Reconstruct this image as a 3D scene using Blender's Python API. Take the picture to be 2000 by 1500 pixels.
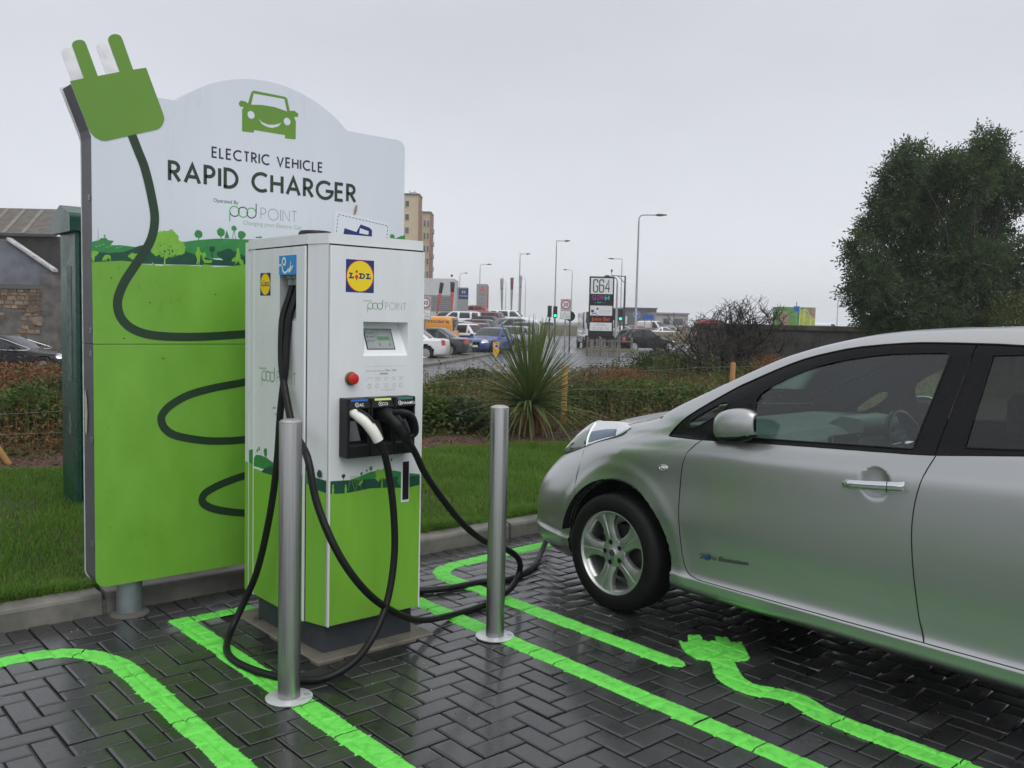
import bpy, bmesh, math, random
import numpy as np
from mathutils import Vector, Matrix
R = math.radians
random.seed(7)
rng = np.random.default_rng(7)
for o in list(bpy.data.objects):
    bpy.data.objects.remove(o)
sc = bpy.context.scene
COL = sc.collection

# ------------------------------------------------------------------ camera, sky, sun, exposure
cam_d = bpy.data.cameras.new('camera')
cam = bpy.data.objects.new('camera', cam_d)
COL.objects.link(cam)
CF, CR, CU = Vector((0.657045, 0.750536, -0.070627)), Vector((0.753282, -0.657302, 0.022805)), Vector((0.029308, 0.068186, 0.997242))
cam.matrix_world = Matrix(((CR.x, CU.x, -CF.x, 0), (CR.y, CU.y, -CF.y, 0), (CR.z, CU.z, -CF.z, 1.545), (0, 0, 0, 1)))
cam_d.sensor_width = 36
cam_d.lens = 36 * 1780 / 2000
cam_d.clip_start = .05
cam_d.clip_end = 4000
sc.camera = cam

SUN_EL, SUN_AZ = R(52), R(197)            # azimuth measured clockwise from +Y: light comes from behind the camera
world = bpy.data.worlds.new('World')
sc.world = world
world.use_nodes = True
wn, wl = world.node_tree.nodes, world.node_tree.links
wn.clear()
w_out = wn.new('ShaderNodeOutputWorld')
w_bg = wn.new('ShaderNodeBackground')
w_sky = wn.new('ShaderNodeTexSky')
w_sky.sky_type = 'NISHITA'
w_sky.sun_disc = False
w_sky.sun_elevation = SUN_EL
w_sky.sun_rotation = SUN_AZ
w_sky.dust_density = 6
w_hsv = wn.new('ShaderNodeHueSaturation')
w_hsv.inputs['Saturation'].default_value = .12
w_tc = wn.new('ShaderNodeTexCoord')
w_sep = wn.new('ShaderNodeSeparateXYZ')
w_ramp = wn.new('ShaderNodeValToRGB')
w_ramp.color_ramp.interpolation = 'EASE'
er = w_ramp.color_ramp.elements
er[0].position, er[0].color = 0.0, (.89, .925, .98, 1)
er[1].position, er[1].color = 1.0, (.88, .89, .92, 1)
e = er.new(.30); e.color = (.69, .715, .785, 1)
w_noise = wn.new('ShaderNodeTexNoise')
w_noise.inputs['Scale'].default_value = 2.2
w_noise.inputs['Detail'].default_value = 4
w_map = wn.new('ShaderNodeMapping')
w_map.inputs['Scale'].default_value = (1, 1, 2.5)
w_mr = wn.new('ShaderNodeMapRange')
for k, v in zip(('From Min', 'From Max', 'To Min', 'To Max'), (.3, .7, 9.5, 10.7)):
    w_mr.inputs[k].default_value = v
w_mul = wn.new('ShaderNodeMix'); w_mul.data_type = 'RGBA'; w_mul.blend_type = 'MULTIPLY'; w_mul.inputs[0].default_value = 1
w_mix = wn.new('ShaderNodeMix'); w_mix.data_type = 'RGBA'; w_mix.inputs[0].default_value = .06
wl.new(w_tc.outputs['Generated'], w_sep.inputs[0])
wl.new(w_sep.outputs['Z'], w_ramp.inputs[0])
wl.new(w_tc.outputs['Generated'], w_map.inputs[0])
wl.new(w_map.outputs[0], w_noise.inputs['Vector'])
wl.new(w_noise.outputs[0], w_mr.inputs[0])
wl.new(w_ramp.outputs[0], w_mul.inputs[6])
wl.new(w_mr.outputs[0], w_mul.inputs[7])
wl.new(w_sky.outputs[0], w_hsv.inputs['Color'])
wl.new(w_mul.outputs[2], w_mix.inputs[6])
wl.new(w_hsv.outputs[0], w_mix.inputs[7])
wl.new(w_mix.outputs[2], w_bg.inputs['Color'])
w_bg.inputs['Strength'].default_value = .1
wl.new(w_bg.outputs[0], w_out.inputs['Surface'])

sun_d = bpy.data.lights.new('sun', 'SUN')
sun_d.energy = 1.35
sun_d.angle = R(55)
sun_d.color = (1, .985, .96)
sun = bpy.data.objects.new('sun', sun_d)
COL.objects.link(sun)
sdir = Vector((math.sin(SUN_AZ) * math.cos(SUN_EL), math.cos(SUN_AZ) * math.cos(SUN_EL), math.sin(SUN_EL)))
sun.rotation_euler = sdir.to_track_quat('Z', 'Y').to_euler()
sun.location = (0, 0, 30)

sc.view_settings.view_transform = 'Standard'
sc.view_settings.look = 'None'
sc.view_settings.exposure = 0
sc.view_settings.gamma = 1
sc.render.engine = 'CYCLES'
sc.cycles.max_bounces = 8
sc.cycles.volume_bounces = 4
sc.cycles.transparent_max_bounces = 12
sc.cycles.use_denoising = True
sc.cycles.caustics_reflective = False
sc.cycles.caustics_refractive = False

# ------------------------------------------------------------------ helpers: materials
MATS = {}
def mat(name, col, rough=.5, metal=0., spec=.5, var=0., vs=8., col2=None, bump=0., bs=60., rvar=0., coat=0., croug=.05, alpha=1., trans=0., emit=0., ior=1.45, rnd=0., detail=5, pos=(.35, .65), world=False, streak=None):
    """Principled material; var = value variation by noise, col2 = second colour mixed in by noise, rnd = variation per island and object."""
    if name in MATS:
        return MATS[name]
    m = bpy.data.materials.new(name)
    m.use_nodes = True
    nt = m.node_tree
    N, L = nt.nodes, nt.links
    b = N['Principled BSDF']
    c4 = tuple(col) + (1,)
    b.inputs['Base Color'].default_value = c4
    b.inputs['Roughness'].default_value = rough
    b.inputs['Metallic'].default_value = metal
    b.inputs['Specular IOR Level'].default_value = spec
    b.inputs['IOR'].default_value = ior
    b.inputs['Coat Weight'].default_value = coat
    b.inputs['Coat Roughness'].default_value = croug
    b.inputs['Alpha'].default_value = alpha
    b.inputs['Transmission Weight'].default_value = trans
    if emit:
        b.inputs['Emission Color'].default_value = c4
        b.inputs['Emission Strength'].default_value = emit
    if var or col2 or bump or rvar or rnd:
        tc = N.new('ShaderNodeTexCoord')
        no = N.new('ShaderNodeTexNoise')
        no.inputs['Scale'].default_value = vs
        no.inputs['Detail'].default_value = detail
        no.inputs['Roughness'].default_value = .6
        co = N.new('ShaderNodeNewGeometry').outputs['Position'] if world else tc.outputs['Object']
        if streak:
            mp = N.new('ShaderNodeMapping'); mp.inputs['Scale'].default_value = streak
            L.new(co, mp.inputs[0]); L.new(mp.outputs[0], no.inputs['Vector'])
        else:
            L.new(co, no.inputs['Vector'])
        src = None
        if col2 or var:
            ra = N.new('ShaderNodeValToRGB')
            ra.color_ramp.elements[0].position = pos[0]
            ra.color_ramp.elements[1].position = pos[1]
            if col2:
                ra.color_ramp.elements[0].color = c4
                ra.color_ramp.elements[1].color = tuple(col2) + (1,)
            else:
                ra.color_ramp.elements[0].color = tuple(x * (1 - var) for x in col) + (1,)
                ra.color_ramp.elements[1].color = tuple(min(1, x * (1 + var)) for x in col) + (1,)
            L.new(no.outputs[0], ra.inputs[0])
            src = ra.outputs[0]
        if rnd:
            oi = N.new('ShaderNodeObjectInfo')
            ge = N.new('ShaderNodeNewGeometry')
            ad = N.new('ShaderNodeMath'); ad.operation = 'ADD'
            fr = N.new('ShaderNodeMath'); fr.operation = 'FRACT'
            L.new(oi.outputs['Random'], ad.inputs[0]); L.new(ge.outputs['Random Per Island'], ad.inputs[1]); L.new(ad.outputs[0], fr.inputs[0])
            mr = N.new('ShaderNodeMapRange')
            mr.inputs['To Min'].default_value = 1 - rnd
            mr.inputs['To Max'].default_value = 1 + rnd
            L.new(fr.outputs[0], mr.inputs[0])
            hv = N.new('ShaderNodeHueSaturation')
            L.new(mr.outputs[0], hv.inputs['Value'])
            if src: L.new(src, hv.inputs['Color'])
            else: hv.inputs['Color'].default_value = c4
            src = hv.outputs[0]
        if src:
            L.new(src, b.inputs['Base Color'])
        if rvar:
            m2 = N.new('ShaderNodeMapRange')
            m2.inputs['From Min'].default_value = .3
            m2.inputs['From Max'].default_value = .7
            m2.inputs['To Min'].default_value = max(.02, rough - rvar)
            m2.inputs['To Max'].default_value = min(1, rough + rvar)
            L.new(no.outputs[0], m2.inputs[0])
            L.new(m2.outputs[0], b.inputs['Roughness'])
        if bump:
            n2 = N.new('ShaderNodeTexNoise')
            n2.inputs['Scale'].default_value = bs
            n2.inputs['Detail'].default_value = 4
            L.new(co, n2.inputs['Vector'])
            bp = N.new('ShaderNodeBump')
            bp.inputs['Strength'].default_value = bump
            bp.inputs['Distance'].default_value = .01
            L.new(n2.outputs[0], bp.inputs['Height'])
            L.new(bp.outputs[0], b.inputs['Normal'])
    MATS[name] = m
    return m

def glass(name, tint, rough=.0, fac=.25, ior=1.5):
    """Thin window glass: fresnel mirror over a tinted see-through."""
    if name in MATS: return MATS[name]
    m = bpy.data.materials.new(name); m.use_nodes = True
    N, L = m.node_tree.nodes, m.node_tree.links
    N.remove(N['Principled BSDF'])
    out = N['Material Output']
    tr = N.new('ShaderNodeBsdfTransparent'); tr.inputs[0].default_value = tuple(tint) + (1,)
    gl = N.new('ShaderNodeBsdfGlossy'); gl.inputs['Roughness'].default_value = rough
    gl.inputs['Color'].default_value = (.95, .98, .97, 1)
    fr = N.new('ShaderNodeFresnel'); fr.inputs['IOR'].default_value = ior
    ad = N.new('ShaderNodeMath'); ad.operation = 'ADD'; ad.use_clamp = True; ad.inputs[1].default_value = fac - .04
    mx = N.new('ShaderNodeMixShader')
    L.new(fr.outputs[0], ad.inputs[0]); L.new(ad.outputs[0], mx.inputs[0])
    L.new(tr.outputs[0], mx.inputs[1]); L.new(gl.outputs[0], mx.inputs[2]); L.new(mx.outputs[0], out.inputs[0])
    MATS[name] = m
    return m

# ------------------------------------------------------------------ helpers: objects
def tag(o, label=None, cat=None, group=None, kind=None):
    if label: o['label'] = label
    if cat: o['category'] = cat
    if group: o['group'] = group
    if kind: o['kind'] = kind
    return o

def thing(name, label, cat, loc=(0, 0, 0), group=None):
    o = bpy.data.objects.new(name, None)
    COL.objects.link(o)
    o.location = loc
    o.empty_display_size = .1
    return tag(o, label, cat, group)

def offset_of(p):
    v = Vector((0, 0, 0))
    while p is not None:
        v += p.location
        p = p.parent
    return v

def link_mesh(name, me, parent=None):
    o = bpy.data.objects.new(name, me)
    COL.objects.link(o)
    if parent is not None:
        o.parent = parent
    return o

def copy_tree(o, parent=None):
    c = o.copy()
    COL.objects.link(c)
    c.parent = parent
    for ch in list(o.children):
        copy_tree(ch, c)
    return c

def crom(pts, n=8):
    """Catmull-Rom through the points, n samples per span."""
    P = [Vector(p) for p in pts]
    out = []
    for i in range(len(P) - 1):
        a, b, c, d = P[max(i - 1, 0)], P[i], P[i + 1], P[min(i + 2, len(P) - 1)]
        for k in range(n):
            t = k / n
            out.append(.5 * ((2 * b) + (c - a) * t + (2 * a - 5 * b + 4 * c - d) * t * t + (3 * b - a - 3 * c + d) * t ** 3))
    out.append(P[-1])
    return out

class MB:
    """Collects faces for ONE mesh object."""
    def __init__(s):
        s.v, s.f, s.m = [], [], []
    def add(s, vs, fs, mi=0):
        k = len(s.v)
        s.v += [tuple(v) for v in vs]
        s.f += [tuple(i + k for i in f) for f in fs]
        s.m += [mi] * len(fs)
        return s
    def box(s, a, b, mi=0, bev=0.):
        x0, y0, z0 = a; x1, y1, z1 = b
        if bev <= 0:
            return s.add([(x0, y0, z0), (x1, y0, z0), (x1, y1, z0), (x0, y1, z0), (x0, y0, z1), (x1, y0, z1), (x1, y1, z1), (x0, y1, z1)],
                         [(0, 3, 2, 1), (4, 5, 6, 7), (0, 1, 5, 4), (1, 2, 6, 5), (2, 3, 7, 6), (3, 0, 4, 7)], mi)
        e = bev
        vs = []
        for z, ins in ((z0, e), (z0 + e, 0), (z1 - e, 0), (z1, e)):
            X0, X1, Y0, Y1 = x0 + ins, x1 - ins, y0 + ins, y1 - ins
            c = e if ins == 0 else 0
            vs += [(X0 + c, Y0, z), (X1 - c, Y0, z), (X1, Y0 + c, z), (X1, Y1 - c, z), (X1 - c, Y1, z), (X0 + c, Y1, z), (X0, Y1 - c, z), (X0, Y0 + c, z)]
        fs = [tuple(range(7, -1, -1)), tuple(range(24, 32))]
        for k in range(3):
            for i in range(8):
                fs.append((k * 8 + i, k * 8 + (i + 1) % 8, k * 8 + 8 + (i + 1) % 8, k * 8 + 8 + i))
        return s.add(vs, fs, mi)
    def prism(s, poly, mapf, d0, d1, mi=0, mi_side=None, cap0=True):
        """poly: 2-D outline; mapf(u, v, d) -> 3-D point; d0 back, d1 front."""
        n = len(poly)
        vs = [mapf(u, v, d0) for u, v in poly] + [mapf(u, v, d1) for u, v in poly]
        s.add(vs, ([tuple(range(n - 1, -1, -1))] if cap0 else []) + [tuple(range(n, 2 * n))], mi)
        s.add(vs, [(i, (i + 1) % n, n + (i + 1) % n, n + i) for i in range(n)], mi if mi_side is None else mi_side)
        return s
    def tube(s, pts, rad, seg=10, mi=0, caps=True):
        P = [Vector(p) for p in pts]
        n = len(P)
        rr = [rad] * n if not hasattr(rad, '__len__') else list(rad)
        up = Vector((0, 0, 1))
        t0 = (P[1] - P[0]).normalized()
        if abs(t0.dot(up)) > .9: up = Vector((1, 0, 0))
        u = (up - t0 * up.dot(t0)).normalized()
        vs = []
        for i in range(n):
            t = (P[min(i + 1, n - 1)] - P[max(i - 1, 0)]).normalized()
            u = (u - t * u.dot(t)).normalized()
            w = t.cross(u)
            for k in range(seg):
                a = 2 * math.pi * k / seg
                vs.append(P[i] + (u * math.cos(a) + w * math.sin(a)) * rr[i])
        fs = [(i * seg + k, i * seg + (k + 1) % seg, (i + 1) * seg + (k + 1) % seg, (i + 1) * seg + k) for i in range(n - 1) for k in range(seg)]
        if caps:
            fs += [tuple(range(seg - 1, -1, -1)), tuple((n - 1) * seg + k for k in range(seg))]
        return s.add(vs, fs, mi)
    def lathe(s, prof, c=(0, 0, 0), seg=24, mi=0, axis='z', caps=True):
        """prof: list of (radius, height)."""
        n = len(prof)
        vs = []
        for r_, h in prof:
            for k in range(seg):
                a = 2 * math.pi * k / seg
                p = (r_ * math.cos(a), r_ * math.sin(a), h)
                if axis == 'y': p = (p[0], p[2], -p[1])
                if axis == 'x': p = (p[2], p[0], p[1])
                vs.append((c[0] + p[0], c[1] + p[1], c[2] + p[2]))
        fs = [(i * seg + k, i * seg + (k + 1) % seg, (i + 1) * seg + (k + 1) % seg, (i + 1) * seg + k) for i in range(n - 1) for k in range(seg)]
        if caps and prof[0][0] > 1e-6: fs.append(tuple(range(seg - 1, -1, -1)))
        if caps and prof[-1][0] > 1e-6: fs.append(tuple((n - 1) * seg + k for k in range(seg)))
        return s.add(vs, fs, mi)
    def ribbon(s, pts, w, mapf, d, mi=0, closed=False):
        """flat stroke of width w along a 2-D polyline with mitred joints."""
        P = [Vector((p[0], p[1])) for p in pts]
        n = len(P)
        vs = []
        for i in range(n):
            a = P[i - 1] if (i > 0 or closed) else None
            b = P[(i + 1) % n] if (i < n - 1 or closed) else None
            d1 = (P[i] - a).normalized() if a is not None else None
            d2 = (b - P[i]).normalized() if b is not None else None
            if d1 is None: d1 = d2
            if d2 is None: d2 = d1
            n1, n2 = Vector((-d1.y, d1.x)), Vector((-d2.y, d2.x))
            m = (n1 + n2)
            if m.length < 1e-6: m = n1
            m.normalize()
            k = min(1 / max(m.dot(n1), .35), 2.2) * w / 2
            vs += [mapf(*(P[i] - m * k), d), mapf(*(P[i] + m * k), d)]
        q = n if closed else n - 1
        return s.add(vs, [(2 * i, 2 * ((i + 1) % n), 2 * ((i + 1) % n) + 1, 2 * i + 1) for i in range(q)], mi)
    def flat(s, poly, mapf, d, mi=0):
        return s.add([mapf(u, v, d) for u, v in poly], [tuple(range(len(poly)))], mi)
    def disc(s, c, r_, mapf, d, seg=24, mi=0, ry=None):
        return s.flat([(c[0] + r_ * math.cos(2 * math.pi * k / seg), c[1] + (ry or r_) * math.sin(2 * math.pi * k / seg)) for k in range(seg)], mapf, d, mi)
    def build(s, name, mats, parent=None, smooth=False, local=False, bev=0.):
        me = bpy.data.meshes.new(name)
        off = Vector((0, 0, 0)) if local else offset_of(parent)
        v = np.array(s.v, dtype=np.float64).reshape(-1, 3) - np.array(off)
        me.from_pydata(v.tolist(), [], s.f)
        for m in (mats if isinstance(mats, (list, tuple)) else [mats]):
            me.materials.append(m)
        if any(s.m): me.polygons.foreach_set('material_index', s.m)
        if smooth:
            me.polygons.foreach_set('use_smooth', [True] * len(me.polygons))
            if smooth is not True:
                me.set_sharp_from_angle(angle=R(smooth))
        me.update()
        o = link_mesh(name, me, parent)
        if bev:
            md = o.modifiers.new('bevel', 'BEVEL')
            md.width = bev; md.segments = 2; md.limit_method = 'ANGLE'; md.angle_limit = R(40)
        return o

def fast_mesh(name, V, Fq, mats, parent=None, mi=None, smooth=False, tri=False):
    """numpy verts (n,3) and faces (m,k) -> object; for masses of small faces."""
    me = bpy.data.meshes.new(name)
    V = np.asarray(V, np.float32); Fq = np.asarray(Fq, np.int32)
    k = Fq.shape[1]
    me.vertices.add(len(V)); me.vertices.foreach_set('co', V.ravel())
    me.loops.add(Fq.size); me.loops.foreach_set('vertex_index', Fq.ravel())
    me.polygons.add(len(Fq))
    me.polygons.foreach_set('loop_start', np.arange(0, Fq.size, k, dtype=np.int32))
    for m in (mats if isinstance(mats, (list, tuple)) else [mats]): me.materials.append(m)
    if mi is not None: me.polygons.foreach_set('material_index', np.asarray(mi, np.int32))
    if smooth: me.polygons.foreach_set('use_smooth', np.ones(len(Fq), bool))
    me.update(calc_edges=True)
    me.validate()
    return link_mesh(name, me, parent)

# ------------------------------------------------------------------ lettering
def arc(cx, cy, rx, ry, a0, a1, n=14):
    return [(cx + rx * math.cos(R(a0 + (a1 - a0) * k / n)), cy + ry * math.sin(R(a0 + (a1 - a0) * k / n))) for k in range(n + 1)]
GL = {
 'E': (.46, [[(.46, 1), (0, 1), (0, 0), (.46, 0)], [(0, .52), (.43, .52)]]),
 'L': (.40, [[(0, 1), (0, 0), (.40, 0)]]),
 'C': (.80, [arc(.5, .5, .5, .5, 52, 308, 22)]),
 'T': (.52, [[(0, 1), (.52, 1)], [(.26, 1), (.26, 0)]]),
 'R': (.50, [[(0, 0), (0, 1), (.2, 1)] + arc(.2, .74, .26, .26, 80, -80, 10) + [(.2, .48), (0, .48)], [(.2, .48), (.52, 0)]]),
 'P': (.48, [[(0, 0), (0, 1), (.2, 1)] + arc(.2, .73, .27, .27, 80, -80, 10) + [(.2, .46), (0, .46)]]),
 'I': (.0, [[(0, 0), (0, 1)]]),
 'V': (.68, [[(0, 1), (.34, 0.02), (.68, 1)]]),
 'H': (.62, [[(0, 0), (0, 1)], [(.62, 0), (.62, 1)], [(0, .53), (.62, .53)]]),
 'A': (.76, [[(0, 0), (.38, .98), (.76, 0)], [(.13, .33), (.63, .33)]]),
 'D': (.66, [[(0, 0), (0, 1), (.16, 1)] + arc(.16, .5, .5, .5, 85, -85, 16) + [(.16, 0), (0, 0), (0, .1)]]),
 'G': (.92, [arc(.5, .5, .5, .5, 48, 352, 24) + [(.99, .46), (.56, .46)]]),
 'O': (1.0, [arc(.5, .5, .5, .5, 0, 360, 30)]),
 'N': (.66, [[(0, 0), (0, 1), (.66, 0), (.66, 1)]]),
 'g': (.55, [[(.55, .78), (.55, .86), (.46, 1), (.09, 1), (0, .88), (0, .12), (.09, 0), (.46, 0), (.55, .12), (.55, .48), (.3, .48)]]),
 '6': (.55, [[(.55, .78), (.55, .86), (.46, 1), (.09, 1), (0, .88), (0, .12), (.09, 0), (.46, 0), (.55, .12), (.55, .46), (.46, .56), (0, .56)]]),
 '4': (.58, [[(.44, 0), (.44, 1), (0, .3), (.58, .3)]]),
 '3': (.5, [arc(.24, .74, .25, .26, 150, -80, 12) + arc(.24, .25, .28, .27, 80, -150, 12)]),
 '0': (.56, [arc(.28, .5, .28, .5, 0, 360, 24)]),
 ' ': (.30, []),
}
def stroke_text(mb, txt, x, z, h, w_total, mapf, d, sw, gap=.2, mi=0, split=None):
    """monoline lettering: stroke width sw*h, fitted to w_total."""
    tot = sum(GL[c][0] + sw for c in txt) + gap * (len(txt) - 1)
    k = w_total / (tot * h)
    hh = h * (1 - sw)
    cx = x + sw * h * .5 * k
    q = 0
    for c in txt:
        gw, st = GL[c]
        for s_ in st:
            closed = c in 'O0'
            pts = [(cx + p[0] * (1 - sw * .0) * h * k, z + sw * h / 2 + p[1] * hh) for p in (s_[:-1] if closed else s_)]
            mb.ribbon(pts, sw * h, mapf, d + .00004 * q, mi, closed)
            q += 1
        if split and st:
            mb.build('letter', split[1], split[0]); mb.v, mb.f, mb.m = [], [], []
        cx += (gw + sw + gap) * h * k

TXT_CACHE = {}
def text_mesh(mb, txt, x, z, h, mapf, d, width=None, align='l', mi=0, shear=0., bold=0.):
    """filled lettering from the built-in face, h = cap height."""
    cu = bpy.data.curves.new('lettering', 'FONT')
    cu.body = txt
    cu.resolution_u = 3
    cu.shear = shear
    if bold: cu.offset = bold
    ob = bpy.data.objects.new('lettering_tmp', cu)
    COL.objects.link(ob)
    dg = bpy.context.evaluated_depsgraph_get()
    me = bpy.data.meshes.new_from_object(ob.evaluated_get(dg))
    v = np.array([q.co[:] for q in me.vertices])
    fs = [tuple(p.vertices) for p in me.polygons]
    bpy.data.objects.remove(ob); bpy.data.curves.remove(cu); bpy.data.meshes.remove(me)
    if not len(v): return
    s_ = h / .70
    x0, x1 = v[:, 0].min(), v[:, 0].max()
    sx = s_ if width is None else width / (x1 - x0)
    xx = (v[:, 0] - x0) * sx
    if align == 'c': xx = xx - (x1 - x0) * sx / 2
    mb.add([mapf(x + a, z + b * s_, d) for a, b in zip(xx, v[:, 1])], fs, mi)

def blob(cx, cz, r_, n=26, jag=.18, seed=1, sq=1.):
    rr = random.Random(seed)
    return [(cx + r_ * (1 + jag * rr.uniform(-1, 1)) * math.cos(2 * math.pi * k / n), cz + sq * r_ * (1 + jag * rr.uniform(-1, 1)) * math.sin(2 * math.pi * k / n)) for k in range(n)]
# ------------------------------------------------------------------ paving
M_paver = mat('wet_charcoal_paver', (.015, .015, .016), rough=.34, col2=(.034, .034, .035), vs=5, rvar=.2, bump=.28, bs=190, rnd=.45, spec=.5, coat=.75, croug=.14, world=True, detail=9)
M_joint = mat('joint_sand', (.010, .010, .010), rough=.85, bump=.4, bs=300)
M_kerb = mat('kerb_concrete', (.13, .125, .11), rough=.55, col2=(.21, .20, .18), vs=7, bump=.35, bs=160, rvar=.15, world=True)
M_paint = mat('lime_road_paint', (.10, .52, .06), rough=.5, col2=(.16, .74, .095), vs=22, bump=.6, bs=150, rvar=.15, detail=6, pos=(.3, .52))
KY = 4.785                                   # face of the kerb
PX0, PX1, PY0, PY1 = -2.2, 11.0, -3.4, KY
car_park = MB().add([(PX0 - 6, PY0 - 6, -.012), (PX1 + 8, PY0 - 6, -.012), (PX1 + 8, PY1, -.012), (PX0 - 6, PY1, -.012)], [(0, 1, 2, 3)]).build('car_park', M_joint)
tag(car_park, kind='structure')

def paver_mesh(nm, sx, sy):
    b, g = .0038, .0036
    hx, hy = sx / 2 - g, sy / 2 - g
    V, Fc = [], []
    for z, ins in ((-.05, 0), (-b, 0), (-.0009, b), (0, b * 2.4)):
        V += [(-hx + ins, -hy + ins, z), (hx - ins, -hy + ins, z), (hx - ins, hy - ins, z), (-hx + ins, hy - ins, z)]
    for k in range(3):
        for i in range(4):
            Fc.append((k * 4 + i, k * 4 + (i + 1) % 4, k * 4 + 4 + (i + 1) % 4, k * 4 + 4 + i))
    Fc.append((12, 13, 14, 15))
    return V, Fc
U = .1
row_y = KY - .2
ny1 = int(round(row_y / U)); oy = row_y - ny1 * U
bricks = []
for ix in range(int(PX0 / U), int(PX1 / U)):
    for iy in range(int(PY0 / U), ny1):
        k = (ix - iy) % 4
        if k == 0: bricks.append((ix * U + U, iy * U + U / 2 + oy, 0))
        elif k == 3:
            if iy + 1 < ny1: bricks.append((ix * U + U / 2, iy * U + U + oy, 1))
            else: bricks.append((ix * U + U / 2, iy * U + U / 2 + oy, 3))
        elif k == 2 and iy == int(PY0 / U): pass
for ix in range(int(PX0 / U), int(PX1 / U)):
    bricks.append((ix * U + U / 2, row_y + .1, 2))
def in_view(x, y):
    v = Vector((x, y, -1.545)); d = v.dot(CF)
    if d < .5: return 0
    px, py = 1780 * v.dot(CR) / d, 1780 * v.dot(CU) / d
    return 1 / d ** 3 if abs(px) < 1010 and abs(py) < 760 else 0
def hidden(x, y):                            # under the charger or under the car
    return (2.0 < x < 2.56 and 3.6 < y < 4.3) or (3.7 < x < 5.2 and y < 3.9)
vis = sorted([(0 if hidden(b[0], b[1]) else in_view(b[0], b[1]), i) for i, b in enumerate(bricks)], reverse=True)
solo = {i for s_, i in vis[:300] if s_ > 0}
pm = {}
for hz_, (sx, sy) in {0: (.2, .1), 1: (.1, .2), 2: (.1, .2), 3: (.1, .1)}.items():
    V, Fc = paver_mesh('paver', sx, sy)
    me = bpy.data.meshes.new('paver'); me.from_pydata(V, [], Fc); me.materials.append(M_paver); me.update()
    pm[hz_] = (me, np.array(V), np.array(Fc))
allV, allF, n0 = [], [], 0
SLAB = (1.972, 3.518, 2.61, 4.39)
for i, (x, y, h_) in enumerate(bricks):
    if SLAB[0] < x < SLAB[2] and SLAB[1] < y < SLAB[3]:
        continue                              # the concrete slab takes their place
    dz, tx, ty = max(-.002, min(.002, random.gauss(0, .0011))), max(-.012, min(.012, random.gauss(0, .006))), max(-.012, min(.012, random.gauss(0, .006)))
    jx, jy = random.uniform(-.0012, .0012), random.uniform(-.0012, .0012)
    me, V, Fc = pm[h_]
    if i in solo:
        o = link_mesh('paver', me, car_park)
        o.location = (x + jx, y + jy, dz)
        o.rotation_euler = (tx, ty, random.gauss(0, .004))
    else:
        q = V.copy(); q[:, 2] += q[:, 0] * -ty + q[:, 1] * tx + dz
        allV.append(q + [x + jx, y + jy, 0]); allF.append(Fc + n0); n0 += len(V)
tag(fast_mesh('pavers', np.vstack(allV), np.vstack(allF), M_paver, car_park), kind='stuff')

# ------------------------------------------------------------------ painted bay lines (thin thermoplastic that follows the blocks)
def joint_drop(x, y):
    """how far the paint sinks at a joint between blocks, 0..1"""
    if y > row_y:
        a = abs((x / U) % 1 - .0); a = min(a, 1 - a) * U
        return max(0, 1 - a / .011)
    ix, iy = math.floor(x / U), math.floor((y - oy) / U)
    k = (ix - iy) % 4
    x0, y0 = ix * U, iy * U + oy
    if k == 0: rx0, rx1, ry0, ry1 = x0, x0 + 2 * U, y0, y0 + U
    elif k == 1: rx0, rx1, ry0, ry1 = x0 - U, x0 + U, y0, y0 + U
    elif k == 3: rx0, rx1, ry0, ry1 = x0, x0 + U, y0, y0 + 2 * U
    else: rx0, rx1, ry0, ry1 = x0, x0 + U, y0 - U, y0 + U
    d = min(x - rx0, rx1 - x, y - ry0, ry1 - y)
    return max(0., 1 - d / .011)
def fnoise(x, y, s_=1.):
    return (math.sin(x * 61.3 * s_ + math.sin(y * 37.1 * s_) * 2.1) + math.sin(y * 83.7 * s_ + 1.3 + math.sin(x * 29.9 * s_) * 1.7)) * .5
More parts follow.
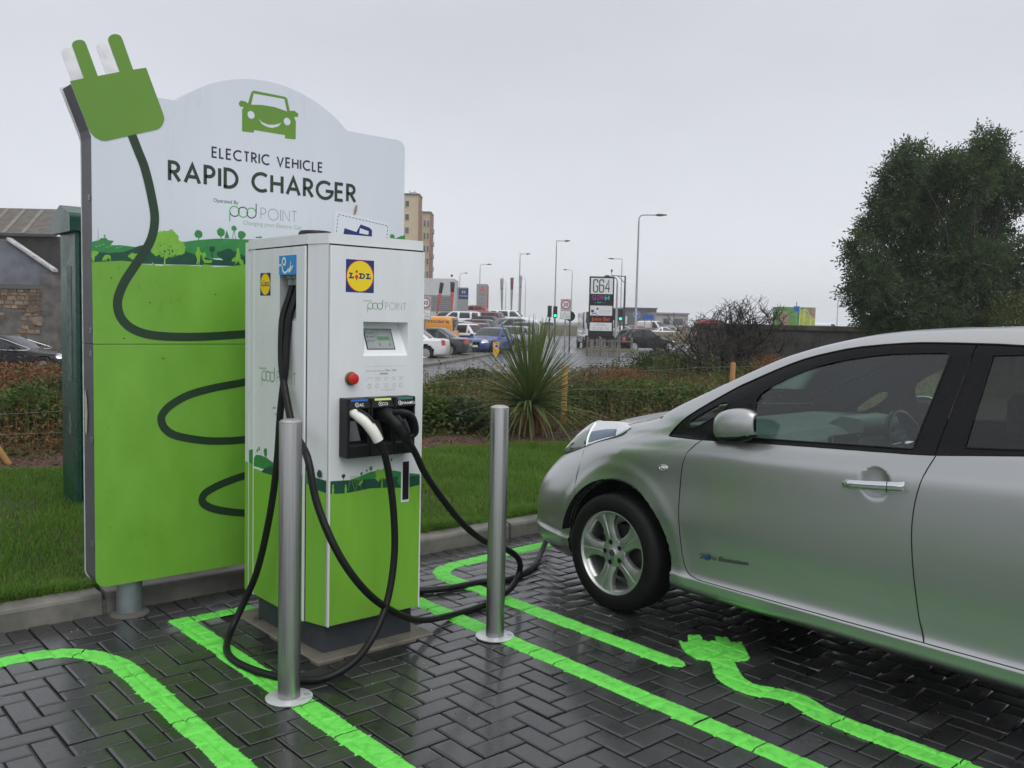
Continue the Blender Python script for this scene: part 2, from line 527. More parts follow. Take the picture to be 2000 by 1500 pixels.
def paint_strip(name, path, w, label, gaps=()):
    """path: centre line on the ground; w: width (or list); gaps: lengths along it where the paint is cracked through"""
    P = [Vector((p[0], p[1], 0)) for p in path]
    L_ = [0]
    for a, b in zip(P, P[1:]): L_.append(L_[-1] + (b - a).length)
    tot = L_[-1]
    n, m = max(4, int(tot / .0055)), 21
    mb = MB()
    V = []
    for i in range(n + 1):
        s_ = tot * i / n
        j = 0
        while j < len(L_) - 2 and L_[j + 1] < s_: j += 1
        t = (s_ - L_[j]) / max(L_[j + 1] - L_[j], 1e-6)
        c = P[j].lerp(P[j + 1], t)
        d = (P[min(j + 1, len(P) - 1)] - P[j]).normalized()
        if j + 2 < len(P): d = d.lerp((P[j + 2] - P[j + 1]).normalized(), t * .5).normalized()
        if j > 0: d = d.lerp((P[j] - P[j - 1]).normalized(), (1 - t) * .5).normalized()
        nn = Vector((-d.y, d.x, 0))
        ww = w(s_ / tot) if callable(w) else w
        for k in range(m):
            u_ = (k / (m - 1) - .5)
            edge = 0
            if k in (0, m - 1): edge = .0035 * fnoise(c.x + k, c.y, 3.3) + .0022 * math.sin(s_ * 400 + k * 5) + .0065 * math.sin(math.floor((c.x + c.y * 2.0 + k * .37) / .1) * 12.9898) - .009 * joint_drop(c.x + nn.x * u_ * ww, c.y + nn.y * u_ * ww)
            q = c + nn * (u_ * ww + math.copysign(edge, u_))
            z = .0058 + .0009 * fnoise(q.x, q.y, 2.2) - .0098 * joint_drop(q.x, q.y) ** 1.5
            if k in (0, m - 1): z = -.0015
            V.append((q.x, q.y, z))
    Fc = [(i * m + k, i * m + k + 1, (i + 1) * m + k + 1, (i + 1) * m + k) for i in range(n) for k in range(m - 1)]
    gi = set()
    for g in gaps: gi |= {int(g / tot * n)}
    Fc = [f_ for f_ in Fc if (f_[0] // m) not in gi]
    mb.add(V, Fc)
    o = mb.build(name, M_paint, smooth=True)
    tag(o, label, 'road marking', kind='structure')
    return o
LA, LB, LC, LD = 2.845, 3.250, 1.718, 1.300
paint_strip('bay_line', [(LA, 4.02), (LA, 3.0), (LA, 1.4), (LA, -1.5)], .105, 'long straight lime line running past the base of the bollard nearer the car', gaps=(.18, .98, 1.15, 1.93, 2.2))
paint_strip('bay_line', crom([(4.9, 4.50), (4.3, 4.50), (3.6, 4.46), (3.40, 4.44), (3.29, 4.37), (3.245, 4.25), (LB, 4.1), (LB, 3.9), (LB, 3.3), (LB, 2.62), (LB, 2.49)], 6), lambda t: .103 if t < .97 else .103 * math.sqrt(max(.02, 1 - ((t - .97) / .03) ** 2)), 'lime hooked line with rounded end beside the front wheel of the silver car', gaps=(1.4, 2.5))
paint_strip('bay_line', [(2.09, 4.425), (1.9, 4.425), (LC + .055, 4.425)], .075, 'short lime line behind the charger joining the line past the front bollard', gaps=(.12,))
paint_strip('bay_line', [(LC, 4.465), (LC, 3.4), (LC, 2.2), (LC, -1.5)], .105, 'straight lime line running under the base of the front bollard', gaps=(1.3, 1.62))
paint_strip('bay_line', crom([(.2, 4.37), (.8, 4.37), (1.0, 4.37), (1.13, 4.33), (1.23, 4.22), (1.285, 4.07), (LD, 3.92), (LD, 3.6), (LD, 3.2), (LD, 2), (LD, -1)], 6), .098, 'lime hooked line nearest the kerb at the picture edge by the sign', gaps=(1.02, 1.45, 2.0))
plug_cable = crom([(3.29, -2), (3.285, .9), (3.28, 1.45), (3.275, 1.75), (3.30, 1.88), (3.335, 1.97), (3.315, 2.06), (3.275, 2.15), (3.30, 2.27), (3.38, 2.36), (3.47, 2.45)], 6)
paint_strip('bay_line', plug_cable, lambda t: .09 if t < .72 else .115, 'wavy lime cable line ending in a painted plug under the car door', gaps=(2.95, 3.3, 3.75))
def paint_patch(name, poly, label, z0=.0078):
    bm = bmesh.new()
    vs = [bm.verts.new((x, y, 0)) for x, y in poly]
    f_ = bm.faces.new(vs)
    for ax in (0, 1):
        lo, hi = min(p[ax] for p in poly), max(p[ax] for p in poly)
        t = lo + .006
        while t < hi:
            co = [0, 0, 0]; no = [0, 0, 0]; co[ax] = t; no[ax] = 1
            bmesh.ops.bisect_plane(bm, geom=bm.verts[:] + bm.edges[:] + bm.faces[:], plane_co=co, plane_no=no)
            t += .006
    for v in bm.verts:
        v.co.z = z0 + .001 * fnoise(v.co.x, v.co.y, 2.2) - .0085 * joint_drop(v.co.x, v.co.y) ** 1.5
        if v.is_boundary: v.co.z = -.0015
    bmesh.ops.recalc_face_normals(bm, faces=bm.faces)
    if sum(f_.normal.z for f_ in bm.faces) < 0: bmesh.ops.reverse_faces(bm, faces=bm.faces)
    me = bpy.data.meshes.new(name); bm.to_mesh(me); bm.free()
    me.materials.append(M_paint); me.polygons.foreach_set('use_smooth', [True] * len(me.polygons))
    return tag(link_mesh(name, me), label, 'road marking', kind='structure')
paint_patch('plug_symbol', [(3.496, 2.715), (3.509, 2.669), (3.588, 2.735), (3.644, 2.692), (3.586, 2.638), (3.631, 2.593), (3.68, 2.638), (3.726, 2.592), (3.675, 2.542), (3.723, 2.512), (3.583, 2.368), (3.549, 2.353), (3.519, 2.36), (3.47, 2.398), (3.397, 2.47), (3.366, 2.51), (3.398, 2.6), (3.428, 2.645)][::-1], 'lime painted plug symbol with two prongs on the dark paving')

# ------------------------------------------------------------------ kerb
kerb = MB().box((-9, KY + .02, -.3), (22, KY + .11, .06)).build('kerb', M_kerb)
tag(kerb, kind='structure')
km = []
for v in range(3):
    mb = MB()
    L_ = .9
    prof = [(0, -.06), (0, .085), (.006, .099), (.014, .105), (.125, .108), (.125, -.06)]
    mb.prism(prof, lambda u_, w_, d: (d, u_, w_), .004, L_ - .004)
    me_o = mb.build('kerb_stone', M_kerb, kerb, local=True)
    km.append(me_o.data); bpy.data.objects.remove(me_o)
for k in range(30):
    x = -8.6 + k * .915
    o = link_mesh('kerb_stone', km[k % 3], kerb)
    o.location = (x, KY + random.uniform(-.002, .002), random.uniform(-.002, .002))
    o.rotation_euler = (0, 0, random.uniform(-.002, .002))
ART = {   # outlines on the sign face: x along the kerb, z up, metres
 'plug': [(1.354,2.398),(1.275,2.601),(1.336,2.626),(1.286,2.765),(1.287,2.776),(1.294,2.786),(1.309,2.795),(1.324,2.799),(1.339,2.797),(1.347,2.785),(1.398,2.648),(1.498,2.686),(1.447,2.82),(1.447,2.833),(1.456,2.848),(1.471,2.857),(1.489,2.86),(1.503,2.856),(1.511,2.844),(1.561,2.709),(1.623,2.73),(1.705,2.522),(1.711,2.496),(1.701,2.467),(1.685,2.448),(1.669,2.439),(1.432,2.351),(1.409,2.351),(1.382,2.362),(1.364,2.379)],
 'ground': [(1.363,1.772),(1.426,1.778),(1.499,1.787),(1.547,1.785),(1.6,1.776),(1.69,1.773),(1.76,1.781),(1.831,1.783),(1.879,1.781),(1.977,1.783),(2.027,1.787),(2.103,1.798),(2.152,1.808)],
 'dark': [(1.362,1.77),(1.363,1.829),(1.397,1.822),(1.448,1.821),(1.512,1.83),(1.547,1.846),(1.583,1.864),(1.618,1.874),(1.672,1.847),(1.807,1.856),(1.864,1.839),(1.927,1.826),(1.977,1.82),(2.017,1.82),(1.982,1.842),(1.979,1.858),(2.047,1.884),(2.088,1.865),(2.152,1.842),(2.152,1.796)],
 'mid': [(1.362,1.82),(1.363,1.868),(1.397,1.879),(1.406,1.889),(1.433,1.891),(1.437,1.882),(1.466,1.88),(1.45,1.859),(1.504,1.862),(1.565,1.858),(1.645,1.876),(1.807,1.9),(1.879,1.915),(1.977,1.929),(2.027,1.933),(2.152,1.938),(2.152,1.84),(1.927,1.824),(1.784,1.85),(1.645,1.845),(1.448,1.819)],
 'mast': [(1.393,1.936),(1.394,1.936),(1.394,1.879),(1.392,1.879)],
 'crane': [(1.419,1.905),(1.427,1.906),(1.424,1.888),(1.421,1.888)],
 'cow': [(1.411,1.782),(1.413,1.795),(1.424,1.81),(1.443,1.812),(1.45,1.804),(1.45,1.782),(1.446,1.781),(1.444,1.795),(1.431,1.792),(1.43,1.78),(1.426,1.78),(1.426,1.789),(1.418,1.782)],
 'cow2': [(1.363,1.827),(1.384,1.826),(1.397,1.82),(1.384,1.804),(1.378,1.801),(1.373,1.775),(1.367,1.775),(1.362,1.796)],
 'calf': [(1.645,1.782),(1.649,1.789),(1.656,1.782),(1.663,1.774),(1.65,1.772)],
 'man': [(1.869,1.783),(1.876,1.814),(1.867,1.841),(1.869,1.856),(1.875,1.863),(1.874,1.875),(1.881,1.881),(1.889,1.877),(1.889,1.865),(1.893,1.855),(1.91,1.844),(1.908,1.837),(1.892,1.841),(1.891,1.819),(1.886,1.781),(1.881,1.781),(1.884,1.805),(1.878,1.795),(1.874,1.782)],
 'trolley': [(1.898,1.829),(1.909,1.825),(1.92,1.816),(1.952,1.816),(1.957,1.826),(1.959,1.824),(1.952,1.802),(1.92,1.8),(1.909,1.792),(1.952,1.792),(1.958,1.786),(1.898,1.782),(1.915,1.798)],
 'child': [(1.903,1.83),(1.905,1.846),(1.913,1.856),(1.92,1.849),(1.923,1.833),(1.913,1.825)],
 'woman': [(2.077,1.797),(2.085,1.817),(2.06,1.815),(2.067,1.832),(2.082,1.841),(2.09,1.868),(2.089,1.885),(2.096,1.891),(2.103,1.885),(2.103,1.871),(2.111,1.842),(2.108,1.835),(2.124,1.824),(2.129,1.8),(2.108,1.803),(2.098,1.822),(2.089,1.81)],
 'sign2': [(1.942,1.886),(1.969,1.888),(1.969,1.863),(1.957,1.862),(1.957,1.819),(1.953,1.818),(1.953,1.862),(1.942,1.861)],
 'bushc': [(1.554,1.815),(1.578,1.816)],
 'bigtree': [(1.725,1.869),(1.807,1.875)],
 'bigtrunk': [(1.703,1.776),(1.707,1.808),(1.702,1.835),(1.714,1.836),(1.713,1.809),(1.714,1.777)],
 't1': [(1.884,1.943),(1.906,1.945),(1.884,1.918)],
 't2': [(2.004,1.962),(2.027,1.964),(2.006,1.934)],
 't3': [(2.117,1.957),(2.14,1.958),(2.117,1.936)],
 'conifer': [(2.034,1.979),(2.049,1.937),(2.022,1.935)],
 'mill': [(2.075,1.99),(2.09,1.991),(2.075,2.004)],
 'milltower': [(2.071,1.975),(2.063,1.933),(2.066,1.933),(2.073,1.97),(2.076,1.97),(2.082,1.935),(2.085,1.935),(2.078,1.975)],
 'cord1': [(1.545,2.417),(1.583,2.324),(1.615,2.242),(1.647,2.108),(1.661,1.996),(1.638,1.889),(1.57,1.776),(1.514,1.686),(1.484,1.611),(1.481,1.556),(1.498,1.506),(1.541,1.462),(1.615,1.432),(1.73,1.419),(1.916,1.42),(2.153,1.436),(2.381,1.454)],
 'cord2': [(2.382,1.23),(2.154,1.18),(1.971,1.152),(1.835,1.12),(1.742,1.073),(1.697,1.028),(1.69,0.992),(1.71,0.949),(1.767,0.911),(1.902,0.878),(2.027,0.866),(2.154,0.866),(2.384,0.873)],
 'cord3': [(2.385,0.714),(2.155,0.673),(2.027,0.643),(1.937,0.609),(1.904,0.58),(1.907,0.544),(1.957,0.511),(2.042,0.484),(2.155,0.462),(2.387,0.439)],
 'caricon': [(2.118,2.5),(2.118,2.611),(2.127,2.626),(2.11,2.624),(2.1,2.634),(2.101,2.646),(2.112,2.657),(2.137,2.656),(2.151,2.649),(2.169,2.709),(2.182,2.721),(2.362,2.72),(2.376,2.713),(2.392,2.65),(2.421,2.655),(2.444,2.642),(2.44,2.625),(2.418,2.621),(2.429,2.597),(2.428,2.502),(2.364,2.498),(2.364,2.516),(2.186,2.516),(2.183,2.502),(2.121,2.499)],
 'screenhole': [(2.182,2.705),(2.359,2.707),(2.375,2.644),(2.302,2.655),(2.231,2.654),(2.168,2.645)],
 'eyes': [(2.168,2.592),(2.188,2.595),(2.376,2.59),(2.396,2.594)],
 'smile': [(2.209,2.58),(2.231,2.563),(2.266,2.556),(2.302,2.561),(2.342,2.577),(2.324,2.556),(2.288,2.542),(2.259,2.544),(2.231,2.553)],
 'txt1': [(1.953,2.342),(2.596,2.34),(1.953,2.398),(2.595,2.399)],
 'txt2': [(1.729,2.193),(2.813,2.191),(1.73,2.299),(2.811,2.303)],
 'opby': [(1.963,2.117),(2.098,2.118),(1.963,2.136)],
 'pod': [(2.05,2.021),(2.482,2.048),(2.05,2.104),(2.078,2.078),(2.128,2.078),(2.182,2.078),(2.212,2.133),(2.239,2.05),(2.239,2.103)],
 'charg': [(2.124,2.015),(2.468,2.017),(2.124,2.037)],
 'paper': [(2.674,2.141),(3.049,2.1),(3.03,1.903),(2.66,1.949)],
 'dash': [(2.697,2.12),(3.033,2.083),(3.017,1.917),(2.68,1.958)],
 'bag': [(2.738,2.046),(2.817,2.03),(2.845,2.076),(2.906,2.062),(2.923,2.048),(2.922,1.961),(2.724,1.975)],
 'baghole': [(2.841,2.054),(2.9,2.041),(2.898,2.02),(2.836,2.024)],
 'leaf': [(2.799,2.125),(2.798,2.149),(2.811,2.182),(2.821,2.186),(2.821,2.158),(2.808,2.129)],
 'bush2': [(3.052,2.013),(3.05,2.031),(3.067,2.038),(3.083,2.03),(3.083,2.012)],
 'hill2': [(3.094,2.013),(3.125,2.03),(3.157,2.038),(3.158,1.999)],
 'smallgr': [(2.195,1.954),(2.205,1.957),(2.212,1.955),(2.219,1.96),(2.232,1.958),(2.23,1.951),(2.198,1.949)],
 'marks': [(1.451,1.701),(1.634,1.587),(1.971,1.64),(1.509,1.409),(1.699,1.309)],
}
# ------------------------------------------------------------------ charger
M_wht = mat('white_powder_coat', (.74, .76, .78), rough=.36, var=.03, vs=3, bump=.05, bs=500, rvar=.1, streak=(4, 4, 1), detail=9)
M_wht2 = mat('white_vinyl', (.78, .80, .82), rough=.32)
M_grn = mat('lime_vinyl', (.185, .45, .04), rough=.38, col2=(.215, .48, .05), vs=4, rvar=.12, bump=.04, bs=200, streak=(6, 6, 1), detail=11, pos=(.3, .7))
M_grnmid = mat('mid_green_print', (.035, .24, .06), rough=.4, var=.12, vs=20)
M_grndark = mat('dark_green_print', (.012, .075, .045), rough=.4, var=.1, vs=20)
M_plinth = mat('plinth_grey', (.045, .052, .06), rough=.45, var=.15, vs=10, bump=.1)
M_blk = mat('black_plastic', (.009, .009, .010), rough=.4, spec=.35, bump=.1, bs=400, rvar=.1)
M_rub = mat('black_cable_rubber', (.008, .008, .009), rough=.4, spec=.3, rvar=.12, vs=30)
M_gap = mat('dark_gap', (.01, .01, .01), rough=.8)
M_navy = mat('logo_navy', (.008, .025, .17), rough=.35)
M_yel = mat('logo_yellow', (.88, .66, .01), rough=.35)
M_red = mat('logo_red', (.68, .03, .02), rough=.35)
M_blue = mat('sticker_blue', (.025, .26, .62), rough=.35)
M_ink = mat('dark_ink', (.03, .035, .04), rough=.5)
M_inkg = mat('green_ink', (.05, .20, .06), rough=.5)
M_inkl = mat('grey_ink', (.30, .33, .34), rough=.5)
M_cream = mat('cream_plastic', (.80, .79, .72), rough=.35, var=.05, vs=12)
M_strip = mat('white_edge_strip', (.80, .82, .82), rough=.3)
CX0, CX1, CY0, CY1, CZ0, CZ1 = 2.0, 2.58, 3.565, 4.285, .142, 1.905
XF0, XF1, CH = 2.038, 2.542, 3.687          # front face, chamfer start on the sides
slab = MB().box((1.972, 3.518, -.2), (2.61, 4.39, .006), bev=.006).build('charger_slab', mat('slab_concrete', (.20, .18, .145), rough=.65, col2=(.13, .12, .10), vs=6, bump=.5, bs=90, rvar=.15))
tag(slab, kind='structure')
mb = MB().lathe([(.02, .001), (.017, .006), (.0, .006)], (2.02, 4.22, .006), 12)
mb.build('anchor_bolt', M_plinth, slab, smooth=40)

ch = thing('rapid_charger', 'white and lime rapid charging cabinet standing between two steel bollards', 'charger', (2.29, 3.92, 0))
def foot(ins, z0, z1, mbx, mi=0):
    p = [(XF0 + ins * .3, CY0 + ins), (XF1 - ins * .3, CY0 + ins), (CX1 - ins, CH + ins * .3), (CX1 - ins, CY1 - ins), (CX0 + ins, CY1 - ins), (CX0 + ins, CH + ins * .3)]
    mbx.prism(p, lambda u_, v_, d: (u_, v_, d), z0, z1, mi)
mb = MB(); foot(.04, .006, CZ0 + .01, mb); mb.build('plinth', M_plinth, ch)
mb = MB()
mb.prism([(XF0, CY0 + .004), (XF0 + .008, CY0 + .004), (XF0 + .008, CY0 + .085), (XF1 - .008, CY0 + .085), (XF1 - .008, CY0 + .004), (XF1, CY0 + .004), (CX1 - .004, CH), (CX1 - .004, CY1 - .004), (CX0 + .004, CY1 - .004), (CX0 + .004, 4.2), (CX0 + .075, 4.2), (CX0 + .075, 3.705), (CX0 + .004, 3.705), (CX0 + .004, CH)], lambda u_, v_, d: (u_, v_, d), CZ0, CZ1 - .045)
cabinet = mb.build('cabinet', M_wht, ch)
mb = MB(); foot(-.002, CZ1 - .045, CZ1, mb); mb.build('top_cap', M_wht, ch, bev=.006)
mb = MB(); mb.lathe([(.075, 0), (.078, .012), (.07, .024), (0, .027)], (2.10, 3.80, CZ1), 20); mb.build('antenna_dome', M_blk, ch, smooth=40)
mb = MB().box((2.0, CY1 - .003, CZ0), (2.045, CY1 + .035, CZ1 - .01)).box((2.535, CY1 - .003, CZ0), (2.58, CY1 + .035, CZ1 - .01)).box((2.045, CY1 + .004, CZ0 + .02), (2.535, CY1 + .03, CZ1 - .03))
mb.build('back_panel', M_wht, ch)
FM = lambda y0: (lambda u_, v_, d: (u_, y0 - d, v_))           # front-facing prints, d towards the viewer
SM = lambda x0: (lambda u_, v_, d: (x0 - d, u_, v_))           # prints on the cable side (u = y)
# front door panel as its own slab with a screen opening
DY = CY0 - .012
def plate_with_hole(mbx, x0, x1, z0, z1, hx0, hx1, hz0, hz1, ya, yb):
    X, Z = [x0, hx0, hx1, x1], [z0, hz0, hz1, z1]
    for i in range(3):
        for j in range(3):
            if i == 1 and j == 1: continue
            mbx.add([(X[i], ya, Z[j]), (X[i + 1], ya, Z[j]), (X[i + 1], ya, Z[j + 1]), (X[i], ya, Z[j + 1])], [(0, 1, 2, 3)])
    o_ = [(x0, z0), (x1, z0), (x1, z1), (x0, z1)]
    for k in range(4):
        a, b = o_[k], o_[(k + 1) % 4]
        mbx.add([(a[0], ya, a[1]), (a[0], yb, a[1]), (b[0], yb, b[1]), (b[0], ya, b[1])], [(0, 1, 2, 3)])
SX0, SX1, SZ0, SZ1 = 2.209, 2.452, 1.364, 1.520
mb = MB()
plate_with_hole(mb, XF0 + .009, XF1 - .008, CZ0 + .004, 1.852, SX0, SX1, SZ0, SZ1, DY, CY0 - .001)
door = mb.build('front_door', M_wht, ch)
mb = MB().box((XF0 + .004, CY0 - .0035, CZ0 + .002), (XF0 + .02, CY0 + .003, 1.8595)).box((XF1 - .02, CY0 - .0035, CZ0 + .002), (XF1 - .003, CY0 + .003, 1.8595)).box((XF0 + .02, CY0 - .0035, 1.84), (XF1 - .02, CY0 + .003, 1.8595)); mb.build('door_gap_strip', M_gap, ch)
# screen recess: sloping back wall that leans away, with the display in it
mb = MB()
yb0, yb1 = DY + .012, DY + .075            # shallow at the bottom, deep at the top
V = [(SX0, DY, SZ0), (SX1, DY, SZ0), (SX1, DY, SZ1), (SX0, DY, SZ1), (SX0 + .012, yb0, SZ0 + .012), (SX1 - .012, yb0, SZ0 + .012), (SX1 - .012, yb1, SZ1 - .006), (SX0 + .012, yb1, SZ1 - .006)]
mb.add(V, [(0, 1, 5, 4), (1, 2, 6, 5), (2, 3, 7, 6), (3, 0, 4, 7), (4, 5, 6, 7)])
rec = mb.build('screen_recess', M_wht2, ch)
def rec_map(u_, v_, d):
    """u, v in 0..1 over the sloping back wall"""
    a, b, c, e_ = [Vector(V[k]) for k in (4, 5, 6, 7)]
    p = a.lerp(b, u_).lerp(e_.lerp(c, u_), v_)
    n_ = (b - a).cross(e_ - a).normalized()
    return tuple(p + n_ * d)
mb = MB().prism([(.10, .12), (.80, .12), (.80, .80), (.10, .80)], rec_map, .0005, .003); scr = mb.build('display_bezel', M_blk, ch)
mb = MB().flat([(.12, .14), (.78, .14), (.78, .78), (.12, .78)], rec_map, .0034); disp = mb.build('display', mat('display_glass', (.30, .33, .32), rough=.15, var=.12, vs=20), scr)
mb = MB()
mb.flat([(.40, .42), (.70, .42), (.70, .54), (.40, .54)], rec_map, .0038, 1)
for zz in (.62, .50, .36):
    mb.flat([(.14, zz), (.18, zz), (.18, zz + .07), (.14, zz + .07)], rec_map, .0038, 2)
    mb.flat([(.20, zz + .02), (.33, zz + .02), (.33, zz + .045), (.20, zz + .045)], rec_map, .0038, 0)
for xx in (.42, .66): mb.flat([(xx, .24), (xx + .03, .24), (xx + .03, .32), (xx, .32)], rec_map, .0038, 0)
mb.build('screen_graphics', [mat('screen_grey', (.10, .13, .14), rough=.3), mat('screen_green', (.10, .25, .12), rough=.3), mat('screen_blue', (.05, .22, .32), rough=.3)], scr)
# logo squares
def logo(parent, mp, u0, v0, s_, flip=1, sy=1.):
    g = lambda a, b: (u0 + flip * a * s_, v0 + b * s_ * sy)
    mb = MB()
    mb.flat([g(0, 0), g(1, 0), g(1, 1), g(0, 1)], mp, .0005, 0)
    for rr, d, mi in ((.485, .0008, 2), (.462, .0011, 1)):
        mb.flat([g(.5 + rr * math.cos(2 * math.pi * k / 40), .5 + rr * math.sin(2 * math.pi * k / 40)) for k in range(40)], mp, d, mi)
    d = .0014
    def bar(x0, z0, x1, z1, mi=0): mb.flat([g(x0, z0), g(x1, z0), g(x1, z1), g(x0, z1)], mp, d, mi)
    b = .42
    # L
    bar(.10, b, .27, b + .045); bar(.145, b + .045, .20, b + .135); bar(.105, b + .135, .235, b + .175)
    mb.flat([g(.225, b + .045), g(.27, b + .045), g(.27, b + .085)], mp, d, 0)
    # i: red diamond with a ball
    mb.flat([g(.375, b - .025), g(.45, b + .055), g(.375, b + .135), g(.30, b + .055)], mp, d, 2)
    mb.flat([g(.345, b - .075), g(.405, b - .01), g(.36, b)], mp, d + .0001, 2)
    mb.flat([g(.372 + .045 * math.cos(k * .524), b + .215 + .045 * math.sin(k * .524)) for k in range(12)], mp, d, 2)
    # D
    bar(.455, b, .57, b + .042); bar(.455, b + .133, .57, b + .175); bar(.49, b + .042, .545, b + .133)
    oa = [g(.57 + .105 * math.cos(R(a)), b + .0875 + .0875 * math.sin(R(a))) for a in range(90, -91, -15)]
    ia = [g(.57 + .05 * math.cos(R(a)), b + .0875 + .047 * math.sin(R(a))) for a in range(-90, 91, 15)]
    for k in range(12):
        mb.flat([oa[k], oa[k + 1], ia[11 - k], ia[12 - k]], mp, d, 0)
    # L
    bar(.705, b, .885, b + .045); bar(.75, b + .045, .805, b + .135); bar(.71, b + .135, .845, b + .175)
    mb.flat([g(.84, b + .045), g(.885, b + .045), g(.885, b + .09)], mp, d, 0)
    return mb.build('retailer_logo', [M_navy, M_yel, M_red], parent)
FD = FM(DY)
logo(ch, FD, 2.116, 1.650, .146)
def podpoint(parent, mp, u0, v0, k, flip=1, name='operator_logo', sw=.085):
    """the three looped rings and thin capitals; u0, v0 = lower left of the descender, k = ring diameter"""
    mb = MB()
    g = lambda a, b: (u0 + flip * a * k, v0 + b * k)
    r_ = .5
    for i, cx in enumerate((.52, 1.42, 2.32)):
        cz = 1.05
        up = arc(cx, cz, r_, r_, 0, 180, 16); dn = arc(cx, cz, r_, r_, 180, 360, 16)
        mb.ribbon([g(*p) for p in up], sw * k, mp, .0006 + .0001 * i, 1 if i % 2 == 0 else 0)
        mb.ribbon([g(*p) for p in dn], sw * k, mp, .0006 + .0001 * i, 0 if i % 2 == 0 else 1)
    mb.ribbon([g(.02, 0), g(.02, 1.1)], sw * k, mp, .001, 1)
    mb.ribbon([g(2.82, 1.0), g(2.82, 2.05)], sw * k, mp, .001, 0)
    x = 3.35
    sub = MB()
    for c in 'POINT':
        gw, st = GL[c]
        for s_ in st:
            mb.ribbon([g(x + p[0] * 1.12, .55 + p[1] * 1.12) for p in (s_[:-1] if c == 'O' else s_)], .042 * k, mp, .0007, 0, c == 'O')
        x += gw * 1.12 + .26
    return mb.build(name, [M_ink, mat('leaf_ink', (.10, .42, .10), rough=.5)], parent)
podpoint(ch, FD, 2.23, 1.562, .0285)
mb = MB(); text_mesh(mb, 'Operated By', 2.207, 1.612, .008, FD, .0006, width=.048); mb.build('lettering', M_inkl, ch)
# instruction print under the screen
mb = MB()
text_mesh(mb, 'New fast rapid charging', 2.225, 1.293, .007, FD, .0006, width=.095)
text_mesh(mb, 'Omar - Chad', 2.328, 1.293, .010, FD, .0006, width=.062, bold=.02)
for k, xx in enumerate((2.232, 2.275, 2.325, 2.368, 2.405)):
    for q in range(2): text_mesh(mb, ('1 Open app', '2 Select the', '3 Plug in', '4 Start', '5 Stop and')[k] if q == 0 else ('lid', 'connector', 'cable', 'charge', 'unplug')[k], xx, 1.262 - q * .009, .0048, FD, .0006)
    mb.ribbon(arc(xx + .012, 1.226, .008, .010, 0, 360, 14)[:-1], .0014, FD, .0006, 1 if k == 0 else 0, True)
mb.flat([(2.300, 1.279), (2.345, 1.279), (2.345, 1.285), (2.300, 1.285)], FD, .0006)
mb.flat([(2.22, 1.316), (2.44, 1.316), (2.44, 1.3167), (2.22, 1.3167)], FD, .0006)
text_mesh(mb, 'For help call the number below', 2.31, 1.205, .005, FD, .0006, width=.075)
mb.build('instructions', [M_inkl, M_inkg], ch)
# emergency stop
bt = MB().lathe([(.030, 0), (.031, .006), (.026, .008), (.0, .008)], (2.146, DY, 1.264), 28, axis='y')
def mirror_y(mbx, y0):
    mbx.v = [(x, 2 * y0 - y, z) for x, y, z in mbx.v]; mbx.f = [f_[::-1] for f_ in mbx.f]; return mbx
ebase = mirror_y(bt, DY).build('emergency_stop_ring', mat('old_brass', (.22, .16, .07), rough=.4, metal=.6), ch, smooth=40)
mirror_y(MB().lathe([(.014, .006), (.016, .016), (.024, .020), (.0255, .026), (.024, .032), (.016, .036), (0, .037)], (2.146, DY, 1.264), 28, axis='y'), DY).build('emergency_stop_button', mat('stop_red', (.55, .015, .012), rough=.35), ebase, smooth=40)
# prints on the front: lime field, hills, trees, people, swing
def scenery(mp, u_, low, dark, hill, z0, parent, extra):
    mb = MB()
    mb.flat([(low[0][0], z0)] + [(low[-1][0], z0)] + low[::-1], mp, .0012, 0)
    mb.flat([(dark[0][0], min(p[1] for p in low) - .01), (dark[-1][0], min(p[1] for p in low) - .01)] + dark[::-1], mp, .0008, 2)
    if hill: mb.flat([(hill[0][0], hill[0][1] - .04), (hill[-1][0], hill[-1][1] - .03)] + hill[::-1], mp, .0004, 1)
    extra(mb)
    return mb.build('landscape_print', [M_grn, M_grnmid, M_grndark], parent)
def xf(mb):
    for x, z, r_, mi in ((2.114, .824, .009, 2), (2.208, .826, .007, 1), (2.236, .838, .005, 1), (2.258, .846, .009, 1)):
        mb.flat(blob(x, z, r_, 18, .2, int(x * 1000), 1.2), FD, .0010, mi)
        mb.flat([(x - .001, z - .02), (x + .001, z - .02), (x + .001, z), (x - .001, z)], FD, .0011, mi)
    mb.flat(blob(2.302, .812, .021, 26, .22, 5, 1.3), FD, .0016, 0)
    mb.flat(blob(2.335, .818, .018, 26, .22, 6, 1.5), FD, .00165, 0)
    mb.flat([(2.315, .74), (2.322, .74), (2.321, .80), (2.316, .80)], FD, .0017, 0)
    mb.flat(blob(2.43, .775, .026, 26, .16, 9), FD, .0009, 1)
    for x, h_ in ((2.060, .052), (2.125, .046), (2.352, .044), (2.366, .042), (2.468, .046)):
        mb.flat([(x - .004, .738), (x + .004, .738), (x + .006, .738 + h_ * .6), (x + .003, .738 + h_ * .82), (x - .003, .738 + h_ * .82), (x - .006, .738 + h_ * .6)], FD, .0018, 0)
        mb.disc((x, .738 + h_ * .92), h_ * .10, FD, .0018, 10, 0)
    for a, b in (((2.137, .752), (2.152, .82)), ((2.175, .750), (2.150, .82)), ((2.150, .82), (2.190, .815)), ((2.190, .815), (2.178, .752)), ((2.190, .815), (2.21, .75)), ((2.165, .818), (2.175, .785))):
        mb.ribbon([a, b], .0016, FD, .0019, 0)
    mb.flat([(2.19, .775), (2.20, .79), (2.215, .80), (2.212, .785), (2.2, .772)], FD, .0019, 0)
    mb.flat(blob(2.37, .876, .005, 12, .2, 3, 1.3), FD, .001, 1)
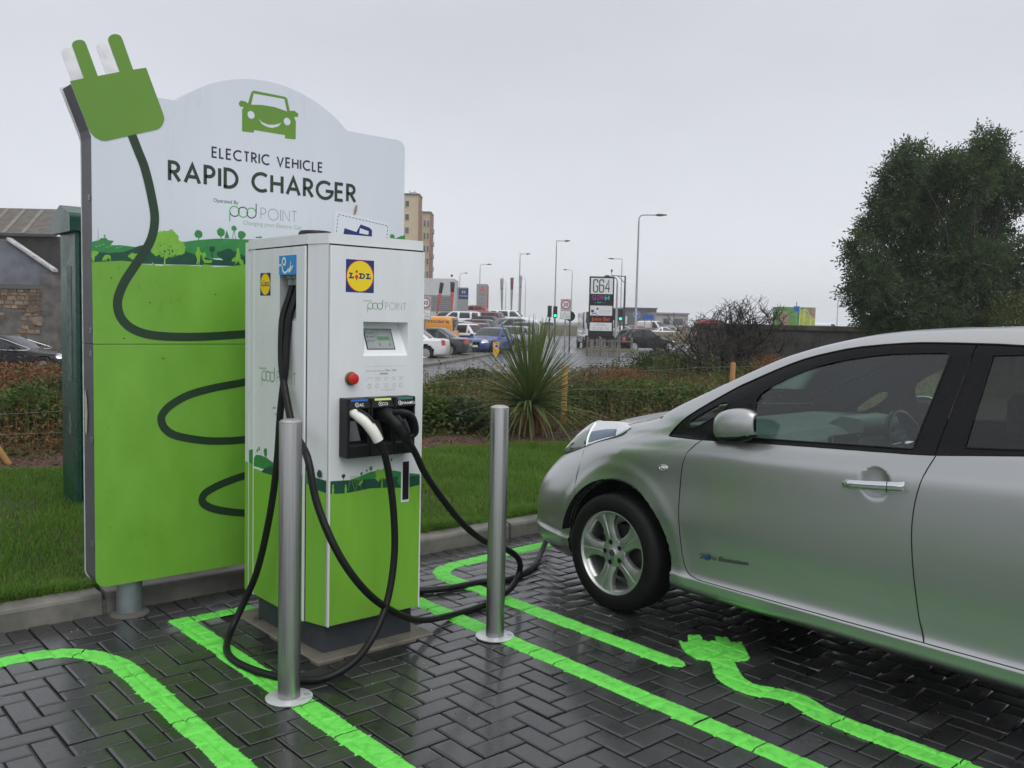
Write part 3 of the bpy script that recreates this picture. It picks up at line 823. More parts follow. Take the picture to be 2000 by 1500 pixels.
low = [(2.047, .750), (2.117, .744), (2.189, .748), (2.253, .753), (2.339, .747), (2.432, .737), (2.48, .736), (2.5335, .741)]
scenery(FD, None, low, [(2.047, .807), (2.116, .804), (2.189, .800), (2.288, .795), (2.374, .797), (2.442, .788), (2.5335, .786)],
        [(2.150, .804), (2.203, .815), (2.252, .829), (2.302, .833), (2.348, .831), (2.40, .821), (2.442, .809), (2.5335, .793)], CZ0 + .005, ch, xf)
# dark slot in the front (meter window) with a white frame
mb = MB().box((2.425, DY - .004, .668), (2.470, DY - .001, .855)); fr_ = mb.build('slot_frame', M_wht2, ch)
mb = MB().box((2.432, DY - .0065, .680), (2.467, DY - .0035, .862), bev=.001); mb.build('slot', M_blk, fr_)
# side panel (cable side) with a tall recess
SXP = CX0 - .008
mb = MB()
ry0, ry1, rz0, rz1 = 3.775, 3.936, 1.515, 1.728
Y, Z = [3.70, ry0, ry1, 4.205], [CZ0 + .004, rz0, rz1, 1.852]
for i in range(3):
    for j in range(3):
        if i == 1 and j == 1: continue
        mb.add([(SXP, Y[i + 1], Z[j]), (SXP, Y[i], Z[j]), (SXP, Y[i], Z[j + 1]), (SXP, Y[i + 1], Z[j + 1])], [(0, 1, 2, 3)])
for (a, b) in (((3.70, Z[0]), (4.205, Z[0])), ((4.205, Z[0]), (4.205, Z[3])), ((4.205, Z[3]), (3.70, Z[3])), ((3.70, Z[3]), (3.70, Z[0]))):
    mb.add([(SXP, a[0], a[1]), (SXP, b[0], b[1]), (CX0 + .003, b[0], b[1]), (CX0 + .003, a[0], a[1])], [(0, 1, 2, 3)])
mb.build('side_panel', M_wht, ch)
MB().box((CX0 + .0005, 3.694, CZ0 + .002), (CX0 + .006, 3.71, 1.8595)).box((CX0 + .0005, 4.195, CZ0 + .002), (CX0 + .006, 4.211, 1.8595)).box((CX0 + .0005, 3.71, 1.84), (CX0 + .006, 4.195, 1.8595)).build('panel_seal', M_gap, ch)
mb = MB()
q = [(SXP, ry0, rz0), (SXP, ry1, rz0), (SXP, ry1, rz1), (SXP, ry0, rz1)]
p = [(CX0 + .03, ry0 + .004, rz0 + .05), (CX0 + .03, ry1 - .004, rz0 + .05), (CX0 + .072, ry1 - .004, rz1 - .01), (CX0 + .072, ry0 + .004, rz1 - .01)]
mb.add(q + p, [(0, 1, 5, 4), (1, 2, 6, 5), (2, 3, 7, 6), (3, 0, 4, 7), (4, 5, 6, 7)])
mb.build('cable_recess', mat('recess_grey', (.42, .44, .45), rough=.5), ch)
SD = SM(SXP)
for y in (3.825, 3.885): MB().lathe([(.026, 1.68), (.026, 1.705), (.032, 1.71), (.032, 1.727)], (2.035, y, 0), 16).build('cable_gland', mat('gland_grey', (.22, .25, .25), rough=.5), ch, smooth=40)
mb = MB().box((SXP - .004, ry0, rz1 - .002), (SXP - .0006, ry1, 1.815)); st = mb.build('cable_outlet_sticker', M_blue, ch)
mb = MB()
SE = SM(SXP - .004)
k0 = 3.925
mb.ribbon([(k0 + .011, 1.772)] + [(k0 - .012 - a, 1.772 + b) for a, b in ((0, 0), (.022, .002), (.034, .0), (.042, .012), (.036, .028), (.022, .032), (.010, .022), (.008, 0), (.012, -.022), (.024, -.034), (.042, -.036), (.06, -.028), (.07, -.018))], .010, SE, .0006)
mb.flat([(k0 - .078, 1.745), (k0 - .102, 1.768), (k0 - .116, 1.762), (k0 - .112, 1.748), (k0 - .09, 1.732)], SE, .0008)
mb.ribbon([(k0 - .098, 1.764), (k0 - .106, 1.785)], .006, SE, .0008); mb.ribbon([(k0 - .112, 1.752), (k0 - .128, 1.768)], .006, SE, .0008)
mb.build('plug_emblem', M_wht2, st)
logo(ch, SD, 4.138, 1.632, .108, flip=-1)
podpoint(ch, SD, 4.118, 1.197, .047, flip=-1)
mb = MB(); text_mesh(mb, 'Operated By', 0, 1.277, .012, lambda u_, v_, d: SD(4.145 - u_, v_, d), .0006, width=.075); mb.build('lettering', M_inkl, ch)
mb = MB()
for (y, z, w) in ((3.985, 1.10, .016), (3.96, 1.072, .02)):
    mb.ribbon([(y + w, z - .006), (y + w * .6, z + .004), (y + .001, z - .004), (y - w * .5, z + .006), (y - w, z - .002)], .003, SD, .0006)
mb.build('bird_print', M_ink, ch)
def xs(mb):
    for y, z, r_ in ((4.165, .873, .007), (4.145, .885, .008), (4.075, .876, .018)):
        mb.flat(blob(y, z, r_, 16, .2, int(y * 999), 1.3), SD, .0010, 1)
    mb.flat(blob(3.955, .83, .012, 16, .25, 4, 1.3), SD, .0016, 0)
scenery(SD, None, [(4.203, .779), (4.156, .781), (4.087, .773), (4.009, .774), (3.9, .78), (3.80, .784), (3.7025, .778)], [(4.203, .775), (4.118, .778), (4.057, .806), (3.99, .824), (3.9, .83), (3.8, .822), (3.7025, .815)],
        [(4.203, .832), (4.177, .851), (4.127, .855), (4.068, .852), (3.99, .835), (3.9, .822), (3.7025, .818)], CZ0 + .005, ch, xs)
# chamfer print, back post print and white edge strips
ca, cb = Vector((CX0, CH)), Vector((XF0, CY0))
nrm = Vector((-(cb - ca).y * -1, (cb - ca).x * -1)); nrm = Vector(((cb - ca).y, -(cb - ca).x)).normalized()
if nrm.dot(Vector((-1, -1))) < 0: nrm = -nrm
CHM = lambda u_, v_, d: (ca.x + (cb.x - ca.x) * u_ + nrm.x * (d + .002), ca.y + (cb.y - ca.y) * u_ + nrm.y * (d + .002), v_)
mb = MB()
mb.flat([(.03, CZ0 + .003), (.97, CZ0 + .003), (.97, .752), (.6, .760), (.3, .772), (.03, .782)], CHM, .0012, 0)
mb.flat([(.03, .74), (.97, .74), (.97, .808), (.5, .815), (.03, .832)], CHM, .0006, 2)
mb.flat([(.03, .77), (.55, .77), (.5, .815), (.03, .834)], CHM, .0008, 1)
mb.flat(blob(.66, .836, .017, 18, .25, 8, 1)[::1], lambda u_, v_, d: CHM(.66 + (u_ - .66) * 8, v_, d), .0014, 2)
mb.flat(blob(.28, .858, .010, 18, .12, 8, 1)[::1], lambda u_, v_, d: CHM(.28 + (u_ - .28) * 8, v_, d), .0014, 1)
mb.build('landscape_print', [M_grn, M_grnmid, M_grndark], ch)
for (x, y) in ((XF0 + .0045, DY - .0005), (XF1 - .004, DY - .0005)):
    MB().box((x - .0035, y - .001, CZ0), (x + .0035, y + .010, 1.852)).build('edge_strip', M_strip, ch)
for y in (3.700, 4.208):
    MB().box((SXP - .0015, y - .004, CZ0), (SXP + .008, y + .004, 1.852)).build('edge_strip', M_strip, ch)
mb = MB().flat([(4.2125, CZ0 + .002), (CY1 - .004, CZ0 + .002), (CY1 - .004, .80), (4.2125, .79)], SM(CX0 + .004), .0012, 0).flat([(4.2125, .77), (CY1 - .004, .77), (CY1 - .004, .86), (4.24, .87), (4.2125, .84)], SM(CX0 + .004), .0006, 1)
mb.flat([(CY1 + .001, CZ0 + .002), (CY1 + .035, CZ0 + .002), (CY1 + .035, .80), (CY1 + .001, .80)], SM(CX0), .0012, 0)
mb.build('landscape_print', [M_grn, M_grnmid], ch)
# connector holsters
def holster(x0, x1, z0, z1, strip, name, shelf):
    h_ = thing_part('connector_holster', ch)
    yo = DY - .072
    mb = MB()
    t = .012
    # outer frame: four walls of a box open to the front, bottom thicker and sloping
    mb.box((x0, yo, z0), (x0 + t, DY - .001, z1), bev=.003).box((x1 - t, yo, z0), (x1, DY - .001, z1), bev=.003)
    mb.prism([(DY - .001, z0), (DY - .001, z0 + .075), (yo + .006, z0 + .060), (yo, z0 + .052), (yo, z0 + .004), (yo + .004, z0)], lambda u_, v_, d: (d, u_, v_), x0 + t, x1 - t)
    mb.prism([(DY - .001, z1 - .05), (yo + .002, z1 - .048), (yo - .004, z1 - .042), (yo + .006, z1 - .004), (yo + .012, z1), (DY - .001, z1)], lambda u_, v_, d: (d, u_, v_), x0 + t * .2, x1 - t * .2)
    mb.box((x0 + t, DY - .012, z0 + .07), (x1 - t, DY - .001, z1 - .05))
    mb.build('holster_body', M_blk, h_)
    tm = lambda u_, v_, d: (u_, yo - .004 + .010 * (v_ - (z1 - .042)) / .038 - d, v_)
    MB().prism([(x0 + .02, z1 - .012), (x1 - .012, z1 - .012), (x1 - .012, z1 - .003), (x0 + .02, z1 - .003)], tm, 0, .001).build('colour_strip', strip, h_)
    mb = MB(); text_mesh(mb, name, (x0 + x1) / 2 + .012, z1 - .034, .0125, tm, .0006, align='c', bold=.01)
    cx = x0 + .048 if len(name) < 4 else x0 + .030
    mb.ribbon(arc(cx, z1 - .027, .009, .009, 0, 360, 14)[:-1], .002, tm, .0006, 0, True); mb.disc((cx, z1 - .027), .003, tm, .0006, 8)
    mb.build('lettering', M_strip, h_)
    if shelf:
        mb = MB().prism([(x0 + .03, z0 + .072), (x1 - .03, z0 + .072), (x1 - .045, z0 + .16), (x0 + .045, z0 + .16)], lambda u_, v_, d: (u_, DY - .018 - .02 * (1 - (v_ - z0 - .072) / .088) - d, v_), 0, .003)
        mb.build('cradle', mat('cradle_grey', (.16, .16, .16), rough=.3, metal=.5), h_)
    return h_
def thing_part(name, parent):
    o = bpy.data.objects.new(name, None); COL.objects.link(o); o.parent = parent; o.empty_display_size = .02
    return o
holster(2.088, 2.207, .913, 1.178, mat('strip_blue', (.02, .12, .48), rough=.4), 'AC', True)
holster(2.211, 2.331, .913, 1.178, mat('strip_lime', (.62, .78, .25), rough=.4), 'CCS', True)
holster(2.335, 2.452, .913, 1.178, mat('strip_teal', (.02, .18, .14), rough=.4), 'CHAdeMO', False)

# ------------------------------------------------------------------ cables with their plugs
ac = thing('charging_cable', 'black cable looping over the ground to the white handled plug', 'cable', (1.74, 3.46, 0), 'charging cables')
MB().tube(crom([(2.04, 3.825, 1.72), (2.02, 3.823, 1.64), (1.985, 3.82, 1.54), (1.972, 3.822, 1.44), (1.958, 3.811, 1.297), (1.945, 3.83, 1.107), (1.94, 3.853, .868), (1.93, 3.898, .621), (1.91, 3.985, .336), (1.87, 4.06, .15), (1.80, 4.04, .04), (1.705, 3.866, .018), (1.684, 3.678, .018), (1.743, 3.458, .018), (1.862, 3.324, .018), (2.0, 3.285, .064), (2.14, 3.33, .145), (2.239, 3.37, .283), (2.284, 3.39, .47), (2.281, 3.395, .658), (2.256, 3.395, .826), (2.222, 3.39, .945), (2.205, 3.395, .99)], 9), .0162, 12).build('cable', M_rub, ac, smooth=True)
hd = MB().tube(crom([(2.118, 3.52, 1.118), (2.130, 3.472, 1.108), (2.150, 3.43, 1.080), (2.176, 3.405, 1.035), (2.196, 3.395, .995)], 6), [.022] * 6 + [.023, .024, .025, .026, .026, .026] + [.0255] * 6 + [.025, .0245, .024, .024, .0235, .023, .023], 14).build('plug_handle', M_cream, ac, smooth=50)
mb = MB()
for k in range(4): mb.tube([(2.196 + .005 * k, 3.395 - .0005 * k, .992 - .012 * k), (2.199 + .005 * k, 3.3945, .983 - .012 * k)], [.026 - .002 * k, .025 - .002 * k], 14)
mb.tube([(2.195, 3.395, .994), (2.216, 3.392, .945)], [.021, .018], 12); mb.build('cable_boot', M_blk, ac, smooth=50)
MB().tube(crom([(2.125, 3.455, 1.135), (2.15, 3.415, 1.112), (2.172, 3.395, 1.078)], 4), [.006] * 9, 8).build('latch', M_blk, hd, smooth=True)
ccs = thing('charging_cable', 'black cable swinging behind the bollard to the black plug with a loop handle', 'cable', (2.81, 3.65, 0), 'charging cables')
MB().tube(crom([(2.04, 3.885, 1.72), (2.02, 3.885, 1.64), (1.983, 3.882, 1.54), (1.968, 3.868, 1.45), (1.955, 3.837, 1.296), (1.945, 3.761, 1.138), (1.935, 3.68, 1.028), (1.905, 3.503, .934), (1.91, 3.422, .741), (1.96, 3.333, .542), (2.074, 3.31, .372), (2.259, 3.388, .226), (2.52, 3.53, .085), (2.812, 3.651, .018), (3.056, 3.678, .018), (3.285, 3.73, .05), (3.39, 3.77, .13), (3.30, 3.69, .235), (3.13, 3.607, .329), (2.958, 3.56, .401), (2.807, 3.54, .506), (2.655, 3.50, .645), (2.503, 3.46, .805), (2.42, 3.43, .918), (2.362, 3.42, .995)], 9), .0165, 12).build('cable', M_rub, ccs, smooth=True)
MB().tube(crom([(2.285, 3.52, 1.105), (2.300, 3.46, 1.092), (2.318, 3.425, 1.055), (2.340, 3.415, 1.02), (2.366, 3.42, .985)], 6), [.036] * 8 + [.033] * 6 + [.028] * 6 + [.024] * 5, 12).build('plug_body', M_blk, ccs, smooth=50)
MB().tube(crom([(2.298, 3.43, 1.115), (2.325, 3.385, 1.118), (2.362, 3.375, 1.098), (2.385, 3.38, 1.055), (2.392, 3.395, 1.015), (2.362, 3.415, .995)], 6), .0125, 10).build('loop_handle', M_blk, ccs, smooth=True)
MB().tube(crom([(2.335, 3.40, 1.085), (2.350, 3.395, 1.05), (2.365, 3.40, 1.02)], 5), .006, 8).build('trigger', M_plinth, ccs, smooth=True)
cha = thing('charging_cable', 'black cable lying on wet paving and rising to the front of the silver car', 'cable', (3.3, 4.02, 0), 'charging cables')
MB().tube(crom([(2.58, 4.0, .9), (2.64, 4.02, .5), (2.72, 4.07, .12), (2.85, 4.11, .03), (3.07, 4.038, .018), (3.315, 4.018, .018), (3.5, 3.965, .018), (3.771, 4.076, .018), (4.02, 4.265, .03), (4.18, 4.36, .12), (4.32, 4.36, .36), (4.40, 4.30, .60), (4.42, 4.24, .70)], 9), .0175, 12).build('cable', M_rub, cha, smooth=True)
MB().tube([(4.42, 4.26, .69), (4.42, 4.12, .755)], [.034, .038], 14).build('plug_body', M_blk, cha, smooth=50)

# ------------------------------------------------------------------ bollards
M_steel = mat('brushed_steel', (.40, .40, .39), rough=.33, metal=1, var=.12, vs=6, rvar=.08)
nt = M_steel.node_tree
mp_ = nt.nodes.new('ShaderNodeMapping'); mp_.inputs['Scale'].default_value = (22, 22, .35)
no_ = [n for n in nt.nodes if n.type == 'TEX_NOISE'][0]
tc_ = [n for n in nt.nodes if n.type == 'TEX_COORD'][0]
nt.links.new(tc_.outputs['Object'], mp_.inputs[0]); nt.links.new(mp_.outputs[0], no_.inputs['Vector'])
M_flange = mat('flange_white', (.62, .64, .65), rough=.3, metal=.3, var=.08, vs=30)
def bollard(x, y, label, rot, h_):
    t = thing('bollard', label, 'bollard', (x, y, 0), 'steel bollards in front of the charger')
    r_ = .0445
    MB().lathe([(r_, .004), (r_, h_ - .012), (r_ - .0005, h_ - .010)], (0, 0, 0), 40).build('tube', M_steel, t, smooth=40, local=True)
    MB().lathe([(r_, h_ - .010), (r_, h_ - .004), (r_ - .008, h_ + .002), (r_ * .5, h_ + .006), (0, h_ + .007)], (0, 0, 0), 40).build('domed_cap', mat('cap_steel', (.55, .55, .53), rough=.4, metal=1, var=.1, vs=20), t, smooth=40, local=True)
    fl = MB().lathe([(.093, .004), (.094, .0085), (.091, .010), (0, .010)], (0, 0, 0), 44).build('base_flange', M_flange, t, smooth=30, local=True)
    mb = MB()
    G = lambda u_, v_, d: (u_, v_, .0102 + d)
    for a in (0, 1.9):
        c_, s_ = math.cos(a + rot), math.sin(a + rot)
        mb.ribbon([(c_ * .047 - s_ * -.03, s_ * .047 + c_ * -.03), (c_ * .088 - s_ * .02, s_ * .088 + c_ * .02)], .0022, G, .0001)
    cx, cy = .072 * math.cos(rot + .55), .072 * math.sin(rot + .55)
    mb.ribbon(arc(cx, cy, .012, .012, 0, 360, 16)[:-1], .002, G, .0002, 0, True); mb.ribbon(arc(cx, cy, .006, .006, 0, 360, 10)[:-1], .0015, G, .0002, 0, True)
    mb.build('pen_marks', mat('pen_blue', (.05, .10, .22), rough=.5), fl, local=True)
    t.rotation_euler = (0, 0, 0)
    return t
bollard(1.70, 3.262, 'stainless steel bollard standing in front of the charger side, nearer the camera', -.9, 1.128)
bollard(2.82, 3.306, 'stainless steel bollard between the charger and the silver car', -1.2, 1.128)
# ------------------------------------------------------------------ sign board
SY, SDEP = 4.62, .17
M_sgw = mat('sign_white', (.66, .70, .76), rough=.33, var=.02, vs=2, rvar=.1, streak=(3, 3, .8), detail=9)
M_sgback = mat('sign_back_white', (.82, .82, .82), rough=.45, var=.12, vs=12)
M_sgg = mat('sign_lime', (.155, .375, .035), rough=.38, col2=(.20, .455, .055), vs=4, rvar=.12, detail=13, pos=(.3, .7), streak=(1.5, 1.5, .8))
M_plug = mat('sign_plug_green', (.13, .28, .035), rough=.5, var=.04, vs=5)
M_cord = mat('sign_cord_green', (.018, .045, .022), rough=.4, var=.1, vs=12)
M_tree = mat('sign_light_leaf', (.20, .46, .05), rough=.4, var=.08, vs=30)
M_skin = mat('grey_side_metal', (.085, .088, .098), rough=.5, var=.12, vs=6, bump=.08, bs=200)
M_post = mat('galvanised_steel', (.36, .40, .42), rough=.45, metal=.7, col2=(.24, .28, .30), vs=9, rvar=.12)
sg = thing('charging_sign', 'tall white and lime sign board with cut-out plug behind the charger', 'sign', (2.25, 4.71, 0))
XL, XR, ZB = 1.367, 3.149, .185
circ = []
cx_, zc = 2.262, 2.597
h0 = .489; sag = .186
rc = (h0 * h0 + sag * sag) / (2 * sag)
a0 = math.degrees(math.asin(h0 / rc))
circ = [(cx_ + rc * math.sin(R(a)), zc + sag - rc + rc * math.cos(R(a))) for a in np.linspace(a0, -a0, 30)]
def rnd_corner(cx, cz, r_, a, b): return [(cx + r_ * math.cos(R(t)), cz + r_ * math.sin(R(t))) for t in np.linspace(a, b, 6)]
seam = 1.381
upper = [(XL, seam + .0015), (XR, seam + .0015)] + rnd_corner(XR - .05, 2.595 - .05, .05, 0, 90) + circ + [(1.66, 2.597)]
# the plug cut-out continues the outline at the top left corner
pl = ART['plug']
upper += [(1.66, 2.597)] + [p for p in pl[20:0:-1]] + [(1.354, 2.398), (XL, 2.36)]
upper = [p for i, p in enumerate(upper) if i == 0 or (abs(p[0] - upper[i - 1][0]) + abs(p[1] - upper[i - 1][1])) > .003]
lower = rnd_corner(XL + .05, ZB + .05, .05, 180, 270) + rnd_corner(XR - .05, ZB + .05, .05, 270, 360) + [(XR, seam - .0015), (XL, seam - .0015)]
SF = FM(SY)
for poly, nm in ((upper, 'upper_panel'), (lower, 'lower_panel')):
    pn = MB().prism(poly, SF, -.004, 0).build(nm, M_sgw if nm[0] == 'u' else M_sgg, sg)
bk = lambda u_, v_, d: (u_, SY + SDEP - d, v_)
for poly, nm in ((upper, 'back_upper_panel'), (lower, 'back_lower_panel')):
    MB().prism(poly, bk, -.004, 0).build(nm, M_sgback, sg)
# side skins (left one bends with the edge of the plug)
def skin(path, nm, th):
    mb = MB()
    vs = []
    for x, z in path: vs += [(x + th, SY + .006, z), (x + th, SY + SDEP - .006, z)]
    mb.add(vs, [(2 * i, 2 * i + 1, 2 * i + 3, 2 * i + 2) for i in range(len(path) - 1)])
    o = mb.build(nm, M_skin, sg)
    md = o.modifiers.new('thick', 'SOLIDIFY'); md.thickness = .003
    return o
skin([(1.285, 2.596), (1.360, 2.398), (XL, 2.36), (XL, seam + .002)], 'side_skin', .002)
skin([(XL, seam - .002), (XL, ZB + .05), (XL + .02, ZB + .012)], 'side_skin', .002)
skin([(XR, 2.54), (XR, ZB + .05)], 'side_skin', -.004)
for z in (2.08, 1.447, 1.335, .915, .40):
    o = thing_part('clip_bolt', sg)
    MB().box((XL - .004, SY + .02, z - .012), (XL - .0005, SY + .045, z + .012)).lathe([(.006, 0), (.006, .01), (0, .011)], (XL - .004, SY + .032, z), 8, axis='x').build('bolt_plate', M_post, o)
MB().flat([(SY + .115, .93), (SY + .135, .95), (SY + .138, 1.12), (SY + .125, 1.16), (SY + .10, 1.11), (SY + .092, 1.04), (SY + .10, .95)], SM(XL - .002), .0015).build('torn_tape', mat('old_tape', (.42, .40, .30), rough=.7, var=.15, vs=20), sg)
for x in (1.555, 2.95):
    MB().lathe([(.062, -.05), (.062, 1.0), (.062, 2.3)], (x, SY + SDEP / 2, 0), 24).build('post', M_post, sg, smooth=40)
    MB().lathe([(.105, .0), (.09, .012), (.064, .02)], (x, SY + SDEP / 2, 0), 20).build('concrete_collar', mat('collar_concrete', (.10, .10, .09), rough=.8, bump=.6, bs=80), sg, smooth=True)
# prints (each layer a fraction of a millimetre proud)
def prt(name, polys, mt, d, parent=sg):
    for k, p in enumerate(polys): MB().flat(p, SF, d + .00002 * k).build(name, mt, parent)
gline = ART['ground'] + [(2.4, 1.85), (2.7, 1.87), (2.95, 1.93), (XR, 1.98)]
prt('field_print', [[(XL, seam + .0016), (XR, seam + .0016)] + gline[::-1]], M_sgg, .0012)
prt('dark_wood_print', [ART['dark'] + [], [(2.15, 1.80), (2.152, 1.86), (2.4, 1.95), (2.7, 1.95), (XR, 2.0), (XR, 1.9)][::-1]], M_grndark, .0008)
prt('hill_print', [ART['mid'], [(2.15, 1.80), (2.152, 1.938), (2.5, 1.96), (2.8, 1.97), (3.02, 1.99), (3.158, 2.04), (XR, 1.9)][::-1], ART['hill2']], M_grnmid, .0004)
tp = []
for k_, s_ in (('t1', 3), ('t2', 4), ('t3', 5)):
    (x, z), (xe, _), (_, zb) = ART[k_]
    tp += [blob(x, z + .002, (xe - x) * .95, 26, .14, s_, 1.0), [(x - .0025, zb - .004), (x + .0025, zb - .004), (x + .0025, z), (x - .0025, z)]]
tp += [ART['conifer'], blob(*ART['mill'][0], .0145, 14, .12, 3), ART['milltower'], ART['mast'], ART['crane'], ART['smallgr'], ART['bush2']]
prt('small_tree_print', tp, M_grnmid, .0005)
lt = [blob(1.725, 1.872, .070, 60, .13, 11, .82), blob(1.70, 1.905, .042, 40, .15, 12), blob(1.775, 1.868, .042, 40, .16, 13, .9), blob(1.672, 1.85, .030, 30, .2, 14), blob(1.74, 1.915, .038, 34, .14, 17), ART['bigtrunk'],
      blob(1.556, 1.812, .022, 30, .3, 15, .7), [(1.553, 1.786), (1.557, 1.786), (1.557, 1.81), (1.553, 1.81)], ART['cow'], ART['cow2'], ART['calf'], ART['man'], ART['child'], ART['woman'], ART['trolley']]
prt('light_silhouette_print', lt, M_tree, .0014)
rr = random.Random(4)
prt('leaf_gap_print', [blob(1.725 + rr.gauss(0, .035), 1.845 + rr.gauss(0, .022), rr.uniform(.002, .005), 7, .4, q) for q in range(26)] + [ART['sign2']], M_grndark, .0020)
wv = []
for q in range(9):
    x, z = 1.385 + .016 * q, 1.845 + (q % 3) * .006
    wv.append([(x - .007, z), (x, z + .005), (x + .007, z), (x, z + .003)])
prt('wave_print', wv, M_sgw, .0007)
mb = MB()
def smooth2(pts, n=8): return [(p.x, p.y) for p in crom([(a, b, 0) for a, b in pts], n)]
mb.ribbon(smooth2(ART['cord1']), .043, SF, .0023); mb.ribbon(smooth2(ART['cord2']), .040, SF, .0014); mb.ribbon(smooth2(ART['cord3']), .040, SF, .0014)
mb.ribbon(arc(2.38, 1.33, .10, .105, 90, -90, 10), .041, SF, .0016)
mb.ribbon(arc(2.384, .793, .08, .08, 90, -90, 10), .040, SF, .0016)
mb.build('cord_print', M_cord, sg)
prt('plug_print', [pl], M_plug, .0026)
icon = MB().flat(ART['caricon'], SF, .0006, 0).flat(ART['screenhole'], SF, .001, 1).flat(ART['smile'], SF, .001, 1)
for (c, e_) in ((ART['eyes'][0], ART['eyes'][1]), (ART['eyes'][2], ART['eyes'][3])): icon.disc(c, e_[0] - c[0], SF, .001, 24, 1, (e_[0] - c[0]) * 1.0)
icon.build('car_pictogram', [M_plug, M_sgw], sg)
mb = MB(); stroke_text(mb, 'ELECTRIC VEHICLE', 1.953, 2.341, .058, .643, SF, .0006, .155, gap=.17, split=(sg, M_ink))
mb = MB(); stroke_text(mb, 'RAPID CHARGER', 1.728, 2.192, .109, 1.085, SF, .0006, .165, gap=.14, split=(sg, mat('heading_ink', (.02, .045, .028), rough=.5)))
mb = MB(); text_mesh(mb, 'Operated By', 1.963, 2.117, .019, SF, .0006, width=.135); mb.build('lettering', M_ink, sg)
podpoint(sg, SF, 2.050, 2.024, .0525, sw=.10)
mb = MB(); text_mesh(mb, 'Charging your Electric Car', 2.124, 2.015, .022, SF, .0006, width=.344); mb.build('lettering', mat('pale_green_ink', (.36, .46, .36), rough=.5), sg)
prt('paper_poster', [ART['paper']], mat('poster_paper', (.72, .75, .80), rough=.5), .0024)
mb = MB()
D4 = ART['dash']
for a, b in ((D4[3], D4[0]), (D4[0], D4[1]), (D4[1], D4[2])):
    n_ = 15 if abs(a[0] - b[0]) > .2 else 8
    for k in range(n_):
        p0, p1 = [(a[0] + (b[0] - a[0]) * (k + t) / n_, a[1] + (b[1] - a[1]) * (k + t) / n_) for t in (.1, .65)]
        mb.ribbon([p0, p1], .004, SF, .0028)
mb.flat(ART['bag'], SF, .0028); mb.flat(ART['baghole'], SF, .0032, 1)
mb.build('bag_print', [M_navy, mat('poster_paper', (1, 1, 1))], sg)
prt('stuck_leaf', [ART['leaf']], mat('dead_leaf', (.16, .085, .04), rough=.8, col2=(.45, .33, .22), vs=60), .0034)
mk = []
for x, z in ART['marks']: mk.append([(x - .006, z), (x + .002, z - .003), (x + .007, z + .001), (x, z + .004)])
for q in range(26):
    x, z = rr.uniform(1.4, 2.1), rr.uniform(.22, 1.75); mk.append([(x - .003, z), (x + .001, z - .002), (x + .004, z + .001)])
prt('dirt_specks', mk, M_grndark, .003)

# ------------------------------------------------------------------ green utility cabinet
M_cab = mat('dark_green_enamel', (.008, .055, .035), rough=.28, var=.2, vs=4, rvar=.1)
cb = thing('utility_cabinet', 'tall dark green metal utility cabinet on the lawn beside the sign board', 'cabinet', (2.2, 7.3, .09))
MB().box((1.965, 7.03, .05), (2.62, 7.42, 2.11), bev=.012).build('cabinet_body', M_cab, cb)
hood = [(6.985, 2.10), (6.985, 2.21), (7.02, 2.235), (7.225, 2.30), (7.43, 2.235), (7.47, 2.21), (7.47, 2.10)]
MB().prism(hood, lambda u_, v_, d: (d, u_, v_), 1.915, 2.67).build('hood', M_cab, cb, bev=.008)
MB().box((1.99, 7.018, .12), (2.30, 7.032, 2.09), bev=.004).build('door', M_cab, cb)
MB().box((2.305, 7.018, .12), (2.60, 7.032, 2.09), bev=.004).build('door', M_cab, cb)
mb = MB()
for k in range(3): mb.box((1.975 + k * .02, 7.004, .1), (1.983 + k * .02, 7.019, 2.1))
mb.build('corner_trim', M_cab, cb)
MB().box((1.962, 7.14, 1.02), (1.9655, 7.24, 1.86)).box((1.962, 7.17, .62), (1.9655, 7.23, .78)).build('poster_residue', mat('faded_glue', (.11, .15, .14), rough=.5, col2=(.02, .07, .05), vs=14), cb)
# ------------------------------------------------------------------ car bodies: stacked plan rings, splined into a skin
def lin(tab, a):
    xs_ = [t[0] for t in tab]; ys_ = [t[1] for t in tab]
    if xs_[0] > xs_[-1]: xs_, ys_ = xs_[::-1], ys_[::-1]
    return np.interp(a, xs_, ys_)
def ring_points(rg, N1, N2, N3, amid0, amid1):
    af, ar, a0 = rg['af'], rg['ar'], rg.get('a0', (amid0 + amid1) / 2)
    nf, nr = rg.get('nf', 4.), rg.get('nr', 5.)
    ph = np.linspace(0, np.pi / 2, 4000)
    c, s_ = np.cos(ph), np.sin(ph)
    def part(aend, n):
        A = a0 + (aend - a0) * np.clip(c, 0, 1) ** (2 / n)
        w = np.clip(s_, 0, 1) ** (2 / n)
        return A, w
    A, w = part(af, nf); B, v = part(ar, nr)
    a_all = np.concatenate([A, B[::-1][1:]]); w_all = np.concatenate([w, v[::-1][1:]])
    Wt = rg['W']
    Wa = lin(Wt, a_all) if isinstance(Wt, (list, tuple)) else np.full_like(a_all, Wt)
    ww = w_all * Wa
    zs_ = lin(rg['z'], a_all)
    b = (1 - w_all) ** rg.get('bp', 1.0)
    zc = np.where(a_all > a0, rg['zf'], rg['zr'])
    z = zs_ * (1 - b) + zc * b
    pts = np.stack([a_all, ww, z], 1)
    seg = np.r_[0, np.cumsum(np.linalg.norm(np.diff(pts, axis=0), axis=1))]
    i0 = np.argmax(a_all < amid0); i1 = np.argmax(a_all < amid1)
    t = np.r_[np.linspace(0, seg[i0], N1, endpoint=False), np.linspace(seg[i0], seg[i1], N2, endpoint=False), np.linspace(seg[i1], seg[-1], N3)]
    return np.stack([np.interp(t, seg, pts[:, k]) for k in range(3)], 1)
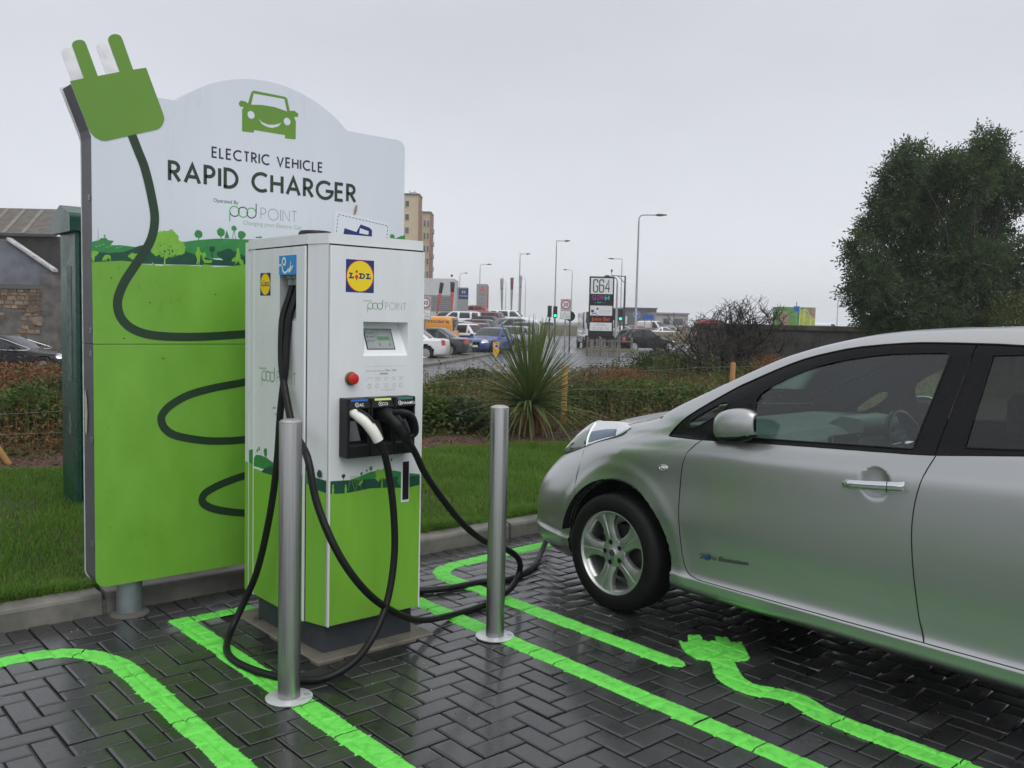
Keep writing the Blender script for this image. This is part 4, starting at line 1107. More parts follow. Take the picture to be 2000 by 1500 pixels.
def skin_rings(rings, sub, N1, N2, N3, amid0, amid1):
    P = np.stack([ring_points(r_, N1, N2, N3, amid0, amid1) for r_ in rings])       # ring, t, 3
    K = len(P)
    out, rid = [], []
    ch_ = np.sqrt(np.linalg.norm(np.diff(P, axis=0), axis=2) + 1e-4)               # centripetal
    for k in range(K - 1):
        p0, p1, p2, p3 = P[max(k - 1, 0)], P[k], P[k + 1], P[min(k + 2, K - 1)]
        d1 = ch_[k][:, None]; d0 = ch_[max(k - 1, 0)][:, None]; d2 = ch_[min(k + 1, K - 2)][:, None]
        m1 = ((p1 - p0) / d0 - (p2 - p0) / (d0 + d1) + (p2 - p1) / d1) * d1 if k > 0 else (p2 - p1)
        m2 = ((p2 - p1) / d1 - (p3 - p1) / (d1 + d2) + (p3 - p2) / d2) * d1 if k < K - 2 else (p2 - p1)
        if rings[k].get('sharp'): m1 = p2 - p1
        if rings[k + 1].get('sharp'): m2 = p2 - p1
        n = sub[k] if hasattr(sub, '__len__') else sub
        for j in range(n):
            t = j / n
            out.append((2 * t**3 - 3 * t**2 + 1) * p1 + (t**3 - 2 * t**2 + t) * m1 + (-2 * t**3 + 3 * t**2) * p2 + (t**3 - t**2) * m2)
            rid.append(k + t)
    out.append(P[-1]); rid.append(K - 1)
    return np.stack(out), np.array(rid)                                             # (rows, t, 3) as (a, w, z)
def grid_normals(G):
    du = np.gradient(G, axis=0); dv = np.gradient(G, axis=1)
    n = np.cross(du, dv)
    ln = np.linalg.norm(n, axis=2, keepdims=True)
    n = n / np.maximum(ln, 1e-12)
    return n
def in_poly(poly, a, z):
    a = np.asarray(a); z = np.asarray(z)
    ins = np.zeros(a.shape, bool)
    n = len(poly)
    for i in range(n):
        (x1, y1), (x2, y2) = poly[i], poly[(i + 1) % n]
        c = ((y1 > z) != (y2 > z))
        xi = (x2 - x1) * (z - y1) / ((y2 - y1) if abs(y2 - y1) > 1e-12 else 1e-12) + x1
        ins ^= c & (a < xi)
    return ins

# ------------------------------------------------------------------ the silver hatchback
leaf_rings = [
 dict(af=.82, ar=-3.30, W=.60, z=[(.8, .20), (-3.3, .20)], zf=.20, zr=.22, nf=3.2),
 dict(af=.905, ar=-3.36, W=.80, z=[(.8, .175), (.45, .18), (-.5, .205), (-2.4, .205), (-3.3, .21)], zf=.18, zr=.24, nf=4.8, sharp=1),
 dict(af=.945, ar=-3.42, W=.850, z=[(.8, .24), (.45, .235), (-.5, .235), (-2.4, .24), (-3.3, .27)], zf=.245, zr=.29, nf=5.0),
 dict(af=.965, ar=-3.44, W=.862, z=[(.8, .29), (-.5, .283), (-2.4, .287), (-3.3, .33)], zf=.30, zr=.34, nf=5.0),
 dict(af=.968, ar=-3.445, W=.8645, z=[(.8, .31), (-.5, .297), (-2.4, .301), (-3.3, .35)], zf=.315, zr=.36, nf=5.0, sharp=1),
 dict(af=.97, ar=-3.45, W=.848, z=[(.8, .33), (-.5, .315), (-2.4, .32), (-3.3, .37)], zf=.34, zr=.38, nf=5.0),
 dict(af=.975, ar=-3.46, W=.852, z=[(.8, .43), (-.5, .42), (-2.4, .43), (-3.3, .45)], zf=.44, zr=.46, nf=4.9),
 dict(af=.968, ar=-3.47, W=.874, z=[(.8, .56), (-.5, .58), (-2.4, .60), (-3.3, .60)], zf=.56, zr=.60, nf=4.2),
 dict(af=.93, ar=-3.46, W=.887, z=[(.8, .67), (.3, .71), (-.5, .75), (-2.4, .78), (-3.3, .76)], zf=.67, zr=.76, nf=3.4),
 dict(af=.865, ar=-3.43, W=[(.9, .86), (.5, .872), (.0, .935), (-.4, .922), (-.9, .898), (-1.6, .882), (-3.4, .882)], z=[(.8, .745), (.4, .81), (.0, .870), (-.5, .910), (-1.7, .955), (-2.4, .985), (-3.3, .93)], zf=.755, zr=.90, nf=3.0),
 dict(af=.80, ar=-3.42, W=[(.9, .83), (.5, .855), (.0, .925), (-.4, .922), (-.9, .892), (-1.6, .874), (-3.4, .874)], z=[(.8, .785), (.4, .850), (.0, .91), (-.5, .945), (-1.7, .985), (-2.4, 1.02), (-3.3, .97)], zf=.84, zr=.94, nf=2.9),
 dict(af=.60, ar=-3.40, W=[(.6, .79), (.3, .84), (-.1, .915), (-.4, .918), (-.9, .882), (-1.6, .862), (-3.4, .862)], z=[(.6, .875), (.3, .905), (.0, .94), (-.34, .968), (-.86, .988), (-1.68, 1.03), (-2.4, 1.065), (-3.3, 1.02)], zf=.935, zr=.98, nf=3.0),
 dict(af=.24, ar=-3.39, W=[(.3, .80), (-.1, .862), (-.5, .866), (-1, .856), (-3.4, .852)], z=[(.3, .945), (.0, .97), (-.34, .995), (-.86, 1.012), (-1.68, 1.056), (-2.4, 1.10), (-3.3, 1.06)], zf=1.02, zr=1.02, nf=4.6),
 dict(af=-.06, ar=-3.38, W=[(-.1, .845), (-.34, .856), (-.6, .852), (-1, .842), (-3.4, .840)], z=[(-.1, 1.03), (-.34, 1.035), (-.86, 1.045), (-1.68, 1.09), (-2.4, 1.13), (-3.3, 1.10)], zf=1.075, zr=1.06, nf=6.5, bp=1.3),
 dict(af=-.19, ar=-3.375, W=.830, z=[(-.2, 1.085), (-.86, 1.09), (-1.68, 1.13), (-2.4, 1.17), (-3.3, 1.14)], zf=1.115, zr=1.10, nf=9),
 dict(af=-.485, ar=-3.33, W=.783, z=[(-.5, 1.245), (-.86, 1.255), (-1.68, 1.275), (-2.4, 1.29), (-3.3, 1.24)], zf=1.275, zr=1.22, nf=7.5),
 dict(af=-.76, ar=-3.26, W=.742, z=[(-.8, 1.372), (-1.2, 1.395), (-1.68, 1.405), (-2.4, 1.39), (-3.2, 1.32)], zf=1.41, zr=1.32, nf=7.5),
 dict(af=-.93, ar=-3.22, W=.716, z=[(-.95, 1.432), (-1.2, 1.458), (-1.5, 1.475), (-1.9, 1.478), (-2.4, 1.45), (-3.2, 1.36)], zf=1.472, zr=1.365, nf=7),
 dict(af=-1.06, ar=-3.20, W=.684, z=[(-1.05, 1.468), (-1.3, 1.498), (-1.6, 1.515), (-1.9, 1.520), (-2.4, 1.49), (-3.2, 1.385)], zf=1.508, zr=1.385, nf=6),
 dict(af=-1.2, ar=-3.15, W=.62, z=[(-1.2, 1.508), (-1.4, 1.529), (-1.7, 1.545), (-1.95, 1.548), (-2.5, 1.51), (-3.1, 1.40)], zf=1.538, zr=1.40, nf=5),
 dict(af=-1.4, ar=-3.0, W=.40, z=[(-1.4, 1.545), (-1.8, 1.565), (-2.5, 1.53), (-3.0, 1.43)], zf=1.556, zr=1.43, nf=4),
 dict(af=-1.6, ar=-2.9, W=.0012, z=[(-1.6, 1.563), (-1.9, 1.572), (-2.5, 1.54), (-2.9, 1.455)], zf=1.562, zr=1.45, nf=3),
]
WHL = [(0., .316), (-2.70, .316)]
def flare(G):
    """crease ring around the wheel arches"""
    a, w, z = G[..., 0], G[..., 1], G[..., 2]
    for wa, rr in WHL:
        d = np.hypot(a - wa, z - .315)
        t = np.clip((.515 - d) / .07, 0, 1); t = t * t * (3 - 2 * t)
        side = np.clip((w - .55) / .15, 0, 1)
        lowfade = np.clip((z - .22) / .1, 0, 1)
        w += .008 * t * side * lowfade
        t2 = np.clip((.47 - d) / .08, 0, 1)
        w -= .007 * t2 * side
    for ha, hz in ((-1.451, .915), (-2.255, .955)):            # finger cups behind the door handles
        q = np.hypot((a - ha) / .064, (z - hz) / .066)
        k = np.clip(1 - q ** 3, 0, 1)
        w -= .020 * k * (w > .7)
    return G
sub = [2, 3, 4, 3, 3, 9, 12, 10, 16, 8, 8, 7, 7, 5, 10, 10, 6, 4, 4, 6, 5]
G, rid = skin_rings(leaf_rings, sub, 170, 70, 80, -1.5, -2.3)
G = flare(G)
NRM = grid_normals(G)                       # in (a, w, z)
if NRM[len(G) // 2, 200, 1] < 0: NRM = -NRM
ROOT = (4.42, 3.235, 0)
car = thing('electric_hatchback', 'silver five-door electric hatchback parked nose to the kerb beside the charger', 'car', (0, 0, 0))
car.location = ROOT
M_silver = mat('silver_paint', (.48, .49, .49), rough=.33, metal=.82, coat=.4, croug=.05, var=.015, vs=700, detail=2)
M_trim = mat('black_window_trim', (.007, .007, .008), rough=.3, rvar=.08, spec=.25)
M_inner = mat('inner_black', (.006, .006, .006), rough=.8)
M_card = mat('cabin_lining', (.075, .08, .08), rough=.8)
M_glass = glass('tinted_glass', (.76, .93, .86), .015, .075)
M_glassd = glass('privacy_glass', (.22, .25, .25), 0., .05)
M_tyre = mat('tyre_rubber', (.007, .007, .007), rough=.6, spec=.3, bump=.15, bs=90, rvar=.1)
M_alloy = mat('alloy_silver', (.52, .53, .52), rough=.36, metal=.85, var=.06, vs=20, rvar=.08)
M_chrome = mat('chrome', (.72, .73, .74), rough=.08, metal=1)
DLO = [(-.336, .981), (-.361, 1.019), (-.429, 1.083), (-.549, 1.166), (-.674, 1.244), (-.74, 1.277), (-.866, 1.337), (-1.005, 1.395), (-1.142, 1.433), (-1.274, 1.461), (-1.464, 1.483), (-1.585, 1.489), (-1.746, 1.491), (-1.919, 1.489), (-2.2, 1.468), (-2.5, 1.425), (-2.78, 1.36), (-2.95, 1.29), (-2.98, 1.22), (-2.85, 1.165), (-2.4, 1.125), (-1.984, 1.093), (-1.667, 1.056), (-1.428, 1.041), (-.844, 1.009), (-.594, .99), (-.488, .985)]
W_FRONT = [(-.845, 1.027), (-.815, 1.155), (-.829, 1.231), (-.96, 1.312), (-1.099, 1.372), (-1.237, 1.408), (-1.413, 1.438), (-1.640, 1.452), (-1.655, 1.445), (-1.65, 1.406), (-1.582, 1.067)]
W_QUARTER = [(-.445, 1.032), (-.465, 1.069), (-.568, 1.14), (-.639, 1.173), (-.659, 1.165), (-.644, 1.135), (-.583, 1.086), (-.491, 1.036)]
W_REAR = [(-1.775, 1.095), (-1.815, 1.450), (-1.919, 1.457), (-2.2, 1.437), (-2.5, 1.39), (-2.72, 1.335), (-2.74, 1.21), (-2.6, 1.165), (-2.2, 1.13)]
D_F = [(-.561, .987), (-.488, .919), (-.449, .797), (-.44, .646), (-.454, .477), (-.476, .356), (-.515, .312), (-.593, .303)]
D_B = [(-1.681, 1.063), (-1.642, .97), (-1.619, .86), (-1.612, .74), (-1.622, .58), (-1.641, .415), (-1.658, .345), (-1.67, .307)]
D_R = [(-2.52, 1.14), (-2.50, 1.0), (-2.42, .80), (-2.32, .62), (-2.28, .45), (-2.26, .33), (-2.25, .31)]
def smo(p, n=4): return [(q.x, q.y) for q in crom([(a, b, 0) for a, b in p], n)]
D_F, D_B, D_R = smo(D_F, 2), smo(D_B, 3), smo(D_R, 2)
DLO = smo(DLO + DLO[:1], 2)[:-1]; W_FRONT = smo(W_FRONT[:8], 2) + W_FRONT[8:]; W_QUARTER = smo(W_QUARTER + W_QUARTER[:1], 4)[:-1]
DOOR1 = D_F + D_B[::-1] + [(-1.428, 1.041), (-.844, 1.009), (-.594, .99)]
DOOR2 = D_B + D_R[::-1] + [(-2.4, 1.125), (-1.984, 1.093)]
BUMP = [(.43, .80), (.395, .748), (.385, .663), (.35, .56)]
def offs(pl_, d):
    out = []
    for i, p in enumerate(pl_):
        a, b = Vector(pl_[max(i - 1, 0)]), Vector(pl_[min(i + 1, len(pl_) - 1)])
        t = (b - a).normalized(); n_ = Vector((-t.y, t.x))
        out.append((p[0] + n_.x * d, p[1] + n_.y * d))
    return out
def dist_line(pl_, a, z):
    best = np.full(a.shape, 9.)
    for (x1, y1), (x2, y2) in zip(pl_, pl_[1:]):
        dx, dy = x2 - x1, y2 - y1
        t = np.clip(((a - x1) * dx + (z - y1) * dy) / (dx * dx + dy * dy), 0, 1)
        best = np.minimum(best, np.hypot(a - x1 - t * dx, z - y1 - t * dy))
    return best
ARCH = [[(wa + .392 * math.cos(R(t)), .312 + .392 * math.sin(R(t))) for t in range(-60, 241, 6)] for wa, _ in WHL]
SILL = [(-.593, .303), (-1.1, .3045), (-1.67, .307), (-2.25, .31)]
GAPS = [D_F, D_B, D_R, SILL, BUMP]

def half_bmesh():
    """dense skin of the left half with its exact normals, cut along every shut line"""
    bm = bmesh.new()
    ln = bm.verts.layers.float_vector.new('nrm')
    lr = bm.faces.layers.int.new('row'); lc = bm.faces.layers.int.new('colm')
    rows, cols = G.shape[:2]
    vs = [[None] * cols for _ in range(rows)]
    for i in range(rows):
        for j in range(cols):
            a, w, z = G[i, j]
            v = bm.verts.new((-w, a, z)); n_ = NRM[i, j]; v[ln] = (-n_[1], n_[0], n_[2]); vs[i][j] = v
    for i in range(rows - 1):
        for j in range(cols - 1):
            f_ = bm.faces.new((vs[i][j], vs[i][j + 1], vs[i + 1][j + 1], vs[i + 1][j]))
            f_[lr] = i; f_[lc] = j
    def cut(pl_, closed=False, wmin=.5):
        q = list(pl_) + ([pl_[0]] if closed else [])
        A0, A1, Z0, Z1 = min(p[0] for p in q) - .03, max(p[0] for p in q) + .03, min(p[1] for p in q) - .03, max(p[1] for p in q) + .03
        cand = {}
        for f_ in bm.faces:
            v0 = f_.verts[0].co
            if v0.x < -wmin and A0 < v0.y < A1 and Z0 < v0.z < Z1: cand[f_] = f_.calc_center_median()
        for (a1, z1), (a2, z2) in zip(q, q[1:]):
            lo_a, hi_a, lo_z, hi_z = min(a1, a2) - .016, max(a1, a2) + .016, min(z1, z2) - .016, max(z1, z2) + .016
            fs = [f_ for f_, c in cand.items() if lo_a < c.y < hi_a and lo_z < c.z < hi_z]
            if not fs: continue
            es = {e_ for f_ in fs for e_ in f_.edges}; vv = {v for f_ in fs for v in f_.verts}
            res = bmesh.ops.bisect_plane(bm, geom=list(vv) + list(es) + fs, plane_co=(0, a1, z1), plane_no=(0, -(z2 - z1), a2 - a1), dist=2e-4)
            for f_ in fs:
                if f_.is_valid: cand[f_] = f_.calc_center_median()
            for g in res['geom']:
                if isinstance(g, bmesh.types.BMFace): cand[g] = g.calc_center_median()
    for A_ in ARCH: cut(A_)
    cut(DLO, True); cut(W_FRONT, True); cut(W_QUARTER, True); cut(W_REAR, True)
    for g in GAPS: cut(g)
    cut([(-1.667, 1.05), (-1.746, 1.493)]); cut([(-1.673, 1.05), (-1.752, 1.493)])
    return bm, ln, lr, lc
bm, L_n, L_r, L_c = half_bmesh()
fc = list(bm.faces)
ctr = np.array([f_.calc_center_median()[:] for f_ in fc])
nx = np.abs(np.array([f_.normal.x for f_ in fc]))
row = np.array([f_[L_r] for f_ in fc]); colm = np.array([f_[L_c] for f_ in fc])
aa, zz, ww = ctr[:, 1], ctr[:, 2], -ctr[:, 0]
rring = rid[row]
side = (ww > .56) & (nx > .12)
reg = np.array(['body_shell'] * len(fc), dtype=object)
ws = (rring >= 13.55) & (rring < 17.0) & (colm < 240) & (aa > -1.5) & (ww < np.interp(rring, [13.5, 15, 17], [.70, .66, .585]))
reg[ws] = 'windscreen'
rw = (rring >= 14.5) & (rring < 16.9) & (aa < -2.6) & (ww < .60)
reg[rw] = 'rear_screen'
bon = (rring >= 9.6) & (rring < 13.2) & (aa > -.25) & (ww < .60)
reg[bon] = 'bonnet'
cowl = (rring >= 13.2) & (rring < 13.55) & (ww < .72) & (aa > -.6)
reg[cowl] = 'cowl'
reg[side & in_poly(DOOR1, aa, zz)] = 'front_door'
reg[side & in_poly(DOOR2, aa, zz)] = 'rear_door'
dlo = (ww > .60) & (rring < 18.5) & (rring > 11) & in_poly(DLO, aa, zz)
reg[dlo] = 'window_trim'
reg[dlo & in_poly(W_FRONT, aa, zz)] = 'front_window'
reg[dlo & in_poly(W_QUARTER, aa, zz)] = 'quarter_window'
reg[dlo & in_poly(W_REAR, aa, zz)] = 'rear_window'
bpl = dist_line([(-1.67, 1.05), (-1.749, 1.493)], aa, zz)
reg[dlo & (bpl < .0035)] = 'bslit'
for (wa, _), A_ in zip(WHL, ARCH):
    reg[(ww > .45) & in_poly(A_, aa, zz)] = 'arch'
    reg[(ww > .45) & (zz < .312) & (np.abs(aa - wa) < .33)] = 'arch'
reg[(rring < 1) & (ww > .4) & ((np.abs(aa) < .38) | (np.abs(aa + 2.7) < .38))] = 'arch'

def region_object(names, oname, mt, parent, lift=0., mirror=True, thick=0., shift=False):
    vidx, V, N_, Fc = {}, [], [], []
    nm = set(names)
    for f_, r_ in zip(fc, reg):
        if r_ in nm:
            ids = []
            for v in f_.verts:
                k = vidx.get(v.index)
                if k is None:
                    k = vidx[v.index] = len(V); V.append(v.co[:]); N_.append(v[L_n][:])
                ids.append(k)
            Fc.append(ids)
    V = np.array(V); N_ = np.array(N_)
    N_ /= np.maximum(np.linalg.norm(N_, axis=1, keepdims=True), 1e-9)
    if shift:                                   # open the shut lines: edges on a line draw back 2.4 mm into their own panel
        ctr_ = np.array([np.mean([V[i] for i in f_], axis=0) for f_ in Fc])
        push = np.zeros_like(V); cnt = np.zeros(len(V))
        for f_, c in zip(Fc, ctr_):
            for i in f_: push[i] += c - V[i]; cnt[i] += 1
        push /= np.maximum(cnt, 1)[:, None]
        for g in GAPS:
            on = (dist_line(g, V[:, 1], V[:, 2]) < .0012) & (V[:, 0] < -.5)
            for (x1, y1), (x2, y2) in zip(g, g[1:]):
                dx, dy = x2 - x1, y2 - y1
                L2 = dx * dx + dy * dy
                tt = ((V[:, 1] - x1) * dx + (V[:, 2] - y1) * dy) / L2
                m = on & (tt >= -.01) & (tt <= 1.01)
                n_ = np.array([-dy, dx]) / math.sqrt(L2)
                sg_ = np.sign(push[:, 1] * n_[0] + push[:, 2] * n_[1])
                V[m, 1] += (sg_ * n_[0] * .0024)[m]; V[m, 2] += (sg_ * n_[1] * .0024)[m]
                on = on & ~m
    V = V + N_ * lift
    outs = []
    for sgn in ((1, -1) if mirror == 'split' else ((1,) if not mirror else (0,))):
        if sgn == 1: VV, NN, FF = V, N_, [f_[::-1] for f_ in Fc]
        elif sgn == -1: VV, NN, FF = V * [-1, 1, 1], N_ * [-1, 1, 1], Fc
        else:
            n_ = len(V)
            VV = np.vstack([V, V * [-1, 1, 1]]); NN = np.vstack([N_, N_ * [-1, 1, 1]]); FF = [f_[::-1] for f_ in Fc] + [[i + n_ for i in f_] for f_ in Fc]
        me = bpy.data.meshes.new(oname)
        me.from_pydata(VV.tolist(), [], FF)
        me.materials.append(mt)
        me.polygons.foreach_set('use_smooth', [True] * len(me.polygons))
        me.update()
        # faces must look along the exact normals
        fn = np.array([p.normal[:] for p in me.polygons]); fv = np.array([NN[list(p.vertices)].mean(0) for p in me.polygons])
        if (fn * fv).sum(1).mean() < 0: me.flip_normals()
        me.normals_split_custom_set_from_vertices(NN.tolist())
        o = link_mesh(oname, me, parent)
        if thick:
            md = o.modifiers.new('thick', 'SOLIDIFY'); md.thickness = thick; md.offset = -1
        outs.append(o)
    return outs
bm.verts.index_update()
region_object(['body_shell'], 'body_shell', M_silver, car)
region_object(['bonnet'], 'bonnet', M_silver, car, lift=.0025, thick=.01)
region_object(['cowl'], 'windscreen_cowl', M_trim, car, lift=-.004)
doors = region_object(['front_door'], 'front_door', M_silver, car, mirror='split')
region_object(['rear_door'], 'rear_door', M_silver, car, mirror='split')
region_object(['window_trim'], 'window_trim', M_trim, car, lift=-.001, mirror='split')
region_object(['bslit'], 'pillar_gap', M_inner, car, lift=-.006, mirror='split')
region_object(['front_window'], 'front_window', M_glass, car, lift=-.005, mirror='split')
region_object(['quarter_window'], 'quarter_window', M_glass, car, lift=-.004, mirror='split')
region_object(['rear_window'], 'rear_window', M_glassd, car, lift=-.005, mirror='split')
region_object(['windscreen'], 'windscreen', M_glass, car, lift=-.002)
region_object(['rear_screen'], 'rear_screen', M_glassd, car, lift=-.002)
region_object(['body_shell', 'bonnet', 'front_door', 'rear_door', 'window_trim', 'x', 'hl', 'cowl'] if False else ['body_shell', 'bonnet', 'front_door', 'rear_door', 'x', 'hl', 'cowl'], 'inner_shell', M_card, car, lift=-.022)
bmv = {v.index: (np.array(v.co[:]), np.array(v[L_n][:])) for v in bm.verts}
# ------------------------------------------------------------------ car fittings (local: x across, y forward, z up; left side is -x)
def carpart(mb, name, mt, parent=None, **k): return mb.build(name, mt, parent or car, local=True, **k)
def both(fn):
    fn(-1); fn(1)
# head lamps: raised pods that run back along the wing
HL_L = [(.444, .808, .704), (.515, .695, .741), (.56, .60, .768), (.605, .48, .80), (.631, .41, .828), (.671, .258, .878), (.696, .123, .917), (.690, .055, .955)]
HL_U = [(.444, .812, .709), (.45, .765, .758), (.47, .642, .866), (.49, .52, .940), (.50, .445, .958), (.53, .31, .969), (.60, .15, .972), (.675, .04, .974)]
HL_I = [(.43, .80, .70), (.38, .74, .785), (.355, .64, .862), (.35, .54, .905), (.36, .46, .925), (.40, .33, .955), (.50, .19, .968), (.65, .05, .974)]
def pod_grid(s_):
    st = []
    for L_, U_, I_ in zip(HL_L, HL_U, HL_I):
        L_, U_, I_ = Vector(L_), Vector(U_), Vector(I_)
        n_ = Vector((.75, .35, .55))
        m1 = L_.lerp(U_, .35) + n_ * .018 * min(1, (U_ - L_).length / .06)
        m2 = L_.lerp(U_, .75) + n_ * .014 * min(1, (U_ - L_).length / .06)
        m3 = U_.lerp(I_, .5) + Vector((0, 0, .006))
        st.append([L_ - n_ * .012, L_, m1, m2, U_, m3, I_, I_ - Vector((0, 0, .02))])
    rows = []
    fine = [crom([c[k] for c in st], 5) for k in range(8)]
    for i in range(len(fine[0])):
        rows.append([Vector((s_ * -1 * -p.x if False else s_ * p.x, p.y, p.z)) for p in crom([fine[k][i] for k in range(8)], 3)])
    return rows
M_lens = mat('headlamp_lens', (.55, .57, .58), rough=.12, metal=.55, coat=1, croug=.02, var=.25, vs=40)
M_refl = mat('headlamp_reflector', (.80, .81, .82), rough=.1, metal=.75, coat=1, croug=.02)
M_hblue = mat('headlamp_blue', (.015, .075, .16), rough=.12, metal=.3, coat=1)
def headlight(s_):
    rows = pod_grid(s_)
    n = len(rows[0])
    root = thing_part('headlight', car)
    def strip(i0, i1, k0, k1, nm, mt, lift=0.):
        mb = MB()
        vs = [tuple(rows[i][k] + Vector((s_ * .7, .3, .5)) * lift) for i in range(i0, i1 + 1) for k in range(k0, k1 + 1)]
        w_ = k1 - k0 + 1
        fs = [(i * w_ + k, i * w_ + k + 1, (i + 1) * w_ + k + 1, (i + 1) * w_ + k) for i in range(i1 - i0) for k in range(w_ - 1)]
        if s_ < 0: fs = [f_[::-1] for f_ in fs]
        mb.add(vs, fs)
        return carpart(mb, nm, mt, root, smooth=50)
    q = 19
    strip(0, q, 0, n - 1, 'lens', M_lens)
    strip(q, len(rows) - 1, 0, n - 1, 'reflector', M_refl)
    strip(q + 1, q + 10, 4, 7, 'blue_panel', M_hblue, .003)
    strip(8, q - 1, 4, 8, 'lower_lens', mat('lens_green_grey', (.10, .14, .10), rough=.1, metal=.4, coat=1), .002)
    mb = MB().tube([rows[q][k] + Vector((s_ * .7, .3, .5)) * .003 for k in range(2, n - 3)], .0035, 6)
    carpart(mb, 'divider', M_refl, root, smooth=True)
    mb = MB().tube([rows[i][3] + Vector((s_ * .7, .3, .5)) * .0015 for i in range(0, len(rows))], .003, 6)
    carpart(mb, 'lens_rim', M_trim, root, smooth=True)
both(headlight)
# wheels
def wheel(a, s_):
    root = thing_part('wheel', car)
    root.location = (s_ * .872, a, .316)
    root.rotation_euler = (0, 0, 0 if s_ < 0 else math.pi)
    # local: -x is outwards
    w = .205
    prof = [(.222, .012), (.232, .004), (.262, .000), (.292, .006), (.308, .020), (.315, .042), (.316, .075), (.316, w - .04), (.308, w - .02), (.29, w - .006), (.25, w), (.222, w - .01)]
    carpart(MB().lathe(prof, (0, 0, 0), 56, axis='x', caps=False), 'tyre', M_tyre, root, smooth=50)
    mb = MB().lathe([(.205, .05), (.212, .018), (.219, .009), (.226, .010), (.227, .018), (.205, .034), (.196, .06), (.192, .15), (.15, .16)], (0, 0, 0), 56, axis='x', caps=False)
    rim = carpart(mb, 'rim', M_alloy, root, smooth=35)
    carpart(MB().lathe([(.0, .10), (.145, .10), (.145, .112), (0, .112)], (0, 0, 0), 32, axis='x'), 'brake_disc', mat('brake_iron', (.10, .095, .09), rough=.5, metal=.7, var=.3, vs=20), root, smooth=35)
    carpart(MB().lathe([(.0, .165), (.2, .165)], (0, 0, 0), 32, axis='x'), 'wheel_back', M_inner, root)
    # five broad spokes: wide at the rim, crease down the middle
    for k in range(5):
        t = R(72 * k)
        sp_ = MB()
        prof = [(.048, .050), (.075, .040), (.11, .037), (.145, .041), (.175, .053), (.203, .076), (.214, .092)]
        rows = []
        for r_, hw in prof:
            bow = .012 + .020 * (1 - r_ / .21)
            xo = .012 + bow * .6 + (.012 if r_ < .06 else 0)
            rows.append([(xo + .032, -hw - .004), (xo + .010, -hw), (xo + .002, -hw * .62), (xo, -hw * .12), (xo + .0035, 0), (xo, hw * .12), (xo + .002, hw * .62), (xo + .010, hw), (xo + .032, hw + .004)])
        vs, m_ = [], len(rows[0])
        for (r_, hw), rw_ in zip(prof, rows):
            for xo, y in rw_:
                py, pz = r_, y
                if r_ > .17:
                    q = math.hypot(r_, y); ang = math.atan2(y, r_); py, pz = r_ * math.cos(ang), r_ * math.sin(ang)
                vs.append((xo, py * math.cos(t) - pz * math.sin(t), py * math.sin(t) + pz * math.cos(t)))
        sp_.add(vs, [(i * m_ + j, i * m_ + j + 1, (i + 1) * m_ + j + 1, (i + 1) * m_ + j) for i in range(len(rows) - 1) for j in range(m_ - 1)])
        carpart(sp_, 'spoke', M_alloy, rim, smooth=35)
    hubp = [(.0, .018), (.022, .018), (.026, .021), (.03, .024), (.075, .030), (.082, .040), (.082, .06)]
    carpart(MB().lathe(hubp, (0, 0, 0), 32, axis='x', caps=False), 'hub', M_alloy, rim, smooth=35)
    mb = MB().lathe([(.0, .0165), (.019, .0165), (.021, .0185)], (0, 0, 0), 20, axis='x', caps=False)
    cap_ = carpart(mb, 'centre_cap', mat('cap_grey', (.20, .20, .20), rough=.3, metal=.6), rim, smooth=35)
    mb = MB().ribbon(arc(0, 0, .013, .013, 0, 360, 18)[:-1], .003, lambda u_, v_, d: (.0164 - d, u_, v_), .0004, 0, True)
    mb.flat([(-.017, -.0025), (.017, -.0025), (.017, .0025), (-.017, .0025)], lambda u_, v_, d: (.0164 - d, u_, v_), .0008)
    carpart(mb, 'cap_emblem', M_chrome, rim)
    for k in range(5):
        t = R(180 + 36 + 72 * k + 36)
        y, z = .0572 * math.cos(t + R(36)), .0572 * math.sin(t + R(36))
        mb = MB().lathe([(.0, .0262), (.0095, .0262), (.0125, .0235), (.0135, .0245)], (0, y, z), 14, axis='x', caps=False)
        carpart(mb, 'wheel_nut', mat('nut_dark', (.03, .03, .03), rough=.4, metal=.7), rim, smooth=35)
    return root
for a in (0, -2.70):
    both(lambda s_: wheel(a, s_))
for a in (0, -2.70):
    for s_ in (-1, 1):
        mb = MB()
        n = 20
        vs = []
        for k in range(n + 1):
            t = R(8 + 164 * k / n)
            for w_ in (.50, .845): vs.append((s_ * w_, a + .398 * math.cos(t), .312 + .398 * math.sin(t)))
        mb.add(vs, [(2 * k, 2 * k + 1, 2 * k + 3, 2 * k + 2) for k in range(n)])
        mb.flat([(a + .398 * math.cos(R(8 + 164 * k / n)), .312 + .398 * math.sin(R(8 + 164 * k / n))) for k in range(n + 1)], lambda u_, v_, d: (s_ * .50, u_, v_), 0)
        carpart(mb, 'wheel_arch_liner', M_inner, smooth=40)
